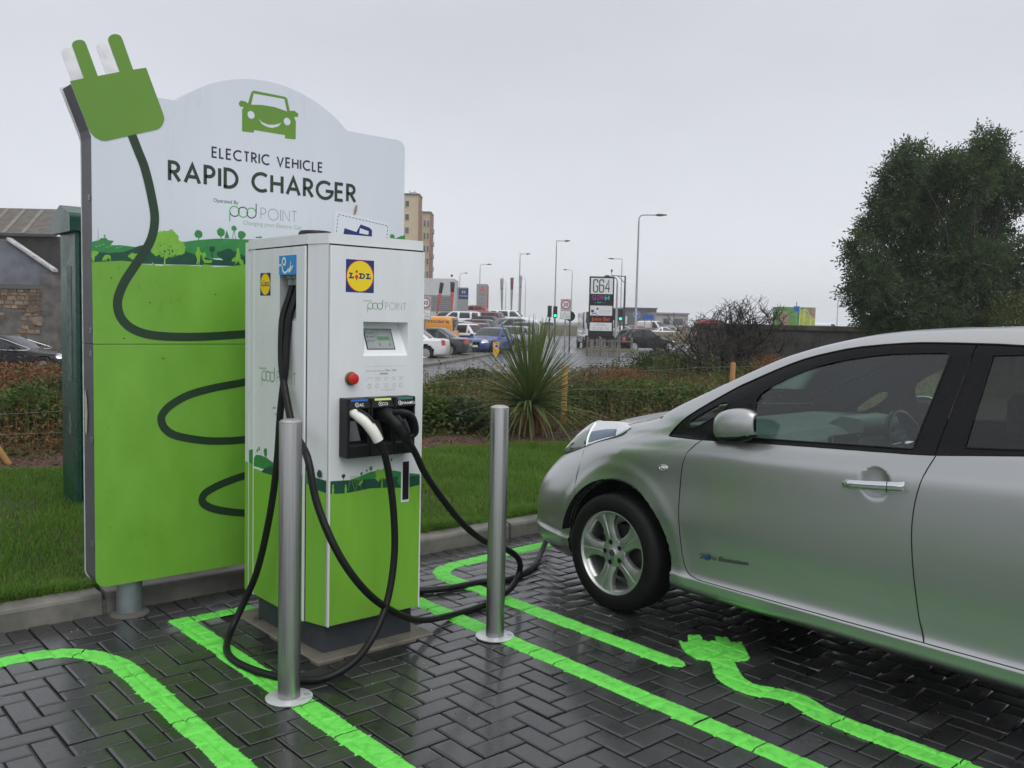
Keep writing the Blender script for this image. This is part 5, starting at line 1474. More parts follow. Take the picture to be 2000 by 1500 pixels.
# mirrors (folded back), handles, side repeaters, badges
def mirror(s_):
    root = thing_part('door_mirror', car)
    def lump(z0, z1, nm, mt):
        mb = MB()
        vs, n, m_ = [], 18, 14
        for i in range(n + 1):
            u_ = i / n
            a = -.675 - .225 * u_
            hgt = .5 * (1 - abs(2 * u_ - 1) ** 3.2) ** .38
            prof = math.sin(math.pi * min(max(u_, .02), .98)) ** .24
            top, bot = 1.085 + .066 * prof, 1.085 - .070 * prof
            th = .052 * prof
            for k in range(m_ + 1):
                t = -90 + 180 * k / m_
                z = (top + bot) / 2 + (top - bot) / 2 * math.sin(R(t))
                x = .905 + th * max(0, math.cos(R(t))) ** .42 - .01
                z = min(max(z, z0), z1)
                vs.append((s_ * x, a + .02 * (u_ - .5), z + .03 * (u_ - .5)))
        mb.add(vs, [((i) * (m_ + 1) + k, i * (m_ + 1) + k + 1, (i + 1) * (m_ + 1) + k + 1, (i + 1) * (m_ + 1) + k) for i in range(n) for k in range(m_)])
        o = carpart(mb, nm, mt, root, smooth=60)
        md = o.modifiers.new('thick', 'SOLIDIFY'); md.thickness = .012; md.offset = -1
        return o
    lump(1.043, 1.3, 'mirror_shell', M_silver)
    lump(.9, 1.0425, 'mirror_base', M_trim)
    mb = MB().box((s_ * .885 - .02, -.875, 1.04), (s_ * .885 + .02, -.72, 1.13), bev=.012); carpart(mb, 'mirror_housing', M_trim, root)
    mb = MB().prism([(-.62, 1.00), (-.80, 1.01), (-.79, 1.06), (-.66, 1.05)], lambda u_, v_, d: (s_ * d, u_, v_), .82, .91); carpart(mb, 'mirror_foot', M_trim, root)
both(mirror)
def handle(s_, a0, z0):
    root = thing_part('door_handle', car)
    mb = MB()
    pts = crom([(s_ * .889, a0, z0 - .010), (s_ * .915, a0 - .022, z0 - .007), (s_ * .922, a0 - .12, z0 + .002), (s_ * .922, a0 - .20, z0 + .010), (s_ * .914, a0 - .262, z0 + .016), (s_ * .892, a0 - .272, z0 + .017)], 5)
    n = len(pts)
    vs = []
    for i, p in enumerate(pts):
        t = i / (n - 1)
        hh = .006 + .012 * min(1, t * 6) + .004 * t
        if t > .97: hh *= .8
        for k in range(10):
            c_, q = math.cos(2 * math.pi * k / 10), math.sin(2 * math.pi * k / 10)
            vs.append((p.x + s_ * .0075 * math.copysign(abs(c_) ** .7, c_), p.y, p.z + hh * math.copysign(abs(q) ** .8, q)))
    mb.add(vs, [(i * 10 + k, i * 10 + (k + 1) % 10, (i + 1) * 10 + (k + 1) % 10, (i + 1) * 10 + k) for i in range(n - 1) for k in range(10)] + [tuple(range(10)), tuple((n - 1) * 10 + k for k in range(10))])
    carpart(mb, 'grip', M_chrome, root, smooth=45)
    carpart(MB().box((s_ * .9225 - .0083, a0 - .2065, z0 - .010), (s_ * .9225 + .0083, a0 - .2050, z0 + .030)), 'grip_seam', M_trim, root)
both(lambda s_: handle(s_, -1.316, .905))
both(lambda s_: handle(s_, -2.12, .945))
def repeater(s_):
    mb = MB()
    mb.add([(0, 0, 0)], [])
    vs = []
    for i in range(5):
        q = i / 4
        for k in range(20):
            t = 2 * math.pi * k / 20
            vs.append((s_ * (.864 + .008 * (1 - q * q) ** .5 - .004 * q), -.337 + .0235 * q * math.cos(t), .822 + .0125 * q * math.sin(t)))
    mb.v = []
    mb.add(vs, [(i * 20 + k, i * 20 + (k + 1) % 20, (i + 1) * 20 + (k + 1) % 20, (i + 1) * 20 + k) for i in range(4) for k in range(20)])
    root = carpart(mb, 'side_repeater', mat('repeater_lens', (.62, .60, .56), rough=.15, coat=1), smooth=True)
    mb = MB().tube([(s_ * .864, -.337 + .026 * math.cos(2 * math.pi * k / 20), .822 + .0145 * math.sin(2 * math.pi * k / 20)) for k in range(21)], .003, 6)
    carpart(mb, 'repeater_rim', M_chrome, root, smooth=True)
both(repeater)
def badge(s_):
    mb = MB()
    bm_ = lambda u_, v_, d: (s_ * (.8575 + d + .16 * (v_ - .42)), -.572 - u_, v_ + u_ * .085)
    if s_ > 0: bm_ = lambda u_, v_, d: (.861 + d, -.85 + u_, v_ + (.28 - u_) * .085)
    text_mesh(mb, 'Zero Emission', 0, .412, .021, bm_, .0008, width=.275, bold=.012)
    o = carpart(mb, 'badge_lettering', mat('badge_metal', (.13, .135, .14), rough=.3, metal=.7))
    md = o.modifiers.new('thick', 'SOLIDIFY'); md.thickness = .002
    mb = MB().disc((.045, .421), .0145, bm_, .003, 18); carpart(mb, 'badge_globe', mat('badge_blue', (.03, .14, .30), rough=.2, metal=.4), o)
both(badge)
# front plate, charge flap, fog lamps, tail lamps, wiper, aerial
carpart(MB().box((-.26, .975, .40), (.26, .985, .51), bev=.003), 'number_plate', mat('plate_white', (.75, .75, .72), rough=.4))
carpart(MB().box((-.30, .94, .25), (.30, .972, .36), bev=.006), 'lower_grille', M_trim)
carpart(MB().box((-.26, -3.482, .70), (.26, -3.472, .81), bev=.003), 'number_plate', mat('plate_yellow', (.75, .55, .08), rough=.4))
for s_ in (-1, 1):
    mb = MB().prism([(-3.05, .90), (-3.16, .89), (-3.215, 1.0), (-3.225, 1.15), (-3.19, 1.28), (-3.13, 1.32), (-3.06, 1.28), (-3.12, 1.10)], lambda u_, v_, d: (s_ * (d - .05 * max(0, v_ - 1.1)), u_, v_), .66, .815)
    carpart(mb, 'tail_light', mat('tail_red', (.35, .01, .01), rough=.15, coat=1))
mb = MB().tube(crom([(-.55, -.28, 1.095), (-.1, -.20, 1.115), (.35, -.24, 1.11)], 6), .006, 6); carpart(mb, 'wiper', M_trim, smooth=True)
# cabin
M_seat = mat('seat_fabric', (.27, .30, .285), rough=.85, var=.15, vs=40)
M_dash = mat('dash_plastic', (.24, .27, .26), rough=.6, var=.08, vs=30)
carpart(MB().box((-.74, -3.0, .30), (.74, .2, .36)), 'floor_pan', M_inner)
mb = MB().prism([(-.22, 1.02), (-.45, 1.035), (-.70, 1.005), (-.80, .95), (-.78, .72), (-.6, .55), (-.2, .55)], lambda u_, v_, d: (d, u_, v_), -.76, .76); carpart(mb, 'dashboard', M_dash, bev=.02)
mb = MB().prism([(-.62, 1.01), (-.70, 1.06), (-.82, 1.055), (-.84, 1.0), (-.80, .95)], lambda u_, v_, d: (d, u_, v_), .18, .58); carpart(mb, 'instrument_hood', M_dash, bev=.02)
mb = MB().box((-.13, -.835, .80), (.13, -.80, .985), bev=.01); scn = carpart(mb, 'centre_screen', M_trim)
carpart(MB().tube([(-.135, -.84, .80), (-.135, -.84, .985), (.135, -.84, .985)], .005, 6), 'screen_trim', M_chrome, scn)
sw = thing_part('steering_wheel', car)
rg = [(.38 + .185 * math.cos(2 * math.pi * k / 28), -.98 + .185 * math.sin(2 * math.pi * k / 28) * .35, .92 + .185 * math.sin(2 * math.pi * k / 28) * .94) for k in range(29)]
carpart(MB().tube(rg, .016, 8, caps=False), 'wheel_rim', M_trim, sw, smooth=True)
carpart(MB().tube([(.38, -.98, .92), (.38, -.80, .86)], [.06, .04], 12), 'wheel_boss', M_trim, sw, smooth=50)
carpart(MB().tube([(.20, -.98, .92), (.38, -.985, .93), (.56, -.98, .92)], .018, 8), 'wheel_spoke', M_chrome, sw, smooth=True)
def seat(x, a):
    root = thing_part('front_seat' if a > -2 else 'rear_seat', car)
    carpart(MB().box((x - .25, a - .28, .40), (x + .25, a + .26, .60), bev=.05), 'seat_cushion', M_seat, root, bev=.02)
    bp_ = [(a - .18, .50), (a - .30, 1.0), (a - .34, 1.08), (a - .42, 1.08), (a - .42, .95), (a - .32, .48)]
    carpart(MB().prism(bp_, lambda u_, v_, d: (d, u_, v_), x - .24, x + .24), 'seat_back', M_seat, root, bev=.03)
    carpart(MB().box((x - .13, a - .45, 1.10), (x + .13, a - .36, 1.29), bev=.03), 'headrest', M_seat, root, bev=.01)
for x in (-.37, .37): seat(x, -1.42)
for x in (-.37, .37): seat(x, -2.25)
carpart(MB().box((-.11, -.79, 1.355), (.11, -.765, 1.415), bev=.01), 'interior_mirror', M_trim)
carpart(MB().tube([(0, -.72, 1.42), (0, -.77, 1.39)], .012, 8), 'mirror_stem', M_trim)
mb = MB().flat([(-.56, -1.10), (.56, -1.10), (.50, -2.5), (-.50, -2.5)], lambda u_, v_, d: (u_, v_, 1.45), 0); carpart(mb, 'headliner', mat('headliner_grey', (.20, .21, .20), rough=.9))
# dark tubes for the shade in shut lines; rubber seals round the glass
Gf = G.reshape(-1, 3)
def on_skin(pl_, closed=False, step=.012):
    q = list(pl_) + ([pl_[0]] if closed else [])
    out = []
    for (a1, z1), (a2, z2) in zip(q, q[1:]):
        n_ = max(1, int(math.hypot(a2 - a1, z2 - z1) / step))
        out += [(a1 + (a2 - a1) * i / n_, z1 + (z2 - z1) * i / n_) for i in range(n_)]
    out.append(q[-1])
    ws_ = []
    for a, z in out:
        d = (Gf[:, 0] - a) ** 2 + (Gf[:, 2] - z) ** 2 + np.where(Gf[:, 1] < .55, 1., 0)
        i = np.argpartition(d, 4)[:4]; w_ = 1 / (d[i] + 1e-6); ws_.append((Gf[i, 1] * w_).sum() / w_.sum())
    ws_ = np.array(ws_)
    for _ in range(5): ws_[1:-1] = (ws_[:-2] + 2 * ws_[1:-1] + ws_[2:]) / 4
    return [(w_, a, z) for (a, z), w_ in zip(out, ws_)]
for pl_, rad, nm, cl in ((D_F, .0023, 'door_gap_strip', 0), (D_B, .0023, 'door_gap_strip', 0), (D_R, .0023, 'door_gap_strip', 0), (SILL, .0021, 'door_gap_strip', 0), (BUMP, .0016, 'bumper_seam', 0), (DLO, .0045, 'window_seal', 1), (W_FRONT, .004, 'window_seal', 1), (W_QUARTER, .004, 'window_seal', 1), (W_REAR, .004, 'window_seal', 1)):
    P_ = on_skin(pl_, cl)
    for s_ in (-1, 1):
        mb = MB().tube([(s_ * (w_ + rad * (.15 if 'door' in nm or 'seam' in nm else -.1)), a, z) for w_, a, z in P_], rad, 6, caps=False)
        carpart(mb, nm, M_inner if nm == 'door_gap_strip' else M_trim, smooth=True)
bm.free()
# ------------------------------------------------------------------ terrain, lawn, planting bed, road
def sstep(a, b, x):
    t = np.clip((np.asarray(x, float) - a) / (b - a), 0, 1)
    return t * t * (3 - 2 * t)
def gz(x, y):
    """ground height: level behind the kerb, falling to the road and further to the left"""
    x = np.asarray(x, float); y = np.asarray(y, float)
    s_ = y + .12 * x
    z = .085 - .45 * sstep(11.5, 21, s_)
    return z - .48 * sstep(13, 26, y - x) * sstep(14, 26, y)
M_earth = mat('earth', (.045, .034, .026), rough=.85, col2=(.09, .07, .05), vs=3, bump=.8, bs=30)
def sheet(name, x0, x1, y0, y1, nx_, ny_, zf, mt, parent=None):
    X, Y = np.meshgrid(np.linspace(x0, x1, nx_), np.linspace(y0, y1, ny_))
    Z = zf(X, Y)
    V = np.stack([X, Y, Z], -1).reshape(-1, 3)
    i, j = np.meshgrid(np.arange(nx_ - 1), np.arange(ny_ - 1))
    k = (j * nx_ + i).ravel()
    return fast_mesh(name, V, np.stack([k, k + 1, k + nx_ + 1, k + nx_], 1), mt, parent, smooth=True)
M_far = mat('far_ground', (.075, .08, .07), rough=.8, col2=(.055, .06, .05), vs=.05)
land = sheet('ground', -260, 900, KY + .12, 900, 120, 120, lambda X, Y: np.minimum(gz(X, Y), .07) - .10 - .05 * sstep(0, 60, Y), M_far)
tag(land, kind='structure')
def bed_edge(x): return 8.95 - .22 * (np.asarray(x, float) - 2.1)          # lawn / planting bed boundary
M_lawn = mat('lawn_soil', (.030, .042, .014), rough=.9, col2=(.055, .06, .025), vs=9, bump=.5, bs=50)
X_, T_ = np.meshgrid(np.linspace(-14, 24, 120), np.linspace(0, 1, 30))
Y_ = (KY + .122) + (np.maximum(bed_edge(X_), KY + .4) - KY - .122) * T_
Z_ = .088 + .012 * np.sin(X_ * 3.1) * np.sin(Y_ * 2.3) * np.minimum(T_ * 6, 1)
k = (np.arange(29)[:, None] * 120 + np.arange(119)[None]).ravel()
lawn = fast_mesh('lawn', np.stack([X_, Y_, Z_], -1).reshape(-1, 3), np.stack([k, k + 1, k + 121, k + 120], 1), M_lawn, smooth=True)
tag(lawn, kind='structure')
M_bark = mat('bark_mulch', (.11, .055, .03), rough=.9, col2=(.035, .022, .016), vs=9, bump=1, bs=60, detail=9)
X_, T_ = np.meshgrid(np.linspace(-14, 60, 260), np.linspace(0, 1, 80))
Y_ = np.maximum(bed_edge(X_), KY + .4) - .02 + (30 - bed_edge(X_)) * T_
Z_ = gz(X_, Y_) + .012 + .02 * np.sin(X_ * 5.3 + np.sin(Y_ * 3)) * np.sin(Y_ * 4.1)
k = (np.arange(79)[:, None] * 260 + np.arange(259)[None]).ravel()
bed = fast_mesh('planting_bed', np.stack([X_, Y_, Z_], -1).reshape(-1, 3), np.stack([k, k + 1, k + 261, k + 260], 1), M_bark, smooth=True)
tag(bed, kind='structure')

# ---- grass blades on the lawn
def cam_px(x, y, z):
    v0, v1, v2 = x - 0, y - 0, z - 1.545
    d = v0 * CF.x + v1 * CF.y + v2 * CF.z
    return 1000 + 1780 * (v0 * CR.x + v1 * CR.y + v2 * CR.z) / d, 750 - 1780 * (v0 * CU.x + v1 * CU.y + v2 * CU.z) / d, d
def blades(n, xr, yf, hr, wd, seed, lean=.5):
    g = np.random.default_rng(seed)
    x = g.uniform(xr[0], xr[1], n * 3); y0, y1 = yf(x)
    y = y0 + (y1 - y0) * g.random(n * 3)
    px, py, d = cam_px(x, y, .1)
    keep = (d > 1) & (px > -160) & (px < 2160) & (py < 1660)
    x, y = x[keep][:n], y[keep][:n]
    n = len(x)
    z = np.full(n, .083)
    h = g.uniform(hr[0], hr[1], n) * (.75 + .5 * (np.sin(x * 7.3 + np.sin(y * 5)) * .5 + .5))
    th = g.uniform(0, 2 * np.pi, n); la = np.abs(g.normal(0, lean, n))
    dx, dy = np.cos(th), np.sin(th)
    wx, wy = -dy * wd, dx * wd
    p0 = np.stack([x - wx, y - wy, z], 1); p1 = np.stack([x + wx, y + wy, z], 1)
    mx, my, mz = x + dx * h * la * .35, y + dy * h * la * .35, z + h * .6
    p2 = np.stack([mx - wx * .8, my - wy * .8, mz], 1); p3 = np.stack([mx + wx * .8, my + wy * .8, mz], 1)
    tx, ty, tz = x + dx * h * la, y + dy * h * la, z + h * (1 - .25 * np.minimum(la, 1.6))
    p4 = np.stack([tx, ty, tz], 1)
    V = np.stack([p0, p1, p2, p3, p4], 1).reshape(-1, 3)
    k = np.arange(n)[:, None] * 5
    T = np.vstack([k + [0, 1, 3], k + [0, 3, 2], k + [2, 3, 4]])
    return V, T
def leafmat(name, col, col2, tl=.35, rough=.5):
    """leaf: diffuse with light passing through, colour varied from leaf to leaf"""
    if name in MATS: return MATS[name]
    m = bpy.data.materials.new(name); m.use_nodes = True
    N, L = m.node_tree.nodes, m.node_tree.links
    b = N['Principled BSDF']; out = N['Material Output']
    ge = N.new('ShaderNodeNewGeometry'); tc = N.new('ShaderNodeTexCoord'); no = N.new('ShaderNodeTexNoise'); no.inputs['Scale'].default_value = 1.3; no.inputs['Detail'].default_value = 3
    L.new(tc.outputs['Object'], no.inputs['Vector'])
    ad = N.new('ShaderNodeMath'); ad.operation = 'MULTIPLY_ADD'; ad.inputs[1].default_value = .55
    mr = N.new('ShaderNodeMapRange'); mr.inputs['From Min'].default_value = .3; mr.inputs['From Max'].default_value = .7; mr.inputs['To Max'].default_value = .45
    L.new(no.outputs[0], mr.inputs[0]); L.new(ge.outputs['Random Per Island'], ad.inputs[0]); L.new(mr.outputs[0], ad.inputs[2])
    mx = N.new('ShaderNodeMix'); mx.data_type = 'RGBA'; mx.inputs[6].default_value = tuple(col) + (1,); mx.inputs[7].default_value = tuple(col2) + (1,)
    L.new(ad.outputs[0], mx.inputs[0]); L.new(mx.outputs[2], b.inputs['Base Color'])
    b.inputs['Roughness'].default_value = rough; b.inputs['Specular IOR Level'].default_value = .08
    tr = N.new('ShaderNodeBsdfTranslucent'); L.new(mx.outputs[2], tr.inputs[0])
    ms = N.new('ShaderNodeMixShader'); ms.inputs[0].default_value = tl
    L.new(b.outputs[0], ms.inputs[1]); L.new(tr.outputs[0], ms.inputs[2]); L.new(ms.outputs[0], out.inputs[0])
    MATS[name] = m
    return m
M_grass = leafmat('grass_blade', (.072, .165, .020), (.155, .275, .045))
M_grassd = leafmat('grass_dry', (.18, .15, .055), (.28, .22, .09))
lawn_y = lambda x: (np.full_like(x, KY + .125), np.minimum(bed_edge(x), 11))
V, T = blades(150000, (-3.5, 9.5), lawn_y, (.035, .075), .0026, 3, .55)
V2, T2 = blades(26000, (-3.5, 9.5), lambda x: (np.full_like(x, KY + .12), np.full_like(x, KY + .26)), (.04, .085), .0024, 4, .8)
V3, T3 = blades(12000, (-3.5, 9.5), lawn_y, (.03, .06), .0024, 5, 1.1)
V4, T4 = blades(9000, (-3.5, 9.5), lambda x: (bed_edge(x) - .9, bed_edge(x) - .1), (.04, .08), .0028, 6, .8)
VV = np.vstack([V, V2, V3, V4]); n1, n2, n3 = len(V), len(V) + len(V2), len(V) + len(V2) + len(V3)
TT = np.vstack([T, T2 + n1, T3 + n2, T4 + n3])
mi = np.r_[np.zeros(len(T), int), np.zeros(len(T2), int), np.ones(len(T3), int), np.zeros(len(T4), int)]
grass = fast_mesh('grass', VV, TT, [M_grass, M_grassd], mi=mi)
tag(grass, 'short green lawn grass behind the kerb', 'grass', kind='stuff')

# ---- rough planting: low leafy weeds, upright stems, rust seed heads and dead grass
def leaf_quads(P, size, g, up=.4, ratio=.45):
    """one bent leaf (two quads) at each point"""
    n = len(P)
    th = g.uniform(0, 2 * np.pi, n); ph = np.clip(g.normal(up, .45, n), -1.2, 1.4)
    d = np.stack([np.cos(th) * np.cos(ph), np.sin(th) * np.cos(ph), np.sin(ph)], 1)
    s_ = np.stack([-np.sin(th), np.cos(th), g.normal(0, .35, n)], 1)
    s_ /= np.linalg.norm(s_, axis=1, keepdims=True)
    L_ = (size * g.uniform(.6, 1.35, n))[:, None]; w = L_ * ratio * .5
    dr = np.zeros((n, 3)); dr[:, 2] = -.22
    a = P; b = P + d * L_ * .5; c = P + d * L_ + dr * L_
    V = np.stack([a, b - s_ * w, c, b + s_ * w], 1).reshape(-1, 3)
    k = np.arange(n)[:, None] * 4
    return V, k + [0, 1, 2, 3]
def stems_quads(P, H, lean, wd, g):
    n = len(P)
    th = g.uniform(0, 2 * np.pi, n); la = np.abs(g.normal(0, lean, n))
    d = np.stack([np.cos(th) * la, np.sin(th) * la, np.ones(n)], 1) * H[:, None]
    s_ = np.stack([-np.sin(th), np.cos(th), np.zeros(n)], 1) * wd
    V = np.stack([P - s_, P + s_, P + d + s_ * .5, P + d - s_ * .5], 1).reshape(-1, 3)
    k = np.arange(n)[:, None] * 4
    return V, k + [0, 1, 2, 3], P + d
M_weedg = leafmat('weed_green', (.060, .085, .024), (.155, .185, .06))
M_weedb = leafmat('weed_brown', (.085, .058, .032), (.20, .135, .07), .2)
M_weedr = leafmat('weed_rust', (.14, .055, .025), (.27, .13, .06), .2)
M_straw = leafmat('weed_straw', (.17, .115, .05), (.29, .21, .11), .25)
M_flower = mat('white_flower', (.75, .74, .70), rough=.6)
g = np.random.default_rng(21)
def scatter(n, d0, d1, px0=-120, px1=2120):
    """points spread over the bed evenly as the eye sees it"""
    out = []
    while sum(len(o_) for o_ in out) < n:
        m = n * 2
        x = g.uniform(-6, 40, m); y = g.uniform(7.5, 34, m)
        px, py, d = cam_px(x, y, gz(x, y))
        back = 1.0 + .0 * x
        e_ = y - bed_edge(x)
        ok = (d > 5) & (px > px0) & (px < px1) & (e_ > d0) & (e_ < d1(x, y)) & (g.random(m) < np.clip(9.5 / d, 0, 1) ** 1.3)
        out.append(np.stack([x[ok], y[ok], gz(x[ok], y[ok])], 1))
    return np.vstack(out)[:n]
def far_lim(x, y):
    """where the bed gives way to the road"""
    px, py, d = cam_px(x, y, gz(x, y))
    lim = np.interp(px, [-150, 120, 500, 820, 1000, 1120, 1300, 2200], [13.5, 13.0, 12.0, 10.6, 11.0, 14.0, 21.0, 24.0])
    return lim
def patch(P, s_, o_): return np.sin(P[:, 0] * s_ + o_) * np.sin(P[:, 1] * s_ * 1.3 + o_ * 2) + .6 * np.sin(P[:, 0] * s_ * 2.7 + 1.1 + P[:, 1] * 1.9)
parts = []
def put(V, F_, mi_): parts.append((V, F_, np.full(len(F_), mi_)))
P = scatter(11500, .95, far_lim)
hp = patch(P, .7, .4)
H = g.uniform(.12, .40, len(P)) * (1 + .35 * hp) * np.clip((P[:, 1] - bed_edge(P[:, 0])) / 2.2, .35, 1.15)
H = np.maximum(H, .06) * np.where(g.random(len(P)) < .12, 1.75, 1)
kind = np.where(g.random(len(P)) < np.clip(.36 + .34 * patch(P, .5, 2.0), .05, .95), 0, 1)
pxs, _, _ = cam_px(P[:, 0], P[:, 1], P[:, 2])
left = pxs < 400
H = np.where(left, H * 1.45, H)
kind = np.where(left & (g.random(len(P)) < .45), 2, kind)
SV, SF_, tips = stems_quads(P, H, .30, .0035, g)
for k_, mi_ in ((0, 0), (1, 1), (2, 2)):
    m = kind == k_
    put(np.vstack([SV.reshape(-1, 4, 3)[m].reshape(-1, 3)]), (np.arange(m.sum())[:, None] * 4 + [0, 1, 2, 3]), mi_)
    Pm, Tm, Hm = P[m], tips[m], H[m]
    nl = {0: 16, 1: 13, 2: 13}[k_]
    t = g.random((len(Pm), nl, 1)) ** .7
    pos = Pm[:, None] * (1 - t) + Tm[:, None] * t + g.normal(0, .035, (len(Pm), nl, 3)) * [1, 1, .6]
    V, F_ = leaf_quads(pos.reshape(-1, 3), {0: .075, 1: .060, 2: .056}[k_], g, .35, {0: .5, 1: .3, 2: .34}[k_])
    put(V, F_, mi_)
# leafy groundcover near the front of the bed
P = scatter(12000, .75, lambda x, y: np.minimum(far_lim(x, y), 4.2 + 0 * x))
P[:, 2] += g.uniform(.02, .20, len(P)) * np.clip((P[:, 1] - bed_edge(P[:, 0]) - .5) / 1.2, .1, 1.3)
V, F_ = leaf_quads(P, .060, g, .3, .6); put(V, F_, 0)
# dry grass
P = scatter(17000, 1.2, far_lim)
m = patch(P, .9, 3.0) > -.35
P = P[m]
V, F_, _ = stems_quads(P, g.uniform(.18, .68, len(P)), .40, .0024, g); put(V, F_, 3)
# small white flowers
P = scatter(260, 1.6, far_lim)
P[:, 2] += g.uniform(.15, .5, len(P))
V, F_ = leaf_quads(P, .028, g, .9, 1.0); put(V, F_, 4)
VV, FF, MM, n0 = [], [], [], 0
for V, F_, m_ in parts:
    VV.append(V); FF.append(F_ + n0); MM.append(m_); n0 += len(V)
weeds = fast_mesh('undergrowth', np.vstack(VV), np.vstack(FF), [M_weedg, M_weedb, M_weedr, M_straw, M_flower], mi=np.concatenate(MM))
tag(weeds, 'tangled green and rust brown undergrowth between the lawn and the road', 'undergrowth', kind='stuff')
# bark chips on the strip in front of it
P = scatter(5000, -.05, lambda x, y: 1.35 + 0 * x)
P[:, 2] += .016
V, F_ = leaf_quads(P, .05, g, .05, .35)
chips = fast_mesh('bark_chips', V, F_, mat('bark_chip', (.13, .065, .035), rough=.9, rnd=.5))
tag(chips, 'loose brown bark chips along the edge of the bed', 'bark', kind='stuff')
# ------------------------------------------------------------------ street frame: origin at the photographer, v straight ahead down the road, u to the right
FV, RV = Vector((.6587, .7524)), Vector((.7524, -.6587))
def st(u_, v_, z=None, dz=0.):
    x, y = RV.x * u_ + FV.x * v_, RV.y * u_ + FV.y * v_
    return Vector((x, y, float(gz(x, y)) + .03 + dz if z is None else z))
def fore_lift(u_, v_):
    return .10 + .95 * float(sstep(54, 96, v_)) * max(0., min(1., (1.0 + (v_ - 48) * .045 - u_) / 2.5))
HEAD0 = math.atan2(RV.y, RV.x)
M_asph = mat('wet_asphalt', (.055, .057, .060), rough=.32, col2=(.085, .088, .092), vs=.35, rvar=.14, bump=.15, bs=60)
# wet road and forecourt, laid over the falling ground
def area(name, poly_uv, n, mt, lift, kind='structure'):
    """sheet over the street-frame polygon (convex quad), following the ground"""
    V = []
    (a, b, c, d) = [Vector(p) for p in poly_uv]
    for i in range(n + 1):
        for j in range(n + 1):
            p = a.lerp(b, i / n).lerp(d.lerp(c, i / n), (j / n) ** 1.6)
            q = st(p.x, p.y); V.append((q.x, q.y, q.z - .03 + (lift if lift is not None else .03 + fore_lift(p.x, p.y))))
    k = (np.arange(n)[:, None] * (n + 1) + np.arange(n)[None]).ravel()
    o = fast_mesh(name, V, np.stack([k, k + n + 1, k + n + 2, k + 1], 1), mt, smooth=True)
    return tag(o, kind=kind)
area('road', [(-34, 20.5), (46, 30), (120, 150), (-120, 150)], 60, M_asph, .03)
M_fore = mat('forecourt_blocks', (.095, .085, .078), rough=.35, col2=(.13, .12, .11), vs=1.2, rvar=.15, bump=.2, bs=20)
area('forecourt', [(-14, 31.5), (-3.6, 33), (-.9, 48), (-30, 48)], 16, M_fore, .13)
area('forecourt', [(-30, 48), (-.9, 48), (4.6, 130), (-60, 130)], 40, M_fore, None)
kb = MB()
edge = crom([st(-14, 31.5), st(-8, 32.0), st(-5, 32.6), st(-3.6, 34), st(-2.6, 38), st(-.9, 48)], 6)
for a, b in zip(edge, edge[1:]):
    n_ = (b - a).cross(Vector((0, 0, 1))).normalized() * .14
    kb.add([a + Vector((0, 0, -.1)), b + Vector((0, 0, -.1)), b + Vector((0, 0, .105)), a + Vector((0, 0, .105)), b - n_ + Vector((0, 0, .105)), a - n_ + Vector((0, 0, .105))], [(0, 1, 2, 3), (3, 2, 4, 5)])
tag(kb.build('forecourt_kerb', M_kerb), kind='structure')
M_verge = leafmat('verge_grass', (.075, .075, .035), (.12, .105, .055), .1)
M_vergeb = mat('verge_turf', (.075, .078, .035), rough=.9, col2=(.12, .10, .06), vs=.5, bump=.6, bs=8)
def mound(name, u0, u1, v0, v1, h_, label):
    n = 24
    X, Y = np.meshgrid(np.linspace(u0, u1, n), np.linspace(v0, v1, n))
    t = np.sin(np.linspace(0, np.pi, n))
    Z = np.minimum(np.outer(np.minimum(t * 3, 1), np.minimum(t * 3, 1)), 1) * h_
    V = []
    for i in range(n):
        for j in range(n):
            p = st(X[i, j], Y[i, j]); V.append((p.x, p.y, p.z - .06 + Z[i, j]))
    k = (np.arange(n - 1)[:, None] * n + np.arange(n - 1)[None]).ravel()
    o = fast_mesh(name, V, np.stack([k, k + 1, k + n + 1, k + n], 1), M_vergeb, smooth=True)
    return tag(o, kind='structure')
mound('grass_verge', 8, 36, 84, 104, .95, '')
mound('grass_verge', -4, 60, 112, 135, 1.3, '')
mound('sign_verge', 4.4, 8.5, 57, 63, .22, '')

# ------------------------------------------------------------------ ordinary cars
CAR_T = {   # lengths along the car as fractions of L (front +): bonnet, cowl, header, roof rear, glass rear foot, boot rear ; heights as fractions of H
 'hatch': dict(hood=.30, cowl=.20, head=.02, rear=-.36, foot=-.455, boot=-.47, waist=.60, hoodz=.56, bootz=.62),
 'saloon': dict(hood=.30, cowl=.17, head=-.02, rear=-.22, foot=-.36, boot=-.485, waist=.62, hoodz=.58, bootz=.66),
 'estate': dict(hood=.31, cowl=.19, head=.02, rear=-.40, foot=-.465, boot=-.475, waist=.61, hoodz=.57, bootz=.63),
 'suv': dict(hood=.33, cowl=.20, head=.05, rear=-.39, foot=-.46, boot=-.475, waist=.60, hoodz=.57, bootz=.62),
 'pickup': dict(hood=.34, cowl=.20, head=.08, rear=-.44, foot=-.475, boot=-.48, waist=.62, hoodz=.60, bootz=.63),
 'van': dict(hood=.43, cowl=.37, head=.27, rear=-.485, foot=-.49, boot=-.492, waist=.46, hoodz=.44, bootz=.48),
 'smallvan': dict(hood=.40, cowl=.30, head=.14, rear=-.47, foot=-.485, boot=-.488, waist=.52, hoodz=.50, bootz=.54),
}
CAR_CACHE = {}
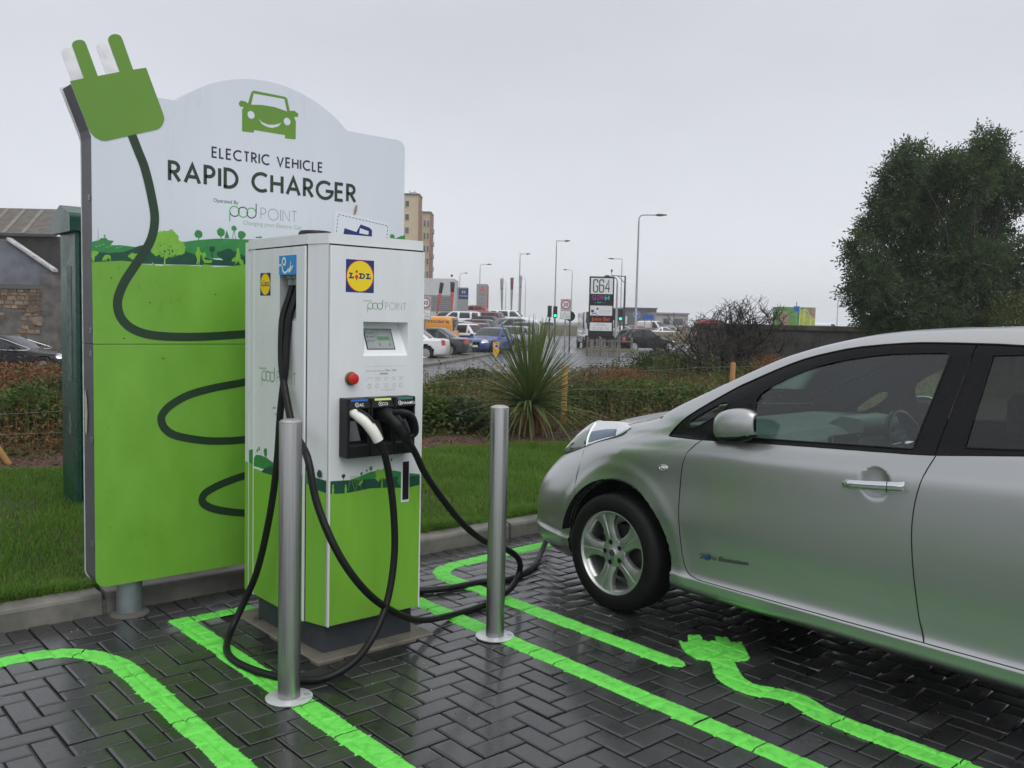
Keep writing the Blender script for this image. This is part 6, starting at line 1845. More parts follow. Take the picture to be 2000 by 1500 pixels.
def car_skin(kind, L_, W_, H_):
    c = CAR_T[kind]
    hw = W_ / 2
    zc = lambda f_: [(1, f_ * H_), (-1, f_ * H_)]
    a = {k_: v * L_ for k_, v in c.items()}
    fl = L_ / 2
    rings = [dict(af=.46 * L_, ar=-.46 * L_, W=hw * .8, z=zc(.13), zf=.13 * H_, zr=.14 * H_, nf=4, nr=5),
             dict(af=.485 * L_, ar=-.485 * L_, W=hw * .97, z=zc(.17), zf=.17 * H_, zr=.18 * H_, nf=4, nr=5),
             dict(af=fl, ar=-fl, W=hw, z=zc(.36), zf=.34 * H_, zr=.36 * H_, nf=4, nr=5),
             dict(af=.488 * L_, ar=-.496 * L_, W=hw * .99, z=[(fl, (c['hoodz'] - .09) * H_), (0, (c['waist'] - .1) * H_), (-fl, (c['waist'] - .06) * H_)], zf=(c['hoodz'] - .10) * H_, zr=(c['waist'] - .08) * H_, nf=3.4, nr=5),
             dict(af=a['hood'], ar=a['boot'], W=hw * .965, z=[(a['hood'], (c['hoodz'] - .015) * H_), (0, (c['waist'] - .025) * H_), (-fl, (c['waist'] + .0) * H_)], zf=(c['hoodz'] + .025) * H_, zr=(c['bootz'] - .01) * H_, nf=4, nr=6),
             dict(af=a['cowl'], ar=a['foot'], W=hw * .93, z=zc(c['waist'] + .015), zf=(c['waist'] + .035) * H_, zr=(c['bootz'] + .02) * H_, nf=6, nr=7),
             dict(af=(a['cowl'] + a['head']) / 2, ar=(a['foot'] + a['rear']) / 2, W=hw * (.86 if 'van' not in kind else .93), z=zc((c['waist'] + .97) / 2), zf=(c['waist'] + 1.0) / 2 * H_, zr=(c['waist'] + .98) / 2 * H_, nf=7, nr=8),
             dict(af=a['head'], ar=a['rear'], W=hw * (.76 if 'van' not in kind else .88), z=zc(.945), zf=.965 * H_, zr=.95 * H_, nf=6, nr=7),
             dict(af=a['head'] - .04 * L_, ar=a['rear'] + .02 * L_, W=hw * .62, z=zc(.985), zf=.985 * H_, zr=.975 * H_, nf=5, nr=5),
             dict(af=a['head'] - .1 * L_, ar=a['rear'] + .06 * L_, W=.01, z=zc(1.0), zf=1.0 * H_, zr=1.0 * H_, nf=4, nr=4)]
    am = (a['head'] + a['rear']) / 2
    for r_ in rings: r_['a0'] = am
    G_, rid_ = skin_rings(rings, [1, 3, 4, 4, 3, 5, 5, 2, 3], 34, 14, 34, am + .04 * L_, am - .04 * L_)
    return G_, rid_, a, c
M_cglass = mat('car_glass_dark', (.018, .022, .024), rough=.06, spec=.7)
M_chead = mat('car_headlamp', (.62, .64, .66), rough=.12, metal=.4, coat=1)
M_ctail = mat('car_tail_lamp', (.42, .015, .012), rough=.2, coat=1)
M_crim = mat('car_rim', (.38, .39, .40), rough=.35, metal=.8)
M_pl_w = mat('plate_white', (.75, .75, .72), rough=.4)
M_pl_y = mat('plate_yellow', (.75, .55, .08), rough=.4)
def paint(name, col, metal=.25): return mat('car_paint_' + name, col, rough=.28, metal=metal, coat=.7, croug=.05)
WH_CACHE = {}
def road_car(name, kind, L_, W_, H_, pnt, u_, v_, head, label, lower=None, dz=0., pitch=0.):
    """a parked or passing car; head: 0 = nose to the right, 90 = nose away"""
    if name.startswith('parked') and u_ < 3 and v_ > 48.5: dz += fore_lift(u_, v_) - (.1 if u_ > -1.5 and v_ < 66 else 0)
    p = st(u_, v_, dz=dz)
    t = thing(name, label, 'car' if 'van' not in kind and kind != 'pickup' else ('van' if 'van' in kind else 'pickup'), (0, 0, 0), 'cars and vans along the road')
    G_, rid_, a, c = car_skin(kind, L_, W_, H_)
    rows, cols = G_.shape[:2]
    cen = (G_[:-1, :-1] + G_[1:, :-1] + G_[:-1, 1:] + G_[1:, 1:]) / 4
    A, Wd, Z = cen[..., 0], cen[..., 1], cen[..., 2]
    rr_ = np.repeat(rid_[:-1, None], cols - 1, 1)
    reg = np.full(A.shape, 'body', dtype=object)
    glassb = (rr_ >= 5.15) & (rr_ < 6.95)
    pill = np.zeros_like(glassb)
    hw = W_ / 2
    sidec = Wd > hw * .70
    front, back = A > a['head'], A < a['rear']
    corner_f = (Wd > hw * .72) & (Wd < hw * .80) & (A > a['head'] - .04 * L_)
    span = [a['cowl'] - .09 * L_, a['head'] - .24 * L_] if kind != 'van' else [a['cowl'] - .03 * L_]
    for s_ in (a['head'] - .16 * L_, a['head'] - .165 * L_ - .20 * L_): pill |= (np.abs(A - s_) < .018 * L_) & sidec
    # A pillar leans with the screen, rear pillar with the back light
    zt = np.clip((Z / H_ - c['waist']) / (.97 - c['waist']), 0, 1)
    apil = a['cowl'] + (a['head'] - a['cowl']) * zt
    pill |= sidec & (np.abs(A - (apil - .045 * L_)) < .02 * L_)
    pill |= sidec & (A > apil - .03 * L_) & (Wd > hw * .78)
    rpil = a['foot'] + (a['rear'] - a['foot']) * zt
    pill |= sidec & (A < rpil + .045 * L_)
    if 'van' in kind: pill |= sidec & (A < a['head'] - .12 * L_)
    if 'van' in kind: pill |= (~sidec) & (A < 0) & (kind == 'van')
    gm = glassb & ~pill
    reg[gm] = 'side_window'
    reg[gm & ~sidec & (A > 0)] = 'windscreen'
    reg[gm & ~sidec & (A <= 0)] = 'rear_window'
    reg[(rr_ >= 2.4) & (rr_ < 3.55) & (A > .40 * L_) & (Wd > hw * .50) & (Wd < hw * .93)] = 'headlight'
    reg[(rr_ >= 2.5) & (rr_ < 4.3) & (A < -.455 * L_) & (Wd > hw * .62) & (Wd < hw * .97)] = 'tail_light'
    reg[(rr_ >= 1.4) & (rr_ < 2.6) & (A > .46 * L_) & (Wd < hw * .45)] = 'grille'
    if lower is not None: reg[(rr_ < 3.1) & (reg == 'body')] = 'lower_body'
    fa, ra = .5 * L_ - .185 * L_, -.5 * L_ + .19 * L_
    wr = .325 if H_ < 1.6 else .37
    if kind == 'van': wr = .36
    for wa in (fa, ra):
        reg[(Wd > hw * .6) & (np.hypot(A - wa, Z - wr) < wr * 1.17)] = 'arch'
    def mk(rn, oname, mt, sides, lift=0.):
        ii, jj = np.where(reg == rn)
        if not len(ii): return
        for s_ in sides:
            q = [G_[ii, jj], G_[ii, jj + 1], G_[ii + 1, jj + 1], G_[ii + 1, jj]]
            V, F_ = [], []
            for sg in ((-1, 1) if s_ == 0 else (s_,)):
                ids = np.stack([ii * cols + jj, ii * cols + jj + 1, (ii + 1) * cols + jj + 1, (ii + 1) * cols + jj], 1)
                un, inv = np.unique(ids, return_inverse=True)
                P_ = G_.reshape(-1, 3)[un]
                base = sum(len(x) for x in V)
                V.append(np.stack([P_[:, 1] * sg, P_[:, 0], P_[:, 2]], 1))
                f_ = inv.reshape(ids.shape) + base
                F_.append(f_ if sg > 0 else f_[:, ::-1])
            fast_mesh(oname, np.vstack(V), np.vstack(F_), mt, t, smooth=True)
    mk('body', 'body', pnt, (0,))
    if lower is not None: mk('lower_body', 'lower_body', lower, (0,))
    mk('side_window', 'side_window', M_cglass, (-1, 1)); mk('windscreen', 'windscreen', M_cglass, (0,)); mk('rear_window', 'rear_window', M_cglass, (0,)); mk('headlight', 'headlight', M_chead, (-1, 1)); mk('tail_light', 'tail_light', M_ctail, (-1, 1)); mk('grille', 'grille', M_trim, (0,))
    mb = MB().box((-hw * .84, -.42 * L_, .16 * H_), (hw * .84, .40 * L_, .40 * H_ if kind != 'van' else .34 * H_)); mb.build('underbody', M_inner, t, local=True)
    key = round(wr, 3)
    if key not in WH_CACHE:
        o1 = MB().lathe([(wr * .66, -.10), (wr * .93, -.105), (wr, -.08), (wr, .08), (wr * .93, .1), (wr * .66, .1)], (0, 0, 0), 20, axis='x', caps=False).build('tyre', M_tyre, None, smooth=50)
        o2 = MB().lathe([(0, -.075), (wr * .2, -.08), (wr * .55, -.07), (wr * .66, -.095), (wr * .68, -.09), (wr * .66, .08), (0, .08)], (0, 0, 0), 20, axis='x').build('rim', M_crim, None, smooth=40)
        WH_CACHE[key] = (o1.data, o2.data); bpy.data.objects.remove(o1); bpy.data.objects.remove(o2)
    for wa in (fa, ra):
        for s_ in (-1, 1):
            w_ = thing_part('wheel', t); w_.location = (s_ * (hw - .11), wa, wr)
            w_.rotation_euler = (0, 0, 0 if s_ < 0 else math.pi)
            link_mesh('tyre', WH_CACHE[key][0], w_); link_mesh('rim', WH_CACHE[key][1], w_)
    MB().box((-.26, fl_(L_) - .02, .30 * H_ - .055), (.26, fl_(L_) + .012, .30 * H_ + .055)).build('number_plate', M_pl_w, t, local=True)
    MB().box((-.26, -fl_(L_) - .012, .42 * H_ - .055), (.26, -fl_(L_) + .02, .42 * H_ + .055)).build('number_plate', M_pl_y, t, local=True)
    for s_ in (-1, 1):
        MB().box((s_ * (hw + .06) - .09, a['cowl'] - .10 * L_, (c['waist'] + .03) * H_), (s_ * (hw + .06) + .09, a['cowl'] - .07 * L_, (c['waist'] + .03) * H_ + .13), bev=.03).build('mirror', pnt, t, local=True)
    t.location = p
    t.rotation_euler = (R(pitch), 0, HEAD0 + R(head) - math.pi / 2)
    return t
def fl_(L_): return L_ / 2
P_white, P_blue, P_grey, P_black = paint('white', (.70, .71, .72), 0), paint('blue', (.02, .06, .24)), paint('graphite', (.055, .06, .066), .5), mat('car_paint_black', (.008, .008, .009), rough=.22, spec=.25)
P_red, P_orange, P_silver, P_yellow, P_dkred = paint('red', (.32, .015, .015)), paint('orange', (.50, .06, .02)), paint('silver', (.36, .37, .38), .6), paint('yellow', (.72, .30, .03), 0), paint('dark_red', (.10, .012, .016))
P_steel, P_lblue = paint('steel_blue', (.10, .13, .16), .5), paint('bright_blue', (.02, .09, .36))
U_ = lambda px, v_: (px - 1000) / 1780 * v_
def C_(name, kind, dims, pnt, px, v_, head, label, **k): return road_car(name, kind, *dims, pnt, U_(px, v_), v_, head, label, **k)
bmw = C_('parked_car', 'saloon', (4.43, 1.77, 1.42), P_blue, 955, 50.5, -112, 'blue coupe facing the camera at the forecourt entrance with a double grille')
for s_ in (-1, 1):
    MB().box((s_ * .20 - .16, 2.17, .46), (s_ * .20 + .16, 2.235, .66), bev=.04).build('kidney_grille', M_trim, bmw, local=True)
C_('parked_car', 'hatch', (4.2, 1.77, 1.47), P_silver, 1000, 57, -110, 'silver hatchback parked right behind the blue coupe')
C_('parked_car', 'suv', (4.5, 1.85, 1.68), P_grey, 1018, 64, -108, 'graphite SUV behind the silver hatchback and in front of the white pickup')
C_('parked_pickup', 'pickup', (5.3, 1.85, 1.80), P_white, 1000, 88, -4, 'long white pickup with canopy parked across the forecourt behind the blue coupe')
C_('parked_car', 'saloon', (4.6, 1.78, 1.43), P_white, 776, 41, 174, 'white saloon half hidden by the charger, red tail lamp showing')
C_('parked_car', 'saloon', (4.7, 1.82, 1.40), P_grey, 828, 45.5, 170, 'dark grey coupe behind the white saloon, its tail towards the chain posts')
yv = C_('parked_van', 'smallvan', (4.3, 1.80, 1.88), P_yellow, 820, 52, 168, 'yellow van with dark lettering beside the charger edge')
mb = MB(); text_mesh(mb, 'signairmcars', 0, 0, .20, lambda u_, v_, d: (-.842 - d, 1.0 - u_, 1.50 + v_), .0, width=2.9); mb.build('lettering', M_ink, yv, local=True)
mb = MB(); text_mesh(mb, 'signairmcars', 0, 0, .20, lambda u_, v_, d: (.842 + d, -1.9 + u_, 1.50 + v_), .0, width=2.9); mb.build('lettering', M_ink, yv, local=True)
C_('parked_car', 'hatch', (3.7, 1.65, 1.48), P_white, 888, 54, 150, 'small hatchback white above and bright blue below, tail to the chain posts', lower=P_lblue)
C_('parked_car', 'hatch', (3.9, 1.70, 1.48), P_orange, 907, 59, 150, 'orange red hatchback between the blue and white hatchback and the grey estate')
C_('parked_car', 'estate', (4.6, 1.82, 1.55), P_grey, 912, 66, 160, 'graphite estate with roof rails behind the orange hatchback')
C_('parked_pickup', 'pickup', (5.2, 1.82, 1.78), P_white, 885, 80, 178, 'white pickup with side windows behind the yellow van')
C_('parked_car', 'suv', (4.5, 1.85, 1.70), P_steel, 918, 92, -25, 'steel blue SUV between the white pickup and the red cars')
C_('parked_car', 'suv', (4.5, 1.82, 1.66), P_dkred, 940, 84, 165, 'dark red SUV to the side of the steel blue SUV below the grey totem')
C_('parked_car', 'suv', (4.3, 1.80, 1.60), P_red, 917, 104, 175, 'red car raised on a display ramp in front of the grey totem', dz=.85)
C_('parked_car', 'suv', (4.4, 1.80, 1.60), P_steel, 842, 70, 175, 'grey SUV under the dealership sign wall near the charger edge')
for k_, (px, v_, kd, pn_, hd, lab) in enumerate(((872, 62, 'hatch', P_silver, 165, 'silver hatchback beside the yellow van tail'), (862, 90, 'suv', P_black, 175, 'black SUV in the back row left of the white pickup'), (955, 96, 'suv', P_red, 170, 'bright red SUV in the back row behind the blue coupe roof'),
                                     (930, 76, 'hatch', P_black, 160, 'black hatchback behind the graphite estate'), (978, 72, 'estate', P_steel, -150, 'steel blue estate between the blue coupe and the long white pickup'), (893, 112, 'suv', P_white, 178, 'white SUV in the far row under the blue logo totem'))): C_('parked_car', kd, (4.4, 1.8, 1.62 if kd == 'suv' else 1.5), pn_, px, v_, hd, lab)
C_('passing_car', 'suv', (4.4, 1.85, 1.70), P_white, 1068, 118, -95, 'white car driving towards the camera on the far carriageway')
wv_ = C_('parked_van', 'van', (5.9, 2.0, 2.65), P_white, 1158, 63, -88, 'tall white van with black bumper standing behind the black totem sign')
MB().box((-.98, 2.86, .25), (.98, 3.0, .95), bev=.04).build('bumper', M_blk, wv_, local=True)
MB().lathe([(.11, 0), (.11, .02)], (0, 0, 0), 16, axis='y').build('grille_badge', M_crim, wv_, local=True).location = (0, 2.99, .95)
C_('parked_car', 'hatch', (4.2, 1.78, 1.46), P_black, 1258, 61, 22, 'black hatchback with a tall red tail lamp beside the picket fence')
C_('distant_car', 'saloon', (4.5, 1.8, 1.45), P_silver, 1222, 108, 5, 'silver saloon just past the traffic light on the far road')
C_('distant_car', 'hatch', (4.3, 1.8, 1.5), P_red, 1250, 112, 4, 'red hatchback passing behind the tall lamp post by the blue sign')
C_('distant_van', 'smallvan', (4.8, 1.9, 2.1), P_white, 1276, 116, -40, 'white camper van parked before the low far building')
C_('distant_car', 'saloon', (4.4, 1.8, 1.42), P_white, 1300, 110, 5, 'white saloon on the far road between the camper van and the bare shrub')
for px, v_, nm, pn_, lab in ((1345, 112, 'hatch', P_dkred, 'dark red hatchback seen through the left twigs of the bare shrub'), (1425, 104, 'saloon', P_silver, 'silver saloon behind the middle of the bare shrub above the wall'),
                             (1468, 106, 'hatch', P_white, 'white hatchback behind the bare shrub nearer the green trailer'), (1503, 102, 'suv', P_black, 'black SUV directly beside the green food trailer')):
    C_('distant_car', nm, (4.3, 1.8, 1.5), pn_, px, v_, 0, lab)
C_('distant_van', 'smallvan', (5.2, 2.0, 2.5), P_red, 1392, 120, 3, 'red lorry cab behind the crown of the bare shrub')
C_('distant_car', 'hatch', (4.3, 1.8, 1.5), P_white, 1598, 86, -30, 'white car next to the green trailer with its bonnet to the wall', dz=.25)
C_('distant_van', 'smallvan', (4.9, 1.9, 2.05), P_white, 1612, 100, 0, 'white van roof showing between the green trailer and the silver car', dz=.25)
C_('distant_car', 'hatch', (4.2, 1.8, 1.5), P_silver, 1636, 84, -20, 'silver hatchback above the wall beside the big tree', dz=.2)
blk = C_('parked_car', 'estate', (4.8, 1.85, 1.42), P_black, 20, 33, 3, 'black estate with bright window trim in front of the old stone building')
for s_ in (-1, 1):
    pts_ = [(-1.95, .93), (-.9, .90), (1.0, .885), (.55, 1.10), (-.1, 1.30), (-.7, 1.36), (-1.5, 1.33)]
    MB().tube(crom([(s_ * (.885 if z < 1.0 else .86 - .16 * (z - .9) / .45), y, z) for y, z in pts_], 4), .018, 6).build('window_trim', M_chrome, blk, local=True, smooth=True)
# ------------------------------------------------------------------ lamps, signals, signs
M_pole = mat('pole_galvanised', (.30, .31, .32), rough=.5, metal=.4, var=.1, vs=2)
M_dpole = mat('pole_dark', (.05, .055, .06), rough=.5)
def lamp_post(px, v_, ytop, arm, label, rad=.09, curved=True):
    u_ = U_(px, v_)
    p = st(u_, v_)
    hor = 624 + .0229 * (px - 1000)
    zt = 1.545 + (hor - ytop) * v_ / 1780
    t = thing('street_lamp', label, 'street lamp', p, 'street lamps')
    h_ = zt - p.z
    e_ = Vector((RV.x, RV.y, 0)) * (1 if arm > 0 else -1)
    A = abs(arm)
    MB().lathe([(rad * 1.3, 0), (rad * 1.3, 1.2), (rad, 1.25), (rad * .62, h_ - .5)], (0, 0, 0), 10).build('pole', M_pole, t, local=True, smooth=40)
    top = Vector((0, 0, h_ - .5))
    pts_ = [top, top + Vector((0, 0, .32)) + e_ * .06, top + Vector((0, 0, .48)) + e_ * .35, top + Vector((0, 0, .5)) + e_ * (A * .65)] if curved else [top, top + Vector((0, 0, .49)), top + Vector((0, 0, .5)) + e_ * .02, top + Vector((0, 0, .5)) + e_ * (A * .65)]
    MB().tube(crom(pts_, 4) if curved else pts_, rad * .45, 8).build('arm', M_pole, t, local=True, smooth=50)
    a = top + Vector((0, 0, .5)) + e_ * (A * .6); b = top + Vector((0, 0, .53)) + e_ * A
    MB().tube([a, a.lerp(b, .3), b], [.06, .11, .04], 8).build('lantern', M_dpole, t, local=True)
    return t
lamp_post(1238, 72.7, 422, 2.2, 'tallest street lamp, standing right of the black totem with its arm to the right', .10)
lamp_post(1080, 98, 472, 1.45, 'street lamp above the traffic light left of the thirty sign', .09, False)
lamp_post(1010, 118, 497, 1.3, 'street lamp with a flat arm beside the banner flags', .09, False)
lamp_post(933, 142, 517, 1.8, 'street lamp with curved arm rising behind the red logo totem', .085)
lamp_post(894, 171, 534, 1.5, 'street lamp with curved arm rising behind the blue logo totem', .085)
lamp_post(1112, 150, 528, -1.5, 'street lamp with its arm to the left behind the thirty sign', .085)
lamp_post(1208, 123, 507, -1.9, 'street lamp with a long flat arm to the left over the camera mast', .085, False)
lamp_post(984, 200, 549, -1.2, 'far street lamp between the two left banner flags', .08)
lamp_post(1022, 190, 545, -1.2, 'far street lamp just right of the banner flags', .08)
lamp_post(1630, 150, 584, .8, 'slim far lamp post between the green trailer and the big tree', .08, False)
lamp_post(1200, 70, 541, -1.0, 'short street lamp with a drooping wide head behind the black totem', .10)
# camera mast
cm = thing('camera_mast', 'dark mast with a braced arm and a camera next to the tall lamp', 'mast', st(U_(1215, 74), 74))
MB().lathe([(.09, 0), (.08, 4.2), (.06, 5.6)], (0, 0, 0), 10).build('pole', M_dpole, cm, local=True, smooth=40)
e_ = Vector((RV.x, RV.y, 0))
MB().tube([Vector((0, 0, 5.55)), Vector((0, 0, 5.6)) - e_ * 1.1, Vector((0, 0, 5.9)) - e_ * 1.1], .035, 6).tube([Vector((0, 0, 5.0)), Vector((0, 0, 5.57)) - e_ * .6], .025, 6).build('arm', M_dpole, cm, local=True)
MB().lathe([(.0, 0), (.07, .02), (.08, .12), (.04, .2), (0, .2)], tuple(Vector((0, 0, 5.9)) - e_ * 1.1), 10).build('camera_head', M_blk, cm, local=True, smooth=True)
def cambox(mbx, c, w, d, h_, mi=0):
    """upright box turned square to the street: c = base centre (local)"""
    x, y = Vector((RV.x, RV.y, 0)) * w / 2, Vector((FV.x, FV.y, 0)) * d / 2
    c = Vector(c)
    q = [c - x - y, c + x - y, c + x + y, c - x + y]
    vs = q + [p + Vector((0, 0, h_)) for p in q]
    return mbx.add(vs, [(0, 3, 2, 1), (4, 5, 6, 7), (0, 1, 5, 4), (1, 2, 6, 5), (2, 3, 7, 6), (3, 0, 4, 7)], mi)
def SV_(u_, v_, base, dd=0.):
    """map for flat prints that face back down the street, origin at (u_, v_, base)"""
    def f_(a, b, d): return tuple(Vector((RV.x, RV.y, 0)) * a - Vector((FV.x, FV.y, 0)) * (d + dd) + Vector((0, 0, b)))
    return f_
M_green_lit = mat('signal_green_lit', (.02, .85, .45), rough=.3, emit=2.2)
M_lens_off = mat('signal_lens_off', (.03, .02, .02), rough=.2)
def signal(px, v_, zb, label, lit=True):
    t = thing('traffic_light', label, 'traffic light', st(U_(px, v_), v_), 'traffic lights at the junction')
    MB().lathe([(.055, 0), (.055, zb + .2)], (0, 0, 0), 10).build('pole', M_dpole, t, local=True, smooth=40)
    cambox(MB(), (0, 0, zb), .34, .2, .95).build('housing', M_blk, t, local=True)
    f_ = SV_(0, 0, 0, .1)
    for k, z in enumerate((.78, .48, .18)):
        MB().prism([(.11 * math.cos(i * .5236), zb + z + .11 * math.sin(i * .5236)) for i in range(12)], f_, .002, .02).build('lamp_lens', M_green_lit if (lit and k == 2) else M_lens_off, t, local=True)
        if lit: MB().prism(arc(0, zb + z, .14, .13, 20, 160, 8) + arc(0, zb + z, .12, .115, 160, 20, 8), f_, .002, .16).build('hood', M_blk, t, local=True)
    return t
signal(1081, 76, 2.1, 'traffic light showing green beside the thirty sign', True)
signal(1070, 77, 2.15, 'traffic light turned away, left of the lamp post by the thirty sign', False)
signal(1208, 72, 1.95, 'traffic light showing green right of the black totem', True)
signal(1198, 73, 2.0, 'traffic light turned away, half hidden behind the black totem edge', False)
M_sgrey = mat('sign_grey', (.42, .42, .41), rough=.5, var=.06, vs=3)
M_sred = mat('sign_red', (.45, .02, .03), rough=.4)
M_sw = mat('sign_face_white', (.72, .73, .74), rough=.4)
def thirty(px, v_, ztop, label, disc=False):
    t = thing('speed_sign', label, 'road sign', st(U_(px, v_), v_), 'thirty speed signs')
    b = ztop - t.location.z
    MB().lathe([(.045, 0), (.045, b)], (0, 0, 0), 10).build('pole', M_pole, t, local=True, smooth=40)
    cambox(MB(), tuple(Vector((-FV.x, -FV.y, 0)) * .06 + Vector((0, 0, b - 1.1))), .56, .02, 1.1).build('plate', M_sgrey, t, local=True)
    f_ = SV_(0, 0, 0, .072)
    mb = MB().disc((0, b - .30), .25, f_, .003, 28, 1).disc((0, b - .30), .20, f_, .006, 28, 0)
    mb.flat([(-.24, b - 1.06), (.24, b - 1.06), (.24, b - .66), (-.24, b - .66)], f_, .003, 0)
    mb.build('face', [M_sw, M_sred], t, local=True)
    mb = MB(); stroke_text(mb, '30', -.13, b - .40, .20, .26, f_, .009, .18, .25); mb.ribbon([(-.20, b - 1.0), (-.02, b - .72)], .02, f_, .006)
    text_mesh(mb, 'zone', .0, b - .85, .06, f_, .006); text_mesh(mb, 'ENDS', -.02, b - .99, .07, f_, .006)
    mb.build('lettering', M_ink, t, local=True)
    return t
thirty(1101, 50, 2.72, 'square thirty speed sign on a post between the spiky plant and the totem')
thirty(828, 44, 2.55, 'thirty speed sign partly hidden by the right edge of the charger')
rs = thing('round_sign', 'dark round sign seen from behind next to the thirty sign', 'road sign', st(U_(1110, 54), 54))
MB().lathe([(.04, 0), (.04, 2.4)], (0, 0, 0), 8).build('pole', M_dpole, rs, local=True)
MB().prism([(.30 * math.cos(i * .3), 2.15 + .30 * math.sin(i * .3)) for i in range(21)], SV_(0, 0, 0), .0, .02).build('disc', M_blk, rs, local=True)
kl = thing('keep_left_sign', 'blue round arrow sign on a leaning post by the tallest lamp', 'road sign', st(U_(1243, 80), 80))
MB().tube([(0, 0, 0), tuple(e_ * -.25 + Vector((0, 0, 3.3)))], .045, 8).build('pole', M_pole, kl, local=True)
f_ = SV_(0, 0, 0, .06)
mb = MB().disc((-.15, 2.55), .30, f_, .003, 24, 0).ribbon(arc(-.15, 2.55, .28, .28, 0, 360, 24)[:-1], .03, f_, .006, 1, True).ribbon([(-.15, 2.38), (-.15, 2.7)], .06, f_, .006, 1).ribbon([(-.27, 2.55), (-.15, 2.72), (-.03, 2.55)], .06, f_, .008, 1)
mb.build('face', [mat('sign_blue', (.01, .10, .42), rough=.4), M_sw], kl, local=True)
ds = thing('direction_sign', 'blue direction board on two thin posts right of the round arrow sign', 'road sign', st(U_(1262, 84), 84))
MB().tube([tuple(e_ * -.3), tuple(e_ * -.3 + Vector((0, 0, 2.6)))], .04, 8).tube([tuple(e_ * .3), tuple(e_ * .3 + Vector((0, 0, 2.6)))], .04, 8).build('posts', M_pole, ds, local=True)
cambox(MB(), tuple(Vector((-FV.x, -FV.y, 0)) * .06 + Vector((0, 0, 2.15))), 1.0, .03, .42).build('board', mat('sign_blue', (.01, .10, .42), rough=.4), ds, local=True)
bs_ = thing('blue_plate_sign', 'small blue plate sign on a pole before the green trailer', 'road sign', st(U_(1550, 78), 78))
MB().lathe([(.04, 0), (.04, 3.9)], (0, 0, 0), 8).build('pole', M_pole, bs_, local=True)
cambox(MB(), tuple(Vector((-FV.x, -FV.y, 0)) * .06 + Vector((0, 0, 3.1))), .5, .03, .45).build('plate', mat('sign_blue', (.01, .10, .42), rough=.4), bs_, local=True)
# black totem
tz = thing('totem_sign', 'tall black totem with stacked panels reading G64 and Juice Bar', 'sign', st(U_(1170, 60), 60))
zb = lambda y: 1.545 + (628 - y) * 60 / 1780 - tz.location.z
k60 = 60 / 1780
xw = .80
cambox(MB(), (0, 0, zb(657)), 1.62, .16, zb(541) - zb(657)).build('frame', M_blk, tz, local=True)
for s_ in (-1, 1): cambox(MB(), tuple(e_ * (s_ * .74)), .12, .14, zb(657)).build('leg', M_blk, tz, local=True)
f_ = SV_(0, 0, 0, .08)
ZF = lambda v_: zb(490 + v_ / 6.52)
def pnl(v0, v1, nm, mt): return MB().prism([(-.72, ZF(v1)), (.72, ZF(v1)), (.72, ZF(v0)), (-.72, ZF(v0))], f_, .0, .012).build(nm, mt, tz, local=True)
pnl(352, 552, 'panel', M_sw); pnl(700, 825, 'panel', M_sw); pnl(914, 1018, 'panel', M_sw)
mb = MB(); stroke_text(mb, 'g64', -.56, ZF(535), ZF(368) - ZF(535), 1.10, f_, .016, .085, .16); mb.build('lettering', M_ink, tz, local=True)
mb = MB(); text_mesh(mb, 'GLOW', -.60, ZF(628), ZF(565) - ZF(628), f_, .016, width=.75, mi=0); text_mesh(mb, '64', .20, ZF(628), ZF(565) - ZF(628), f_, .016, width=.33, mi=1)
text_mesh(mb, '&', -.42, ZF(668), .08, f_, .016, mi=1); text_mesh(mb, 'Sun', -.28, ZF(668), .13, f_, .016, mi=1, shear=.3); text_mesh(mb, 'beds', .05, ZF(668), .10, f_, .016, mi=2)
mb.build('lettering', [mat('glow_magenta', (.50, .03, .42), rough=.4), mat('glow_cyan', (.10, .62, .72), rough=.4), mat('glow_violet', (.20, .05, .30), rough=.4)], tz, local=True)
mb = MB(); mb.flat([(-.66, ZF(785)), (-.48, ZF(785)), (-.48, ZF(755)), (-.66, ZF(755))], f_, .016, 1); mb.ribbon([(-.62, ZF(790)), (-.2, ZF(815))], .03, f_, .016, 1); mb.ribbon([(-.62, ZF(812)), (-.3, ZF(790))], .03, f_, .018, 1); mb.disc((-.24, ZF(740)), .07, f_, .016, 12, 0)
text_mesh(mb, 'Dental Implant', -.10, ZF(770), .08, f_, .016, width=.78, mi=2); text_mesh(mb, 'Practice', -.10, ZF(795), .05, f_, .016, width=.7, mi=2)
mb.build('lettering', [M_ink, M_navy, M_inkl], tz, local=True)
mb = MB(); text_mesh(mb, 'Juice Bar', -.62, ZF(888), ZF(845) - ZF(888), f_, .016, width=1.24, bold=.015); mb.build('lettering', mat('juice_orange', (.62, .08, .03), rough=.4), tz, local=True)
mb = MB()
for k, (s_, v_) in enumerate((('open daily', 935), ('to non members', 952), ('Mon - Fri 9am - 9pm', 985), ('Sat - Sun 9am - 5pm', 1003))): text_mesh(mb, s_, 0, ZF(v_), .055, f_, .016, width=(.5, .8, 1.05, 1.05)[k], align='c')
mb.build('lettering', M_ink, tz, local=True)
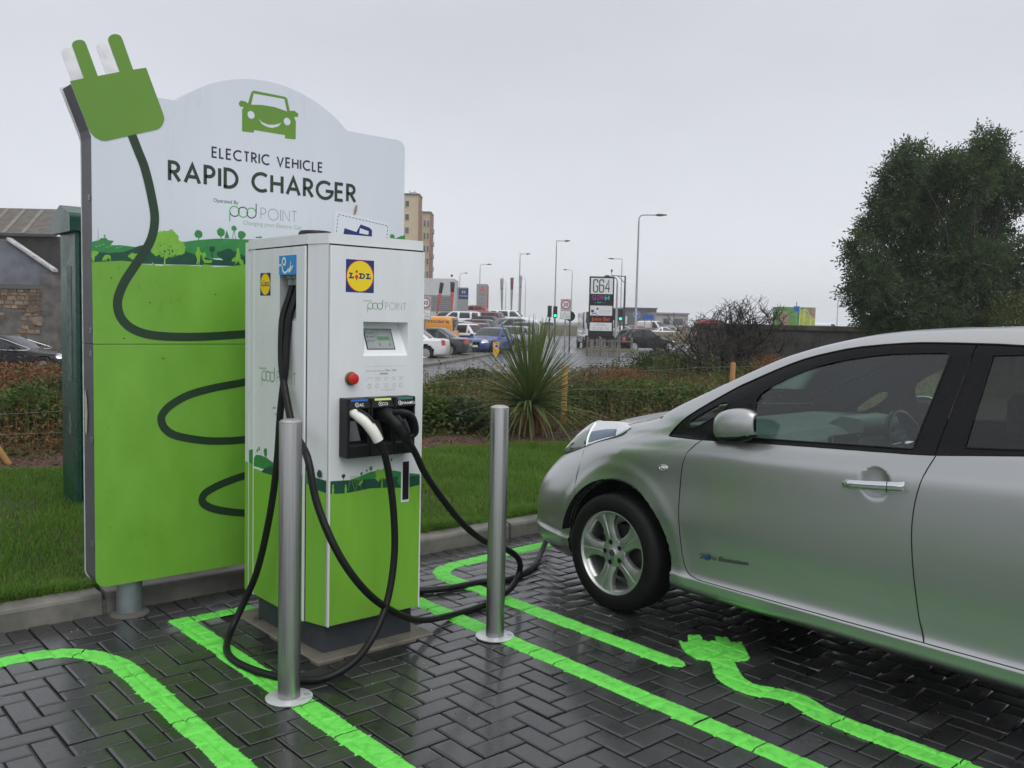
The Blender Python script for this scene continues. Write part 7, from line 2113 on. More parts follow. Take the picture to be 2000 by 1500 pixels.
# picket fence round the totem verge
pf = thing('picket_fence', 'weathered leaning picket fence in front of the black totem', 'fence', st(U_(1190, 50.5), 50.5))
M_wood = mat('grey_weathered_wood', (.17, .155, .135), rough=.85, var=.3, vs=6, rnd=.25)
rr = random.Random(9)
xs = [-1.22, -1.10, -1.02, -.93, -.78, -.66, -.60, -.48, -.36, -.26, -.06, .03, .11, .19, .27, .36, .45]
for x in xs:
    w, h_, tl = rr.uniform(.05, .08), rr.uniform(.85, 1.02), rr.uniform(-.05, .05)
    mb = MB().prism([(x - w / 2, -.05), (x + w / 2, -.05), (x + w / 2 + tl, h_), (x + tl, h_ + .04), (x - w / 2 + tl, h_)], SV_(0, 0, 0), .0, .022); mb.build('picket', M_wood, pf, local=True)
for z in (.22, .78): MB().prism([(-1.28, z), (1.22, z - .02), (1.22, z + .06), (-1.28, z + .08)], SV_(0, 0, 0), -.04, -.002).build('rail', M_wood, pf, local=True)
for x in (-1.26, -.55, .52, 1.2): cambox(MB(), tuple(e_ * x + Vector((FV.x, FV.y, 0)) * .09 + Vector((0, 0, -.1))), .11, .1, 1.12).build('post', M_wood, pf, local=True)
# dealership totems, flags, building
def totem(px, v_, w, ztop, mt, label):
    t = thing('dealer_totem', label, 'sign', st(U_(px, v_), v_))
    cambox(MB(), (0, 0, 0), w, .35, ztop - t.location.z).build('pylon', mt, t, local=True)
    return t, ztop - t.location.z
M_tgrey = mat('totem_grey', (.30, .31, .32), rough=.4, metal=.3)
t1, h1 = totem(900, 100, 1.25, 4.9, M_tgrey, 'grey dealership totem with a dark blue panel and slanted letter emblem')
f1 = SV_(0, 0, 0, .175)
MB().prism([(-.42, h1 - 1.25), (.62, h1 - 1.25), (.62, h1 - .12), (-.42, h1 - .12)], f1, 0, .03).build('blue_panel', mat('totem_navy', (.012, .03, .13), rough=.4), t1, local=True)
mb = MB().ribbon([(-.05, h1 - .65), (.02, h1 - .32)], .06, f1, .034).ribbon([(.22, h1 - .65), (.29, h1 - .32)], .06, f1, .034).ribbon([(-.02, h1 - .50), (.25, h1 - .46)], .05, f1, .036); text_mesh(mb, 'HYUNDAI', .1, h1 - .98, .13, f1, .034, width=.9, align='c'); mb.build('emblem', M_sw, t1, local=True)
t2, h2 = totem(938, 105, 1.3, 5.5, M_tgrey, 'grey dealership totem with three red diamonds and a red edge')
f2 = SV_(0, 0, 0, .175)
cambox(MB(), tuple(e_ * .68 + Vector((FV.x, FV.y, 0)) * -.02 + Vector((0, 0, .1))), .12, .34, h2 - .3).build('red_edge', M_sred, t2, local=True)
mb = MB()
for ang in (90, 210, 330):
    c_, s_ = math.cos(R(ang)), math.sin(R(ang))
    L_, w_ = .36, .115
    mb.flat([(0 + c_ * .01, h2 - .62 + s_ * .01), (c_ * L_ / 2 - s_ * w_, h2 - .62 + s_ * L_ / 2 + c_ * w_), (c_ * L_, h2 - .62 + s_ * L_), (c_ * L_ / 2 + s_ * w_, h2 - .62 + s_ * L_ / 2 - c_ * w_)], f2, .006)
mb.build('diamond_emblem', mat('emblem_red', (.62, .03, .04), rough=.4), t2, local=True)
mb = MB()
for s_, z, w in (('MITSUBISHI', 1.15, .75), ('MOTORS', 1.32, .5), ('Western', 1.75, .5), ('Evolution', 2.2, .8), ('Mirage', 2.45, .7), ('Outlander', 2.75, .8), ('ALL MODELS', 3.4, .8), ('OPEN', 3.75, .5), ('7 DAYS', 4.05, .5)): text_mesh(mb, s_, 0, h2 - z, .10, f2, .006, width=w, align='c')
mb.build('lettering', M_ink, t2, local=True)
def feather(px, v_, z0, z1, lean, w, mts, label, wav=.0):
    t = thing('feather_flag', label, 'flag', st(U_(px, v_), v_), 'dealership flags')
    g0 = t.location.z
    rr = random.Random(int(px))
    n = 12
    pole = [Vector((0, 0, 0)) + e_ * 0, e_ * (lean * .5) + Vector((0, 0, (z1 - g0) * .5)), e_ * lean + Vector((0, 0, z1 - g0))]
    MB().tube(crom(pole, 5), .02, 6).build('pole', M_pole, t, local=True)
    half = n // 2
    for nm, i0, i1, mt in (('flag_top', half + 2, n, mts[0]), ('flag_cloth', 0, half + 2, mts[1])):
        vs = []
        for i in range(i0, i1 + 1):
            s_ = i / n
            z = z0 - g0 + (z1 - z0) * s_
            x = lean * (z / (z1 - g0))
            ww_ = w * (.35 + .65 * s_) + wav * math.sin(i * 1.3)
            fw = Vector((FV.x, FV.y, 0)) * .08 * math.sin(i * 1.1)
            vs += [e_ * x + Vector((0, 0, z)), e_ * (x + ww_ * .5) + fw + Vector((0, 0, z)), e_ * (x + ww_) - fw * .6 + Vector((0, 0, z - .06))]
        m_ = i1 - i0
        mb = MB().add(vs, [(i * 3 + j, i * 3 + j + 1, (i + 1) * 3 + j + 1, (i + 1) * 3 + j) for i in range(m_) for j in range(2)])
        o = mb.build(nm, mt, t, local=True, smooth=True)
        md = o.modifiers.new('thick', 'SOLIDIFY'); md.thickness = .01
M_fl_r, M_fl_k, M_fl_g = mat('flag_red', (.50, .09, .09), rough=.7), mat('flag_black', (.03, .02, .025), rough=.7), mat('flag_grey', (.20, .20, .20), rough=.7, col2=(.36, .36, .36), vs=6)
feather(843, 78, 1.9, 4.55, .55, .35, (M_fl_k, M_fl_r), 'leaning red and black feather flag before the dealership wall')
feather(879, 80, 2.1, 4.7, -.15, .40, (M_fl_k, M_fl_r), 'upright red and black feather flag left of the blue logo totem')
feather(978, 122, 2.4, 7.0, .05, -.45, (M_fl_g, M_fl_g), 'grey banner flag, leftmost of three on tall poles')
feather(995, 124, 2.4, 7.2, .25, -.45, (mat('flag_maroon', (.18, .05, .06), rough=.7), M_fl_g), 'maroon and grey banner flag, middle of three on tall poles')
feather(1013, 122, 2.4, 7.4, .1, -.42, (M_fl_g, M_fl_g), 'grey banner flag beside the lamp post, rightmost of three')
M_rend = mat('pale_render', (.52, .54, .54), rough=.6, var=.06, vs=1)
db = thing('dealership', 'pale flat-roofed dealership with a grey louvred band behind the parked cars', 'building', st(U_(835, 108), 108))
g0 = db.location.z
cambox(MB(), (0, 0, 0), 6.4, 8, 6.0 - g0).build('wall', M_rend, db, local=True)
lv = cambox(MB(), tuple(Vector((-FV.x, -FV.y, 0)) * 4.03 + Vector((0, 0, 3.15))), 5.9, .06, 1.75).build('louvre_band', mat('louvre_grey', (.22, .23, .24), rough=.5), db, local=True)
for k in range(7): cambox(MB(), tuple(Vector((-FV.x, -FV.y, 0)) * 4.09 + Vector((0, 0, 3.2 + k * .25))), 5.9, .06, .05).build('louvre', mat('louvre_light', (.30, .31, .32), rough=.5), lv, local=True)
for k in range(4): cambox(MB(), tuple(e_ * (-2.2 + k * 1.45) + Vector((-FV.x, -FV.y, 0)) * 4.03 + Vector((0, 0, .2))), 1.25, .06, 1.9).build('window', mat('shop_glass', (.05, .06, .065), rough=.1), db, local=True)
cambox(MB(), tuple(e_ * 1.0 + Vector((-FV.x, -FV.y, 0)) * 4.12 + Vector((0, 0, .3))), .55, .1, 1.2).build('red_panel', M_sred, db, local=True)
MB().lathe([(0, 0), (.12, .02), (.12, .25), (0, .3)], tuple(e_ * 2.9 + Vector((-FV.x, -FV.y, 0)) * 4.0 + Vector((0, 0, 6.2 - g0))), 10).build('roof_lamp', M_blk, db, local=True)
# chain posts, yellow board
M_chn = mat('chain_black', (.02, .02, .02), rough=.5)
cps = [(861, 44.5), (891, 46), (917, 49.5)]
prev = None
for k, (px, v_) in enumerate(cps):
    t = thing('chain_post', ('black chain post nearest the charger on the forecourt corner', 'black chain post in the middle behind the blue coupe', 'black chain post farthest along the forecourt by the orange hatchback')[k], 'post', st(U_(px, v_), v_, dz=.1), 'black chain posts on the forecourt')
    MB().lathe([(.05, 0), (.05, .66), (.06, .68), (.06, .72), (0, .75)], (0, 0, 0), 10).build('shaft', M_chn, t, local=True, smooth=40)
    if prev is not None:
        a, b = prev + Vector((0, 0, .62)), Vector(t.location) + Vector((0, 0, .62))
        MB().tube([a.lerp(b, i / 10) - Vector((0, 0, 1.4 * (i / 10) * (1 - i / 10))) for i in range(11)], .022, 6).build('chain', M_chn, t, smooth=True)
    prev = Vector(t.location)
yb = thing('marker_board', 'yellow pointed marker board standing before the blue coupe', 'sign', st(U_(967, 41), 41))
MB().prism([(0, .12), (.15, .42), (.16, .78), (.14, .86), (-.14, .86), (-.13, .42)], SV_(0, 0, 0), 0, .05).build('board', mat('marker_yellow', (.75, .38, .02), rough=.4), yb, local=True)
MB().disc((.02, .66), .085, SV_(0, 0, 0), .054, 18).build('disc', mat('sign_blue', (.01, .10, .42), rough=.4), yb, local=True)
MB().ribbon(arc(.02, .66, .085, .085, 0, 360, 18)[:-1], .03, SV_(0, 0, 0), .056, 0, True).build('disc_ring', M_sw, yb, local=True)
MB().lathe([(.025, 0), (.025, .3)], (0, 0, 0), 8).build('stake', M_dpole, yb, local=True)

# ------------------------------------------------------------------ buildings
def block(t, u0, u1, v0, v1, z0, z1, nm, mt):
    """box in the street frame, local to thing t"""
    vs = [st(u_, v_, z) - Vector(t.location) for z in (z0, z1) for (u_, v_) in ((u0, v0), (u1, v0), (u1, v1), (u0, v1))]
    return MB().add(vs, [(0, 3, 2, 1), (4, 5, 6, 7), (0, 1, 5, 4), (1, 2, 6, 5), (2, 3, 7, 6), (3, 0, 4, 7)]).build(nm, mt, t, local=True)
M_tbe, M_tbr = mat('tower_beige', (.52, .42, .26), rough=.8, var=.06, vs=.3), mat('tower_brick', (.28, .12, .07), rough=.8, var=.1, vs=.4)
M_win = mat('tower_window', (.06, .07, .08), rough=.15, var=.3, vs=.6, rnd=.5)
M_wfr = mat('tower_frame', (.62, .60, .55), rough=.5)
VT = 190.
tw = thing('tower_block', 'beige tower block with brick corners and balconies rising behind the charger', 'building', st(U_(800, VT), VT))
uu = lambda px: U_(px, VT)
zz_ = lambda y, px=820: 1.545 + (624 + .0229 * (px - 1000) - y) * VT / 1780
block(tw, uu(700), uu(812), VT, VT + 5.6, -2, zz_(384), 'wall', M_tbe)
block(tw, uu(812), uu(813), VT - .15, VT + 5.8, -2, zz_(384), 'brick_corner', M_tbr)
block(tw, uu(812), uu(829), VT + 6.5, VT + 13, -2, zz_(410), 'wing_wall', M_tbe)
block(tw, uu(829), uu(830.5), VT + 6.3, VT + 13.1, -2, zz_(412), 'brick_corner', M_tbr)
block(tw, uu(699), uu(814), VT - .4, VT + 6, zz_(384), zz_(382), 'roof_edge', M_dpole)
block(tw, uu(811), uu(831), VT + 6.1, VT + 13.5, zz_(410), zz_(408.8), 'roof_edge', M_dpole)
for fl in range(9):
    z = zz_(425) - fl * 2.7
    for px in (818.5, 825):
        w_ = block(tw, uu(px - 1.9), uu(px + 1.9), VT + 6.4, VT + 6.6, z - 1.5, z, 'window', M_wfr)
        block(tw, uu(px - 1.5), uu(px + 1.5), VT + 6.35, VT + 6.38, z - 1.4, z - .1, 'pane', M_win).parent = w_
    b_ = block(tw, uu(829.5), uu(834), VT + 8.5, VT + 11, z - 2.6, z - 1.7, 'balcony', mat('balcony_grey', (.22, .25, .28), rough=.6))
    for px in (740, 765, 790):
        w_ = block(tw, uu(px - 4), uu(px + 4), VT - .1, VT + .1, z + 1.8, z + 3.2, 'window', M_wfr)
        block(tw, uu(px - 3.5), uu(px + 3.5), VT - .15, VT - .12, z + 1.9, z + 3.1, 'pane', M_win).parent = w_
for px in (793, 797, 800, 803, 806): MB().tube([st(uu(px), VT + 1, zz_(382)) - Vector(tw.location), st(uu(px), VT + 1, zz_(375 if px in (793, 803) else 379)) - Vector(tw.location)], .06, 5).build('roof_mast', M_dpole, tw, local=True)
MB().tube([st(uu(793), VT + 1, zz_(379)) - Vector(tw.location), st(uu(806), VT + 1, zz_(378)) - Vector(tw.location)], .05, 5).build('roof_rail', M_dpole, tw, local=True)
fs = thing('far_shed', 'long dark grey shed on the far side of the junction', 'building', st(U_(1245, 165), 165))
block(fs, U_(1213, 165), U_(1278, 165), 165, 180, -1, 3.9, 'wall', mat('shed_grey', (.09, .10, .115), rough=.6))
block(fs, U_(1212, 165), U_(1279, 165), 164.6, 180.4, 3.9, 4.2, 'roof_edge', M_dpole)
block(fs, U_(1218, 165), U_(1221, 165), 164.9, 165, 1.2, 2.6, 'door', M_sw)
lb = thing('low_building', 'low pale building with a strip window beyond the camper van', 'building', st(U_(1320, 150), 150))
block(lb, U_(1278, 150), U_(1340, 150), 150, 160, -1, 3.0, 'wall', mat('low_wall', (.42, .41, .38), rough=.7))
block(lb, U_(1276, 150), U_(1342, 150), 149.6, 160.4, 3.0, 3.25, 'roof', M_tgrey)
block(lb, U_(1292, 150), U_(1304, 150), 149.9, 150, 1.3, 2.3, 'window', M_win); block(lb, U_(1312, 150), U_(1330, 150), 149.9, 150, 1.3, 2.3, 'window', M_win)
# green food trailer
ft = thing('food_trailer', 'green and yellow printed food trailer parked above the stone wall', 'trailer', st(U_(1552, 88), 88))
v_ = 88
block(ft, U_(1517, v_), U_(1587, v_), v_, v_ + 2.2, -.1, 3.35, 'body', mat('trailer_green', (.10, .30, .03), rough=.45, col2=(.03, .18, .03), vs=.8))
TL = lambda a, b, d: tuple(st(U_(a, v_), v_ - d, 1.545 + (624 + .0229 * (1552 - 1000) - b) * v_ / 1780) - Vector(ft.location))
def tpoly(pts_, nm, mt, d): MB().flat([(a, b) for a, b in pts_][::-1], TL, d).build(nm, mt, ft, local=True)
tpoly([(1556, 640), (1587, 640), (1587, 604), (1570, 600), (1556, 606)], 'yellow_print', mat('trailer_yellow', (.55, .50, .04), rough=.45, col2=(.16, .34, .03), vs=1.5), .02)
tpoly([(1518, 639), (1536, 637), (1536, 610), (1518, 608)], 'food_print', mat('trailer_brown', (.20, .12, .07), rough=.5, col2=(.38, .30, .20), vs=3), .03)
tpoly([(1569, 612), (1587, 622), (1587, 601), (1569, 601)], 'food_print', mat('trailer_brown', (1, 1, 1)), .03)
mb = MB()
for a, b in (((1556.5, 640), (1556.5, 600)), ((1565, 640), (1565, 605)), ((1565, 605), (1570, 605)), ((1578, 636), (1578, 622)), ((1570, 606), (1579, 620))): mb.ribbon([a, b], .9, TL, .05)
mb.build('door_trim', M_sw, ft, local=True)
mb = MB(); text_mesh(mb, 'Food to go', 0, 0, 1, lambda a, b, d: TL(1538 + a, 615 - b, d), .05, width=15); mb.v and mb.build('lettering', M_sw, ft, local=True)
for px in (1530, 1572): MB().lathe([(.33, -.1), (.33, .1)], tuple(st(U_(px, v_), v_ + .3) - Vector(ft.location) + Vector((0, 0, .33))), 16, axis='y').build('wheel', M_tyre, ft, local=True)

# old building at the left edge
VO = 44.
ob = thing('old_stone_building', 'derelict stone building with slate roof and rusty corrugated gable behind the black estate', 'building', st(U_(60, VO), VO))
uo = lambda px: U_(px, VO)
zo = lambda y, px=60: 1.545 + (624 + .0229 * (px - 1000) - y) * VO / 1780
M_rubble = mat('rubble_mortar', (.15, .125, .10), rough=.9, col2=(.22, .19, .15), vs=2, bump=.6, bs=12)
M_render_old = mat('stained_render', (.16, .155, .14), rough=.9, col2=(.07, .065, .06), vs=1.6, bump=.5, bs=14, detail=9)
M_stone = mat('rubble_stone', (.27, .19, .12), rough=.9, col2=(.14, .10, .075), vs=3, rnd=.45, bump=.6, bs=25)
M_slate = mat('slate_roof', (.085, .075, .065), rough=.7, col2=(.14, .125, .105), vs=2.5, bump=.5, bs=20, detail=8)
M_corr = mat('corrugated_zinc', (.27, .29, .33), rough=.5, metal=.3, col2=(.20, .20, .22), vs=1.5)
block(ob, uo(-160), uo(86), VO, VO + .6, -2, zo(565), 'wall', M_rubble)
block(ob, uo(-160), uo(112), VO - .06, VO - .005, -2, zo(606), 'render_coat', M_render_old)
block(ob, uo(-160), uo(86), VO - .12, VO + .3, zo(565), zo(556), 'ledge', mat('ledge_stone', (.10, .10, .10), rough=.8))
pier = block(ob, uo(84), uo(130), VO - .15, VO + 1.5, -2, zo(537), 'pier', M_render_old)
rr = random.Random(3)
y = 668.
while y > 568:
    h_ = rr.uniform(6, 10); x = -30 + rr.uniform(-6, 0)
    while x < 84:
        w = rr.uniform(8, 20)
        if y > 606 and rr.random() < .55 + .4 * math.sin(x * .09 + y * .05):
            x += w
            continue
        pts_ = [(x + .7, y - .5 - rr.uniform(0, 1)), (x + w - .7, y - rr.uniform(0, 1)), (x + w - .8 - rr.uniform(0, 2), y - h_ + .8), (x + .8 + rr.uniform(0, 2), y - h_ + .6)]
        vs = [st(uo(a), VO - d, zo(b)) - Vector(ob.location) for d in (0, (.05 if y < 606 else .085) + rr.uniform(0, .03)) for a, b in pts_]
        MB().add(vs, [(4, 5, 6, 7), (0, 1, 5, 4), (1, 2, 6, 5), (2, 3, 7, 6), (3, 0, 4, 7)]).build('stone', M_stone, ob, local=True)
        x += w
    y -= h_
for pts_ in ([(70, 618), (92, 619), (94, 632), (88, 636), (68, 634), (62, 626)], [(52, 600), (86, 598), (88, 606), (60, 612)]):
    vs = [st(uo(a), VO - .06 - d, zo(b)) - Vector(ob.location) for d in (0, .07) for a, b in pts_]
    n = len(pts_)
    MB().add(vs, [tuple(range(n, 2 * n))] + [(i, (i + 1) % n, n + (i + 1) % n, n + i) for i in range(n)]).build('stone', M_stone, ob, local=True)
# gable of corrugated sheets: each sheet a narrow folded panel
def gable_y(px): return 469 if px < 18 else 469 + (px - 18) * (527 - 469) / 84
for k in range(-6, 12):
    x0, x1 = -40 + (k + 6) * 8.1, -40 + (k + 7) * 8.1
    if x0 > 96: break
    n = 9
    vs = []
    for i in range(n):
        px = x0 + (x1 - x0) * i / (n - 1); d = .05 + .03 * (i % 2)
        yb_ = 557 if px < 86 else 557 - (px - 86) * 1.2
        vs += [st(uo(px), VO + .25 - d, zo(yb_)) - Vector(ob.location), st(uo(px), VO + .25 - d, zo(gable_y(px))) - Vector(ob.location)]
    MB().add(vs, [(2 * i, 2 * i + 2, 2 * i + 3, 2 * i + 1) for i in range(n - 1)]).build('corrugated_sheet', M_corr, ob, local=True)
vs = [st(uo(a), VO + d, zo(b)) - Vector(ob.location) for d in (.0, .5) for a, b in ((14, 466), (103, 525), (103, 530), (14, 471))]
MB().add(vs, [(0, 1, 2, 3)[::-1], (4, 5, 6, 7), (0, 1, 5, 4), (1, 2, 6, 5), (2, 3, 7, 6), (3, 0, 4, 7)]).build('verge_flashing', mat('white_flashing', (.45, .45, .45), rough=.6, var=.3, vs=3), ob, local=True)
# big shed behind with the slate roof
VB = VO + 6
ub = lambda px: U_(px, VB); zb_ = lambda y, px=60: 1.545 + (624 + .0229 * (px - 1000) - y) * VB / 1780
block(ob, ub(-200), ub(116), VB, VB + 7.9, -2, zb_(462), 'rear_wall', mat('shaded_opening', (.035, .033, .03), rough=.9, var=.3, vs=2))  # near-black colour stands for the shade in the opening below the eaves
def roofp(a, b): return st(ub(a), VB - .3 + (462 - b) / 40. * 3.6, zb_(462) + (462 - b) / 40. * 1.75) - Vector(ob.location)
q = [(-200, 460), (112, 460), (112, 420), (-200, 420)]
vs = [roofp(*p) for p in q]; vs += [v + Vector((0, 0, -.12)) for v in vs]
roof = MB().add(vs, [(0, 1, 2, 3), (4, 7, 6, 5), (0, 4, 5, 1), (1, 5, 6, 2), (2, 6, 7, 3), (3, 7, 4, 0)]).build('slate_roof', M_slate, ob, local=True)
for a in (-30, 5, 42): MB().flat([(a, 459.5), (a + 9, 459.5), (a - 14, 421), (a - 22, 421)], lambda x, y, d: tuple(roofp(x, y) + Vector((0, 0, d))), .03).build('pale_slate_strip', mat('pale_slate', (.20, .18, .155), rough=.7, var=.15, vs=2), roof, local=True)
vs = [st(ub(a), VB - .42 + d, z) - Vector(ob.location) for d in (0, .14) for a, z in ((-200, zb_(464)), (114, zb_(464)), (114, zb_(459)), (-200, zb_(459)))]
MB().add(vs, [(0, 1, 2, 3), (4, 7, 6, 5), (3, 2, 6, 7), (0, 4, 5, 1), (1, 5, 6, 2)]).build('gutter', M_dpole, roof, local=True)

# stone wall at the right
VW = 29.
sw_ = thing('stone_wall', 'dark weathered stone wall with coping behind the bare shrub', 'wall', st(U_(1520, VW), VW))
M_wst = mat('dark_wall_stone', (.085, .08, .07), rough=.9, col2=(.05, .048, .045), vs=2.5, rnd=.22, bump=.6, bs=18, detail=8)
M_cop = mat('coping_stone', (.10, .095, .08), rough=.9, col2=(.035, .035, .03), vs=2, rnd=.2, bump=.5, bs=18, detail=8)
wl_a, wl_b = Vector((U_(1362, VW), VW)), Vector((U_(1362, VW) + 16, VW - 1.2))
def wallp(s_, d, z):
    p = wl_a.lerp(wl_b, s_ / 16); return st(p.x, p.y - d, z) - Vector(sw_.location)
top = 1.40
core = MB().add([wallp(s_, d, z) for z in (-1, top + .01) for s_, d in ((0.02, -.35), (16, -.35), (16, .0), (0.02, .0))], [(0, 3, 2, 1), (4, 5, 6, 7), (0, 1, 5, 4), (1, 2, 6, 5), (2, 3, 7, 6), (3, 0, 4, 7)]).build('mortar_core', mat('dark_mortar', (.05, .048, .042), rough=.95), sw_, local=True)
rr = random.Random(8)
z = -.75
while z < top - .05:
    h_ = min(rr.uniform(.30, .42), top - z)
    s_ = -rr.uniform(0, .5)
    while s_ < 16:
        L_ = rr.uniform(.5, 1.05)
        a, b = max(s_, 0) + .006, min(s_ + L_, 16) - .006
        if b - a > .05:
            d = .02 + rr.uniform(0, .02)
            vs = [wallp(q, e2, zq) for e2 in (-.02, d) for q, zq in ((a, z + .003), (b, z + .003), (b, z + h_ - .003), (a, z + h_ - .003))]
            MB().add(vs, [(4, 5, 6, 7), (0, 1, 5, 4), (1, 2, 6, 5), (2, 3, 7, 6), (3, 0, 4, 7)]).build('stone', M_wst, sw_, local=True)
        s_ += L_
    z += h_
s_ = -.1
while s_ < 16:
    L_ = rr.uniform(.8, 1.15)
    vs = [wallp(q, e2, zq) for e2 in (-.42, .08) for q, zq in ((s_ + .005, top), (s_ + L_ - .005, top), (s_ + L_ - .005, top + .17), (s_ + .005, top + .17))]
    MB().add(vs, [(4, 5, 6, 7), (0, 3, 2, 1), (0, 1, 5, 4), (1, 2, 6, 5), (2, 3, 7, 6), (3, 0, 4, 7)]).build('coping_stone', M_cop, sw_, local=True, bev=.02)
    s_ += L_
# ------------------------------------------------------------------ planting: spiky plant, posts, bare shrub, big tree
cy = thing('spiky_plant', 'spiky green cordyline with long sword leaves at the lawn edge', 'plant', st(U_(1037, 11.3), 11.3, .09))
M_sword = leafmat('sword_leaf', (.065, .10, .028), (.16, .21, .07), .25, .4)
M_swordd = leafmat('sword_leaf_dead', (.17, .10, .05), (.26, .17, .09), .15)
rr = random.Random(12)
def sword(L_, w, droop, nm='leaf'):
    n = 9
    vs = []
    for i in range(n + 1):
        s_ = i / n
        ww_ = w * (.55 + .45 * min(1, s_ * 4)) * (1 - s_ ** 2.6) + .0008
        x = L_ * (s_ - .12 * droop * s_ ** 2); z = -droop * L_ * s_ ** 2.4
        vs += [(x, -ww_, z + ww_ * .45), (x, 0, z), (x, ww_, z + ww_ * .45)]
    fs = [(i * 3 + j, i * 3 + j + 1, (i + 1) * 3 + j + 1, (i + 1) * 3 + j) for i in range(n) for j in range(2)]
    me = bpy.data.meshes.new(nm); me.from_pydata(vs, [], fs); me.materials.append(M_sword); me.update()
    me.polygons.foreach_set('use_smooth', [True] * len(me.polygons))
    return me
SW = [sword(rr.uniform(1.0, 1.16) - d * .4, rr.uniform(.014, .019), d) for d in (.0, .04, .08, .14, .22, .34, .48)]
SWD = []
for d in (.35, .6, .9):
    m_ = sword(rr.uniform(.5, .65), .016, d); m_.materials.clear(); m_.materials.append(M_swordd); SWD.append(m_)
CZ_ = .40
for k in range(240):
    el = max(-18, 88 - 96 * (k / 240) ** .85 + rr.gauss(0, 5))
    az = k * 137.5 + rr.uniform(-12, 12)
    o = link_mesh('leaf', SW[min(6, max(0, int((78 - el) / 15) + rr.choice((0, 0, 1))))], cy)
    o.location = (.03 * math.cos(R(az)), .03 * math.sin(R(az)), CZ_ + .10 * (el / 90) + rr.uniform(-.03, .03))
    o.rotation_euler = (rr.uniform(-.25, .25), -R(el), R(az))
    s_ = rr.uniform(.82, 1.06); o.scale = (s_, s_, s_)
for k in range(24):
    o = link_mesh('dead_leaf', SWD[k % 3], cy)
    az = k * 137.5; o.location = (.03 * math.cos(R(az)), .03 * math.sin(R(az)), CZ_ - .04 - .008 * (k % 6)); o.rotation_euler = (0, R(rr.uniform(15, 55)), R(az))
MB().tube(crom([(0, 0, -.03), (.01, 0, .12), (0, .01, .28), (0, 0, CZ_)], 4), [.07, .06, .055, .05, .05, .05, .045, .045, .045, .045, .04, .04, .04], 10).build('trunk', mat('cordyline_bark', (.075, .055, .035), rough=.9, var=.4, vs=30, bump=.8, bs=40), cy, local=True, smooth=True)
# timber posts and the wires strung between them
M_tim = mat('treated_timber', (.40, .22, .07), rough=.75, col2=(.28, .15, .05), vs=14, bump=.2, bs=60)
posts = [(st(U_(1103, 12.65), 12.65), .93, 'round treated timber post just behind the spiky plant'), (st(U_(1431, 14.8), 14.8), .93, 'round treated timber post rising over the car beside the bare shrub')]
tops = []
for p, zt, lab in posts:
    t = thing('timber_post', lab, 'post', p, 'timber posts of the wire fence')
    h_ = zt - p.z
    MB().lathe([(.043, -.2), (.042, h_ - .01), (.036, h_), (0, h_ + .002)], (0, 0, 0), 14).build('shaft', M_tim, t, local=True, smooth=40)
    MB().lathe([(.0435, h_ - .09), (.0437, h_ - .085)], (0, 0, 0), 14, caps=False).build('wire_staple', M_post, t, local=True)
    tops.append(Vector((p.x, p.y, zt)))
lk = thing('leaning_stake', 'short brown stake leaning out of the bed at the left picture edge', 'post', st(U_(14, 8.45), 8.45, .09))
MB().tube([(0, 0, -.02), (-.16, .12, .30)], .028, 10).build('shaft', M_tim, lk, local=True, smooth=40)
d_ = (tops[1] - tops[0]).normalized()
left_end = st(U_(-120, 8.2), 8.2, .58)
for k, dz in enumerate((-.07, -.36)):
    pts_ = [left_end + Vector((0, 0, dz * .6)), (left_end + tops[0]) / 2 + Vector((0, 0, dz - .05)), tops[0] + Vector((0, 0, dz)), (tops[0] + tops[1]) / 2 + Vector((0, 0, dz - .03)), tops[1] + Vector((0, 0, dz)), tops[1] + d_ * 8 + Vector((0, 0, dz - .05))]
    o = MB().tube(crom(pts_, 8), .0016, 5).build('fence_wire', mat('wire_grey', (.22, .21, .19), rough=.6), None, smooth=True)
    tag(o, ('upper thin wire strung between the timber posts over the weeds', 'lower thin wire strung between the timber posts through the weeds')[k], 'wire')

# bare shrub
bs2 = thing('bare_shrub', 'leafless dark shrub with fine twigs in front of the stone wall', 'shrub', st(U_(1412, 22), 22, .0))
bs2.scale = (1.4, 1.4, 1.22)
M_twig = mat('dark_twig', (.030, .024, .020), rough=.9, var=.3, vs=8)
rr = random.Random(5)
segs = []
def grow(p, d, L_, r_, depth):
    pts_ = [p]
    n = 4 if depth < 3 else 3
    dd = d.copy()
    for i in range(n):
        dd = (dd + Vector((rr.gauss(0, .16), rr.gauss(0, .16), rr.gauss(.05, .10)))).normalized()
        pts_.append(pts_[-1] + dd * (L_ / n))
    segs.append((pts_, r_, depth))
    if depth >= 5: return
    for c in range((6, 6, 5, 4, 3)[depth] if depth < 5 else 0):
        t = rr.uniform(.3, 1.0)
        q = pts_[min(n, max(1, int(t * n + .5)))]
        side = Vector((rr.gauss(0, 1), rr.gauss(0, 1), rr.gauss(.15, .5))).normalized()
        grow(q, (dd * .75 + side * .85).normalized(), L_ * rr.uniform(.52, .74), r_ * .58, depth + 1)
for k in range(6):
    a = k * 1.05
    grow(Vector((.05 * math.cos(a), .05 * math.sin(a), .1)), Vector((.75 * math.cos(a), .75 * math.sin(a), .9)).normalized(), .95, .034, 1)
for nm, lo, hi in (('stem', 0, 2), ('twigs', 2, 9)):
    mb = MB()
    for pts_, r_, dep_ in segs:
        if lo <= dep_ < hi: mb.tube(pts_, [max(.0035, r_ * (1 - .45 * i / (len(pts_) - 1))) for i in range(len(pts_))], 5 if dep_ < 3 else 3, caps=False)
    mb.build(nm, M_twig, bs2, local=True)
MB().tube([(0, 0, -.35), (0, 0, .16)], [.085, .06], 8).build('trunk', M_twig, bs2, local=True)
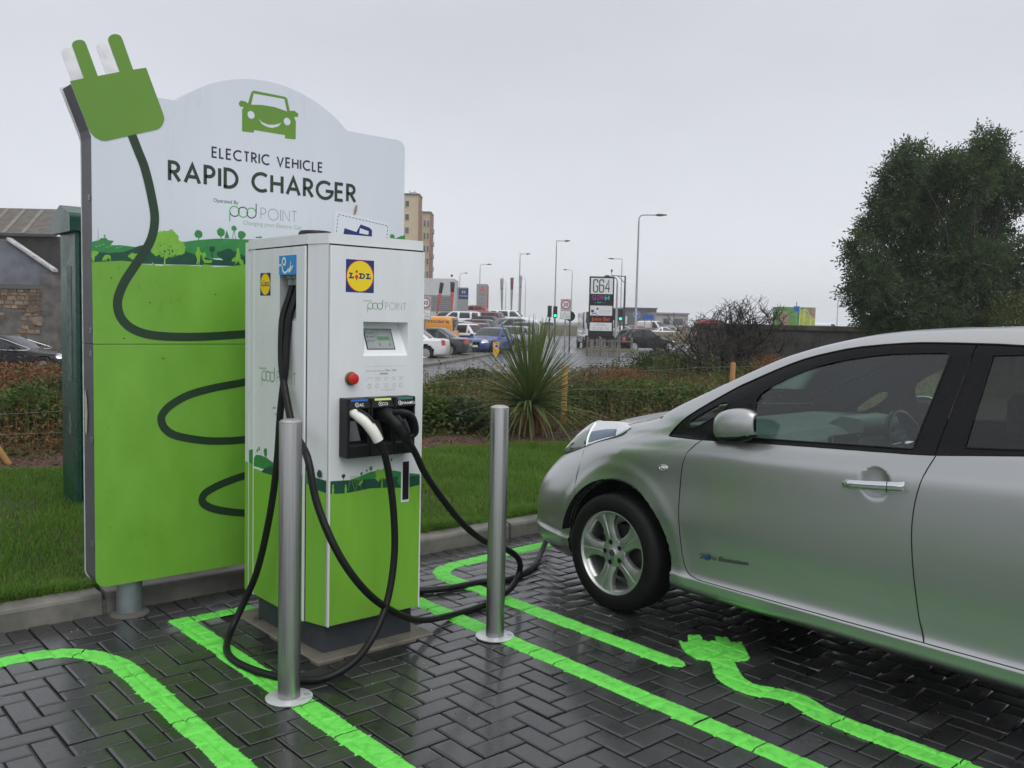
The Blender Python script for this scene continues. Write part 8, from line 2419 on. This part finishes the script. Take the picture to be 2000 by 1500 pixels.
# rusty grass clumps near it
for k, (px, v_, h_, lab) in enumerate(((1505, 19, .85, 'tall rust coloured grass clump beside the bare shrub'), (1215, 17.5, .6, 'rust coloured dry grass clump in the weeds behind the car bonnet'))):
    p = st(U_(px, v_), v_)
    t = thing('dry_grass_clump', lab, 'grass clump', p, 'rust coloured grass clumps')
    n = 420
    P = np.stack([g.normal(0, .16, n), g.normal(0, .16, n), np.full(n, -.05)], 1)
    V, F_, tp_ = stems_quads(P, g.uniform(.5, 1.0, n) * h_, .32, .0035, g)
    V2, F2 = leaf_quads(tp_[:, :].repeat(2, 0) + g.normal(0, .03, (2 * n, 3)), .07, g, .8, .22)
    fast_mesh('blades', np.vstack([V, V2]), np.vstack([F_, F2 + len(V)]), leafmat('rust_grass', (.17, .075, .025), (.30, .16, .06), .3), t)['kind'] = 'stuff'

# leafy clumps in the bed
def clump(px, v_, h_, w, col, lab, nl, sz, bed_z=None):
    p = st(U_(px, v_), v_, bed_z)
    t = thing('leafy_bush', lab, 'bush', p, 'low bushes in the planting bed')
    nl, sz = int(nl * 1.7), sz * 1.3
    a = g.uniform(0, 2 * np.pi, nl); rr_ = np.sqrt(g.random(nl)); el = g.random(nl) ** .6
    lump = 1 + .25 * np.sin(a * 3 + px) + .15 * np.sin(a * 7)
    P = np.stack([np.cos(a) * rr_ * w * lump, np.sin(a) * rr_ * w * lump, el * h_ * np.sqrt(np.clip(1 - rr_ ** 2 * .8, 0, 1))], 1)
    V, F_ = leaf_quads(P, sz, g, .35, .5)
    fast_mesh('foliage', V, F_, col, t)
    m = min(40, nl // 20)
    S = np.stack([g.normal(0, w * .3, m), g.normal(0, w * .3, m), np.zeros(m)], 1)
    V, F_, _ = stems_quads(S, np.full(m, h_ * .9), .35, .004, g)
    fast_mesh('stems', V, F_, M_weedb, t)
M_bg1, M_bg2, M_bg3 = leafmat('bush_green', (.045, .085, .018), (.12, .18, .045)), leafmat('bush_deep', (.034, .058, .018), (.085, .125, .04)), leafmat('bush_grey_green', (.06, .085, .045), (.12, .16, .09))
for a in ((925, 20, .62, .75, M_bg2, 'dark leafy bush below the marker board beside the road', 2600, .07), (870, 15.5, .40, .7, M_bg1, 'low green bush beside the charger edge at the back of the lawn', 1800, .06),
          (845, 11.6, .42, .42, M_bg1, 'bright leafy weed bush next to the charger above the bark', 1100, .075), (900, 11.8, .40, .35, M_bg3, 'grey green thistle bush behind the bollard on the bark', 800, .085),
          (1290, 26, 1.1, 1.2, M_bg2, 'dark green bramble bush in front of the black hatchback', 3600, .08), (1345, 24, 1.05, .9, M_bg1, 'green bramble bush to the left of the bare shrub', 2600, .075),
          (1180, 19, .65, 1.1, M_weedb, 'brown bushy weeds right of the thirty sign post', 2200, .06), (1240, 15, .50, .9, M_bg1, 'low green bush above the bonnet of the silver car', 2000, .06),
          (1160, 14, .50, .7, M_bg2, 'dark low bush beside the timber post', 1500, .06), (1330, 14.5, .50, .8, M_bg1, 'green weeds bush between headlamp and timber post', 1600, .06), (1010, 18, .55, .8, M_weedb, 'brown weeds bush behind the spiky plant', 1500, .06),
          (1450, 21, .7, .8, M_bg1, 'green bush at the foot of the bare shrub', 1500, .065),
          (60, 10.2, .55, .6, M_bg1, 'green bush by the utility cabinet at the left edge', 1700, .06), (105, 11.5, .6, .55, M_bg2, 'dark green bush against the utility cabinet', 1500, .06), (20, 14, .8, .8, M_weedr, 'rust brown weed clump at the left picture edge', 2200, .055), (70, 17.5, .85, .9, M_weedr, 'rust brown weed clump below the black estate', 2400, .055), (95, 21, .75, .6, M_bg1, 'yellow green weed tuft in front of the black estate wheel', 1200, .06)):
    clump(*a)

# big leafy tree at the right
tr = thing('leafy_tree', 'large dark green ash tree rising behind the silver car roof', 'tree', st(U_(1860, 24.5), 24.5))
rr = random.Random(31)
k24 = 24.5 / 1780
LOBES = []                                    # (px, py, radius px, depth offset)
for px, py, r_ in ((1755, 315, 38), (1735, 345, 40), (1800, 330, 46), (1775, 375, 52), (1840, 335, 45), (1905, 275, 30), (1895, 310, 45), (1925, 315, 42), (1870, 360, 55), (1930, 370, 60), (1985, 340, 45), (1720, 400, 45), (1695, 445, 42), (1750, 440, 60), (1820, 430, 70), (1900, 440, 75), (1975, 430, 65),
                   (1670, 500, 38), (1690, 545, 50), (1740, 520, 65), (1810, 520, 75), (1890, 530, 75), (1970, 520, 70), (1672, 575, 36), (1700, 610, 45), (1760, 600, 65), (1830, 610, 70), (1900, 610, 65), (2040, 380, 70), (2060, 470, 80), (2050, 560, 70), (1725, 640, 40), (1800, 650, 50), (1890, 655, 50), (1985, 600, 50), (2120, 450, 70)):
    if (px, py) != (1975, 430): LOBES.append((px, py + max(0, 22 - (py - 275) * .1), r_, rr.uniform(-1.1, 1.3)))
# limbs
limbs = MB()
base = Vector(tr.location)
trunk_top = st(U_(1850, 24.5), 24.5, 2.6) - base
MB().tube(crom([(0, 0, -.2), (.03, 0, 1.0), tuple(trunk_top)], 5), [.17] * 4 + [.15] * 4 + [.12] * 3, 10).build('trunk', mat('ash_bark', (.03, .027, .022), rough=.9, var=.3, vs=12, bump=.6, bs=30), tr, local=True, smooth=True)
LP = []
for px, py, r_, dd in LOBES:
    c = st(U_(px, 24.5 + dd), 24.5 + dd, 1.545 + (624 + .0229 * (px - 1000) - py) * k24) - base
    LP.append((c, r_ * k24))
    mid = trunk_top.lerp(c, .5) + Vector((rr.gauss(0, .2), rr.gauss(0, .2), rr.gauss(-.1, .15)))
    limbs.tube(crom([trunk_top - Vector((0, 0, rr.uniform(0, 1.2))), mid, c], 4), [.04, .036, .032, .028, .024, .02, .016, .012, .01], 5, caps=False)
limbs.build('limbs', MATS['ash_bark'], tr, local=True, smooth=True)
gt = np.random.default_rng(77)
VV, FF, n0 = [], [], 0
for c, r_ in LP:
    n = int(330 * (r_ / .7) ** 2) + 50
    d = gt.normal(0, 1, (n, 3)); d /= np.linalg.norm(d, axis=1, keepdims=True)
    rad = r_ * (.76 if r_ < .75 else .72) * gt.random(n) ** .42
    P = np.array(c) + d * rad[:, None] * [1.0, 1.0, 1.0] + gt.normal(0, .05, (n, 3))
    out_ = d * .6 + np.array([0, 0, .25]) + gt.normal(0, .45, (n, 3)); out_[:, 2] -= .15
    out_ /= np.linalg.norm(out_, axis=1, keepdims=True)
    side_ = np.cross(out_, gt.normal(0, 1, (n, 3))); side_ /= np.linalg.norm(side_, axis=1, keepdims=True)
    L_ = gt.uniform(.20, .36, n)[:, None]
    for k in range(9):                        # pinnate leaf: four pairs and an end leaflet along a drooping stalk
        t = (k // 2) / 4.2 if k < 8 else 1.0
        sgn = (1 if k % 2 else -1) if k < 8 else 0
        b = P + out_ * L_ * t + np.array([0, 0, -.10]) * L_ * t * t
        ld = side_ * sgn * .85 + out_ * (.55 if k < 8 else 1.) + np.array([0, 0, -.12]); ld /= np.linalg.norm(ld, axis=1, keepdims=True)
        ll = gt.uniform(.08, .13, n)[:, None]
        nrm_ = np.cross(ld, np.cross(out_, side_)); wv = np.cross(out_, ld) if k == 8 else nrm_
        wv = np.cross(ld, gt.normal(0, .5, (n, 3)) + np.cross(out_, side_)); wv /= np.maximum(np.linalg.norm(wv, axis=1, keepdims=True), 1e-6)
        VV.append(np.stack([b, b + ld * ll * .5 - wv * ll * .19, b + ld * ll, b + ld * ll * .5 + wv * ll * .19], 1).reshape(-1, 3))
        kk = np.arange(n)[:, None] * 4 + n0
        FF.append(kk + [0, 1, 2, 3]); n0 += 4 * n
fast_mesh('crown', np.vstack(VV), np.vstack(FF), leafmat('ash_leaf', (.028, .055, .020), (.105, .15, .062), .35, .5), tr)
ys = thing('yellow_green_shrub', 'yellow green shrub at the foot of the big tree by the right edge', 'shrub', st(U_(1975, 23), 23))
n = 3200
d = gt.normal(0, 1, (n, 3)); d /= np.linalg.norm(d, axis=1, keepdims=True)
P = d * (gt.random(n) ** .4)[:, None] * [.75, .75, .75] + [0, 0, 1.75]
V, F_ = leaf_quads(P, .07, gt, .0, .4)
fast_mesh('foliage', V, F_, leafmat('shrub_yellow', (.07, .10, .025), (.15, .18, .05), .35), ys)
MB().tube([(0, 0, -.2), (.05, 0, 1.6)], [.04, .025], 6).build('stem', M_twig, ys, local=True)

# grit and fallen leaves on the paving
rr = random.Random(44)
gx = np.array([[rr.uniform(.4, 6), rr.uniform(.6, 4.6), .002] for _ in range(420)])
V, F_ = leaf_quads(gx, .006, g, .02, .8)
tag(fast_mesh('grit', V, F_, mat('pale_grit', (.45, .44, .40), rough=.8, rnd=.5)), 'pale grit scattered over the wet paving', 'grit', kind='stuff')
# ------------------------------------------------------------------ haze: drizzle in the air
hz_ = MB().box((-700, -60, -3), (1500, 1500, 31)).build('haze', [])
hm = bpy.data.materials.new('haze_air'); hm.use_nodes = True
hm.node_tree.nodes.remove(hm.node_tree.nodes['Principled BSDF'])
pv = hm.node_tree.nodes.new('ShaderNodeVolumePrincipled')
pv.inputs['Color'].default_value = (.97, .98, 1, 1); pv.inputs['Density'].default_value = .0009; pv.inputs['Anisotropy'].default_value = .2
hm.node_tree.links.new(pv.outputs[0], hm.node_tree.nodes['Material Output'].inputs['Volume'])
hz_.data.materials.append(hm)
tag(hz_, 'grey drizzly haze fading the far side of the road', 'haze', kind='stuff')
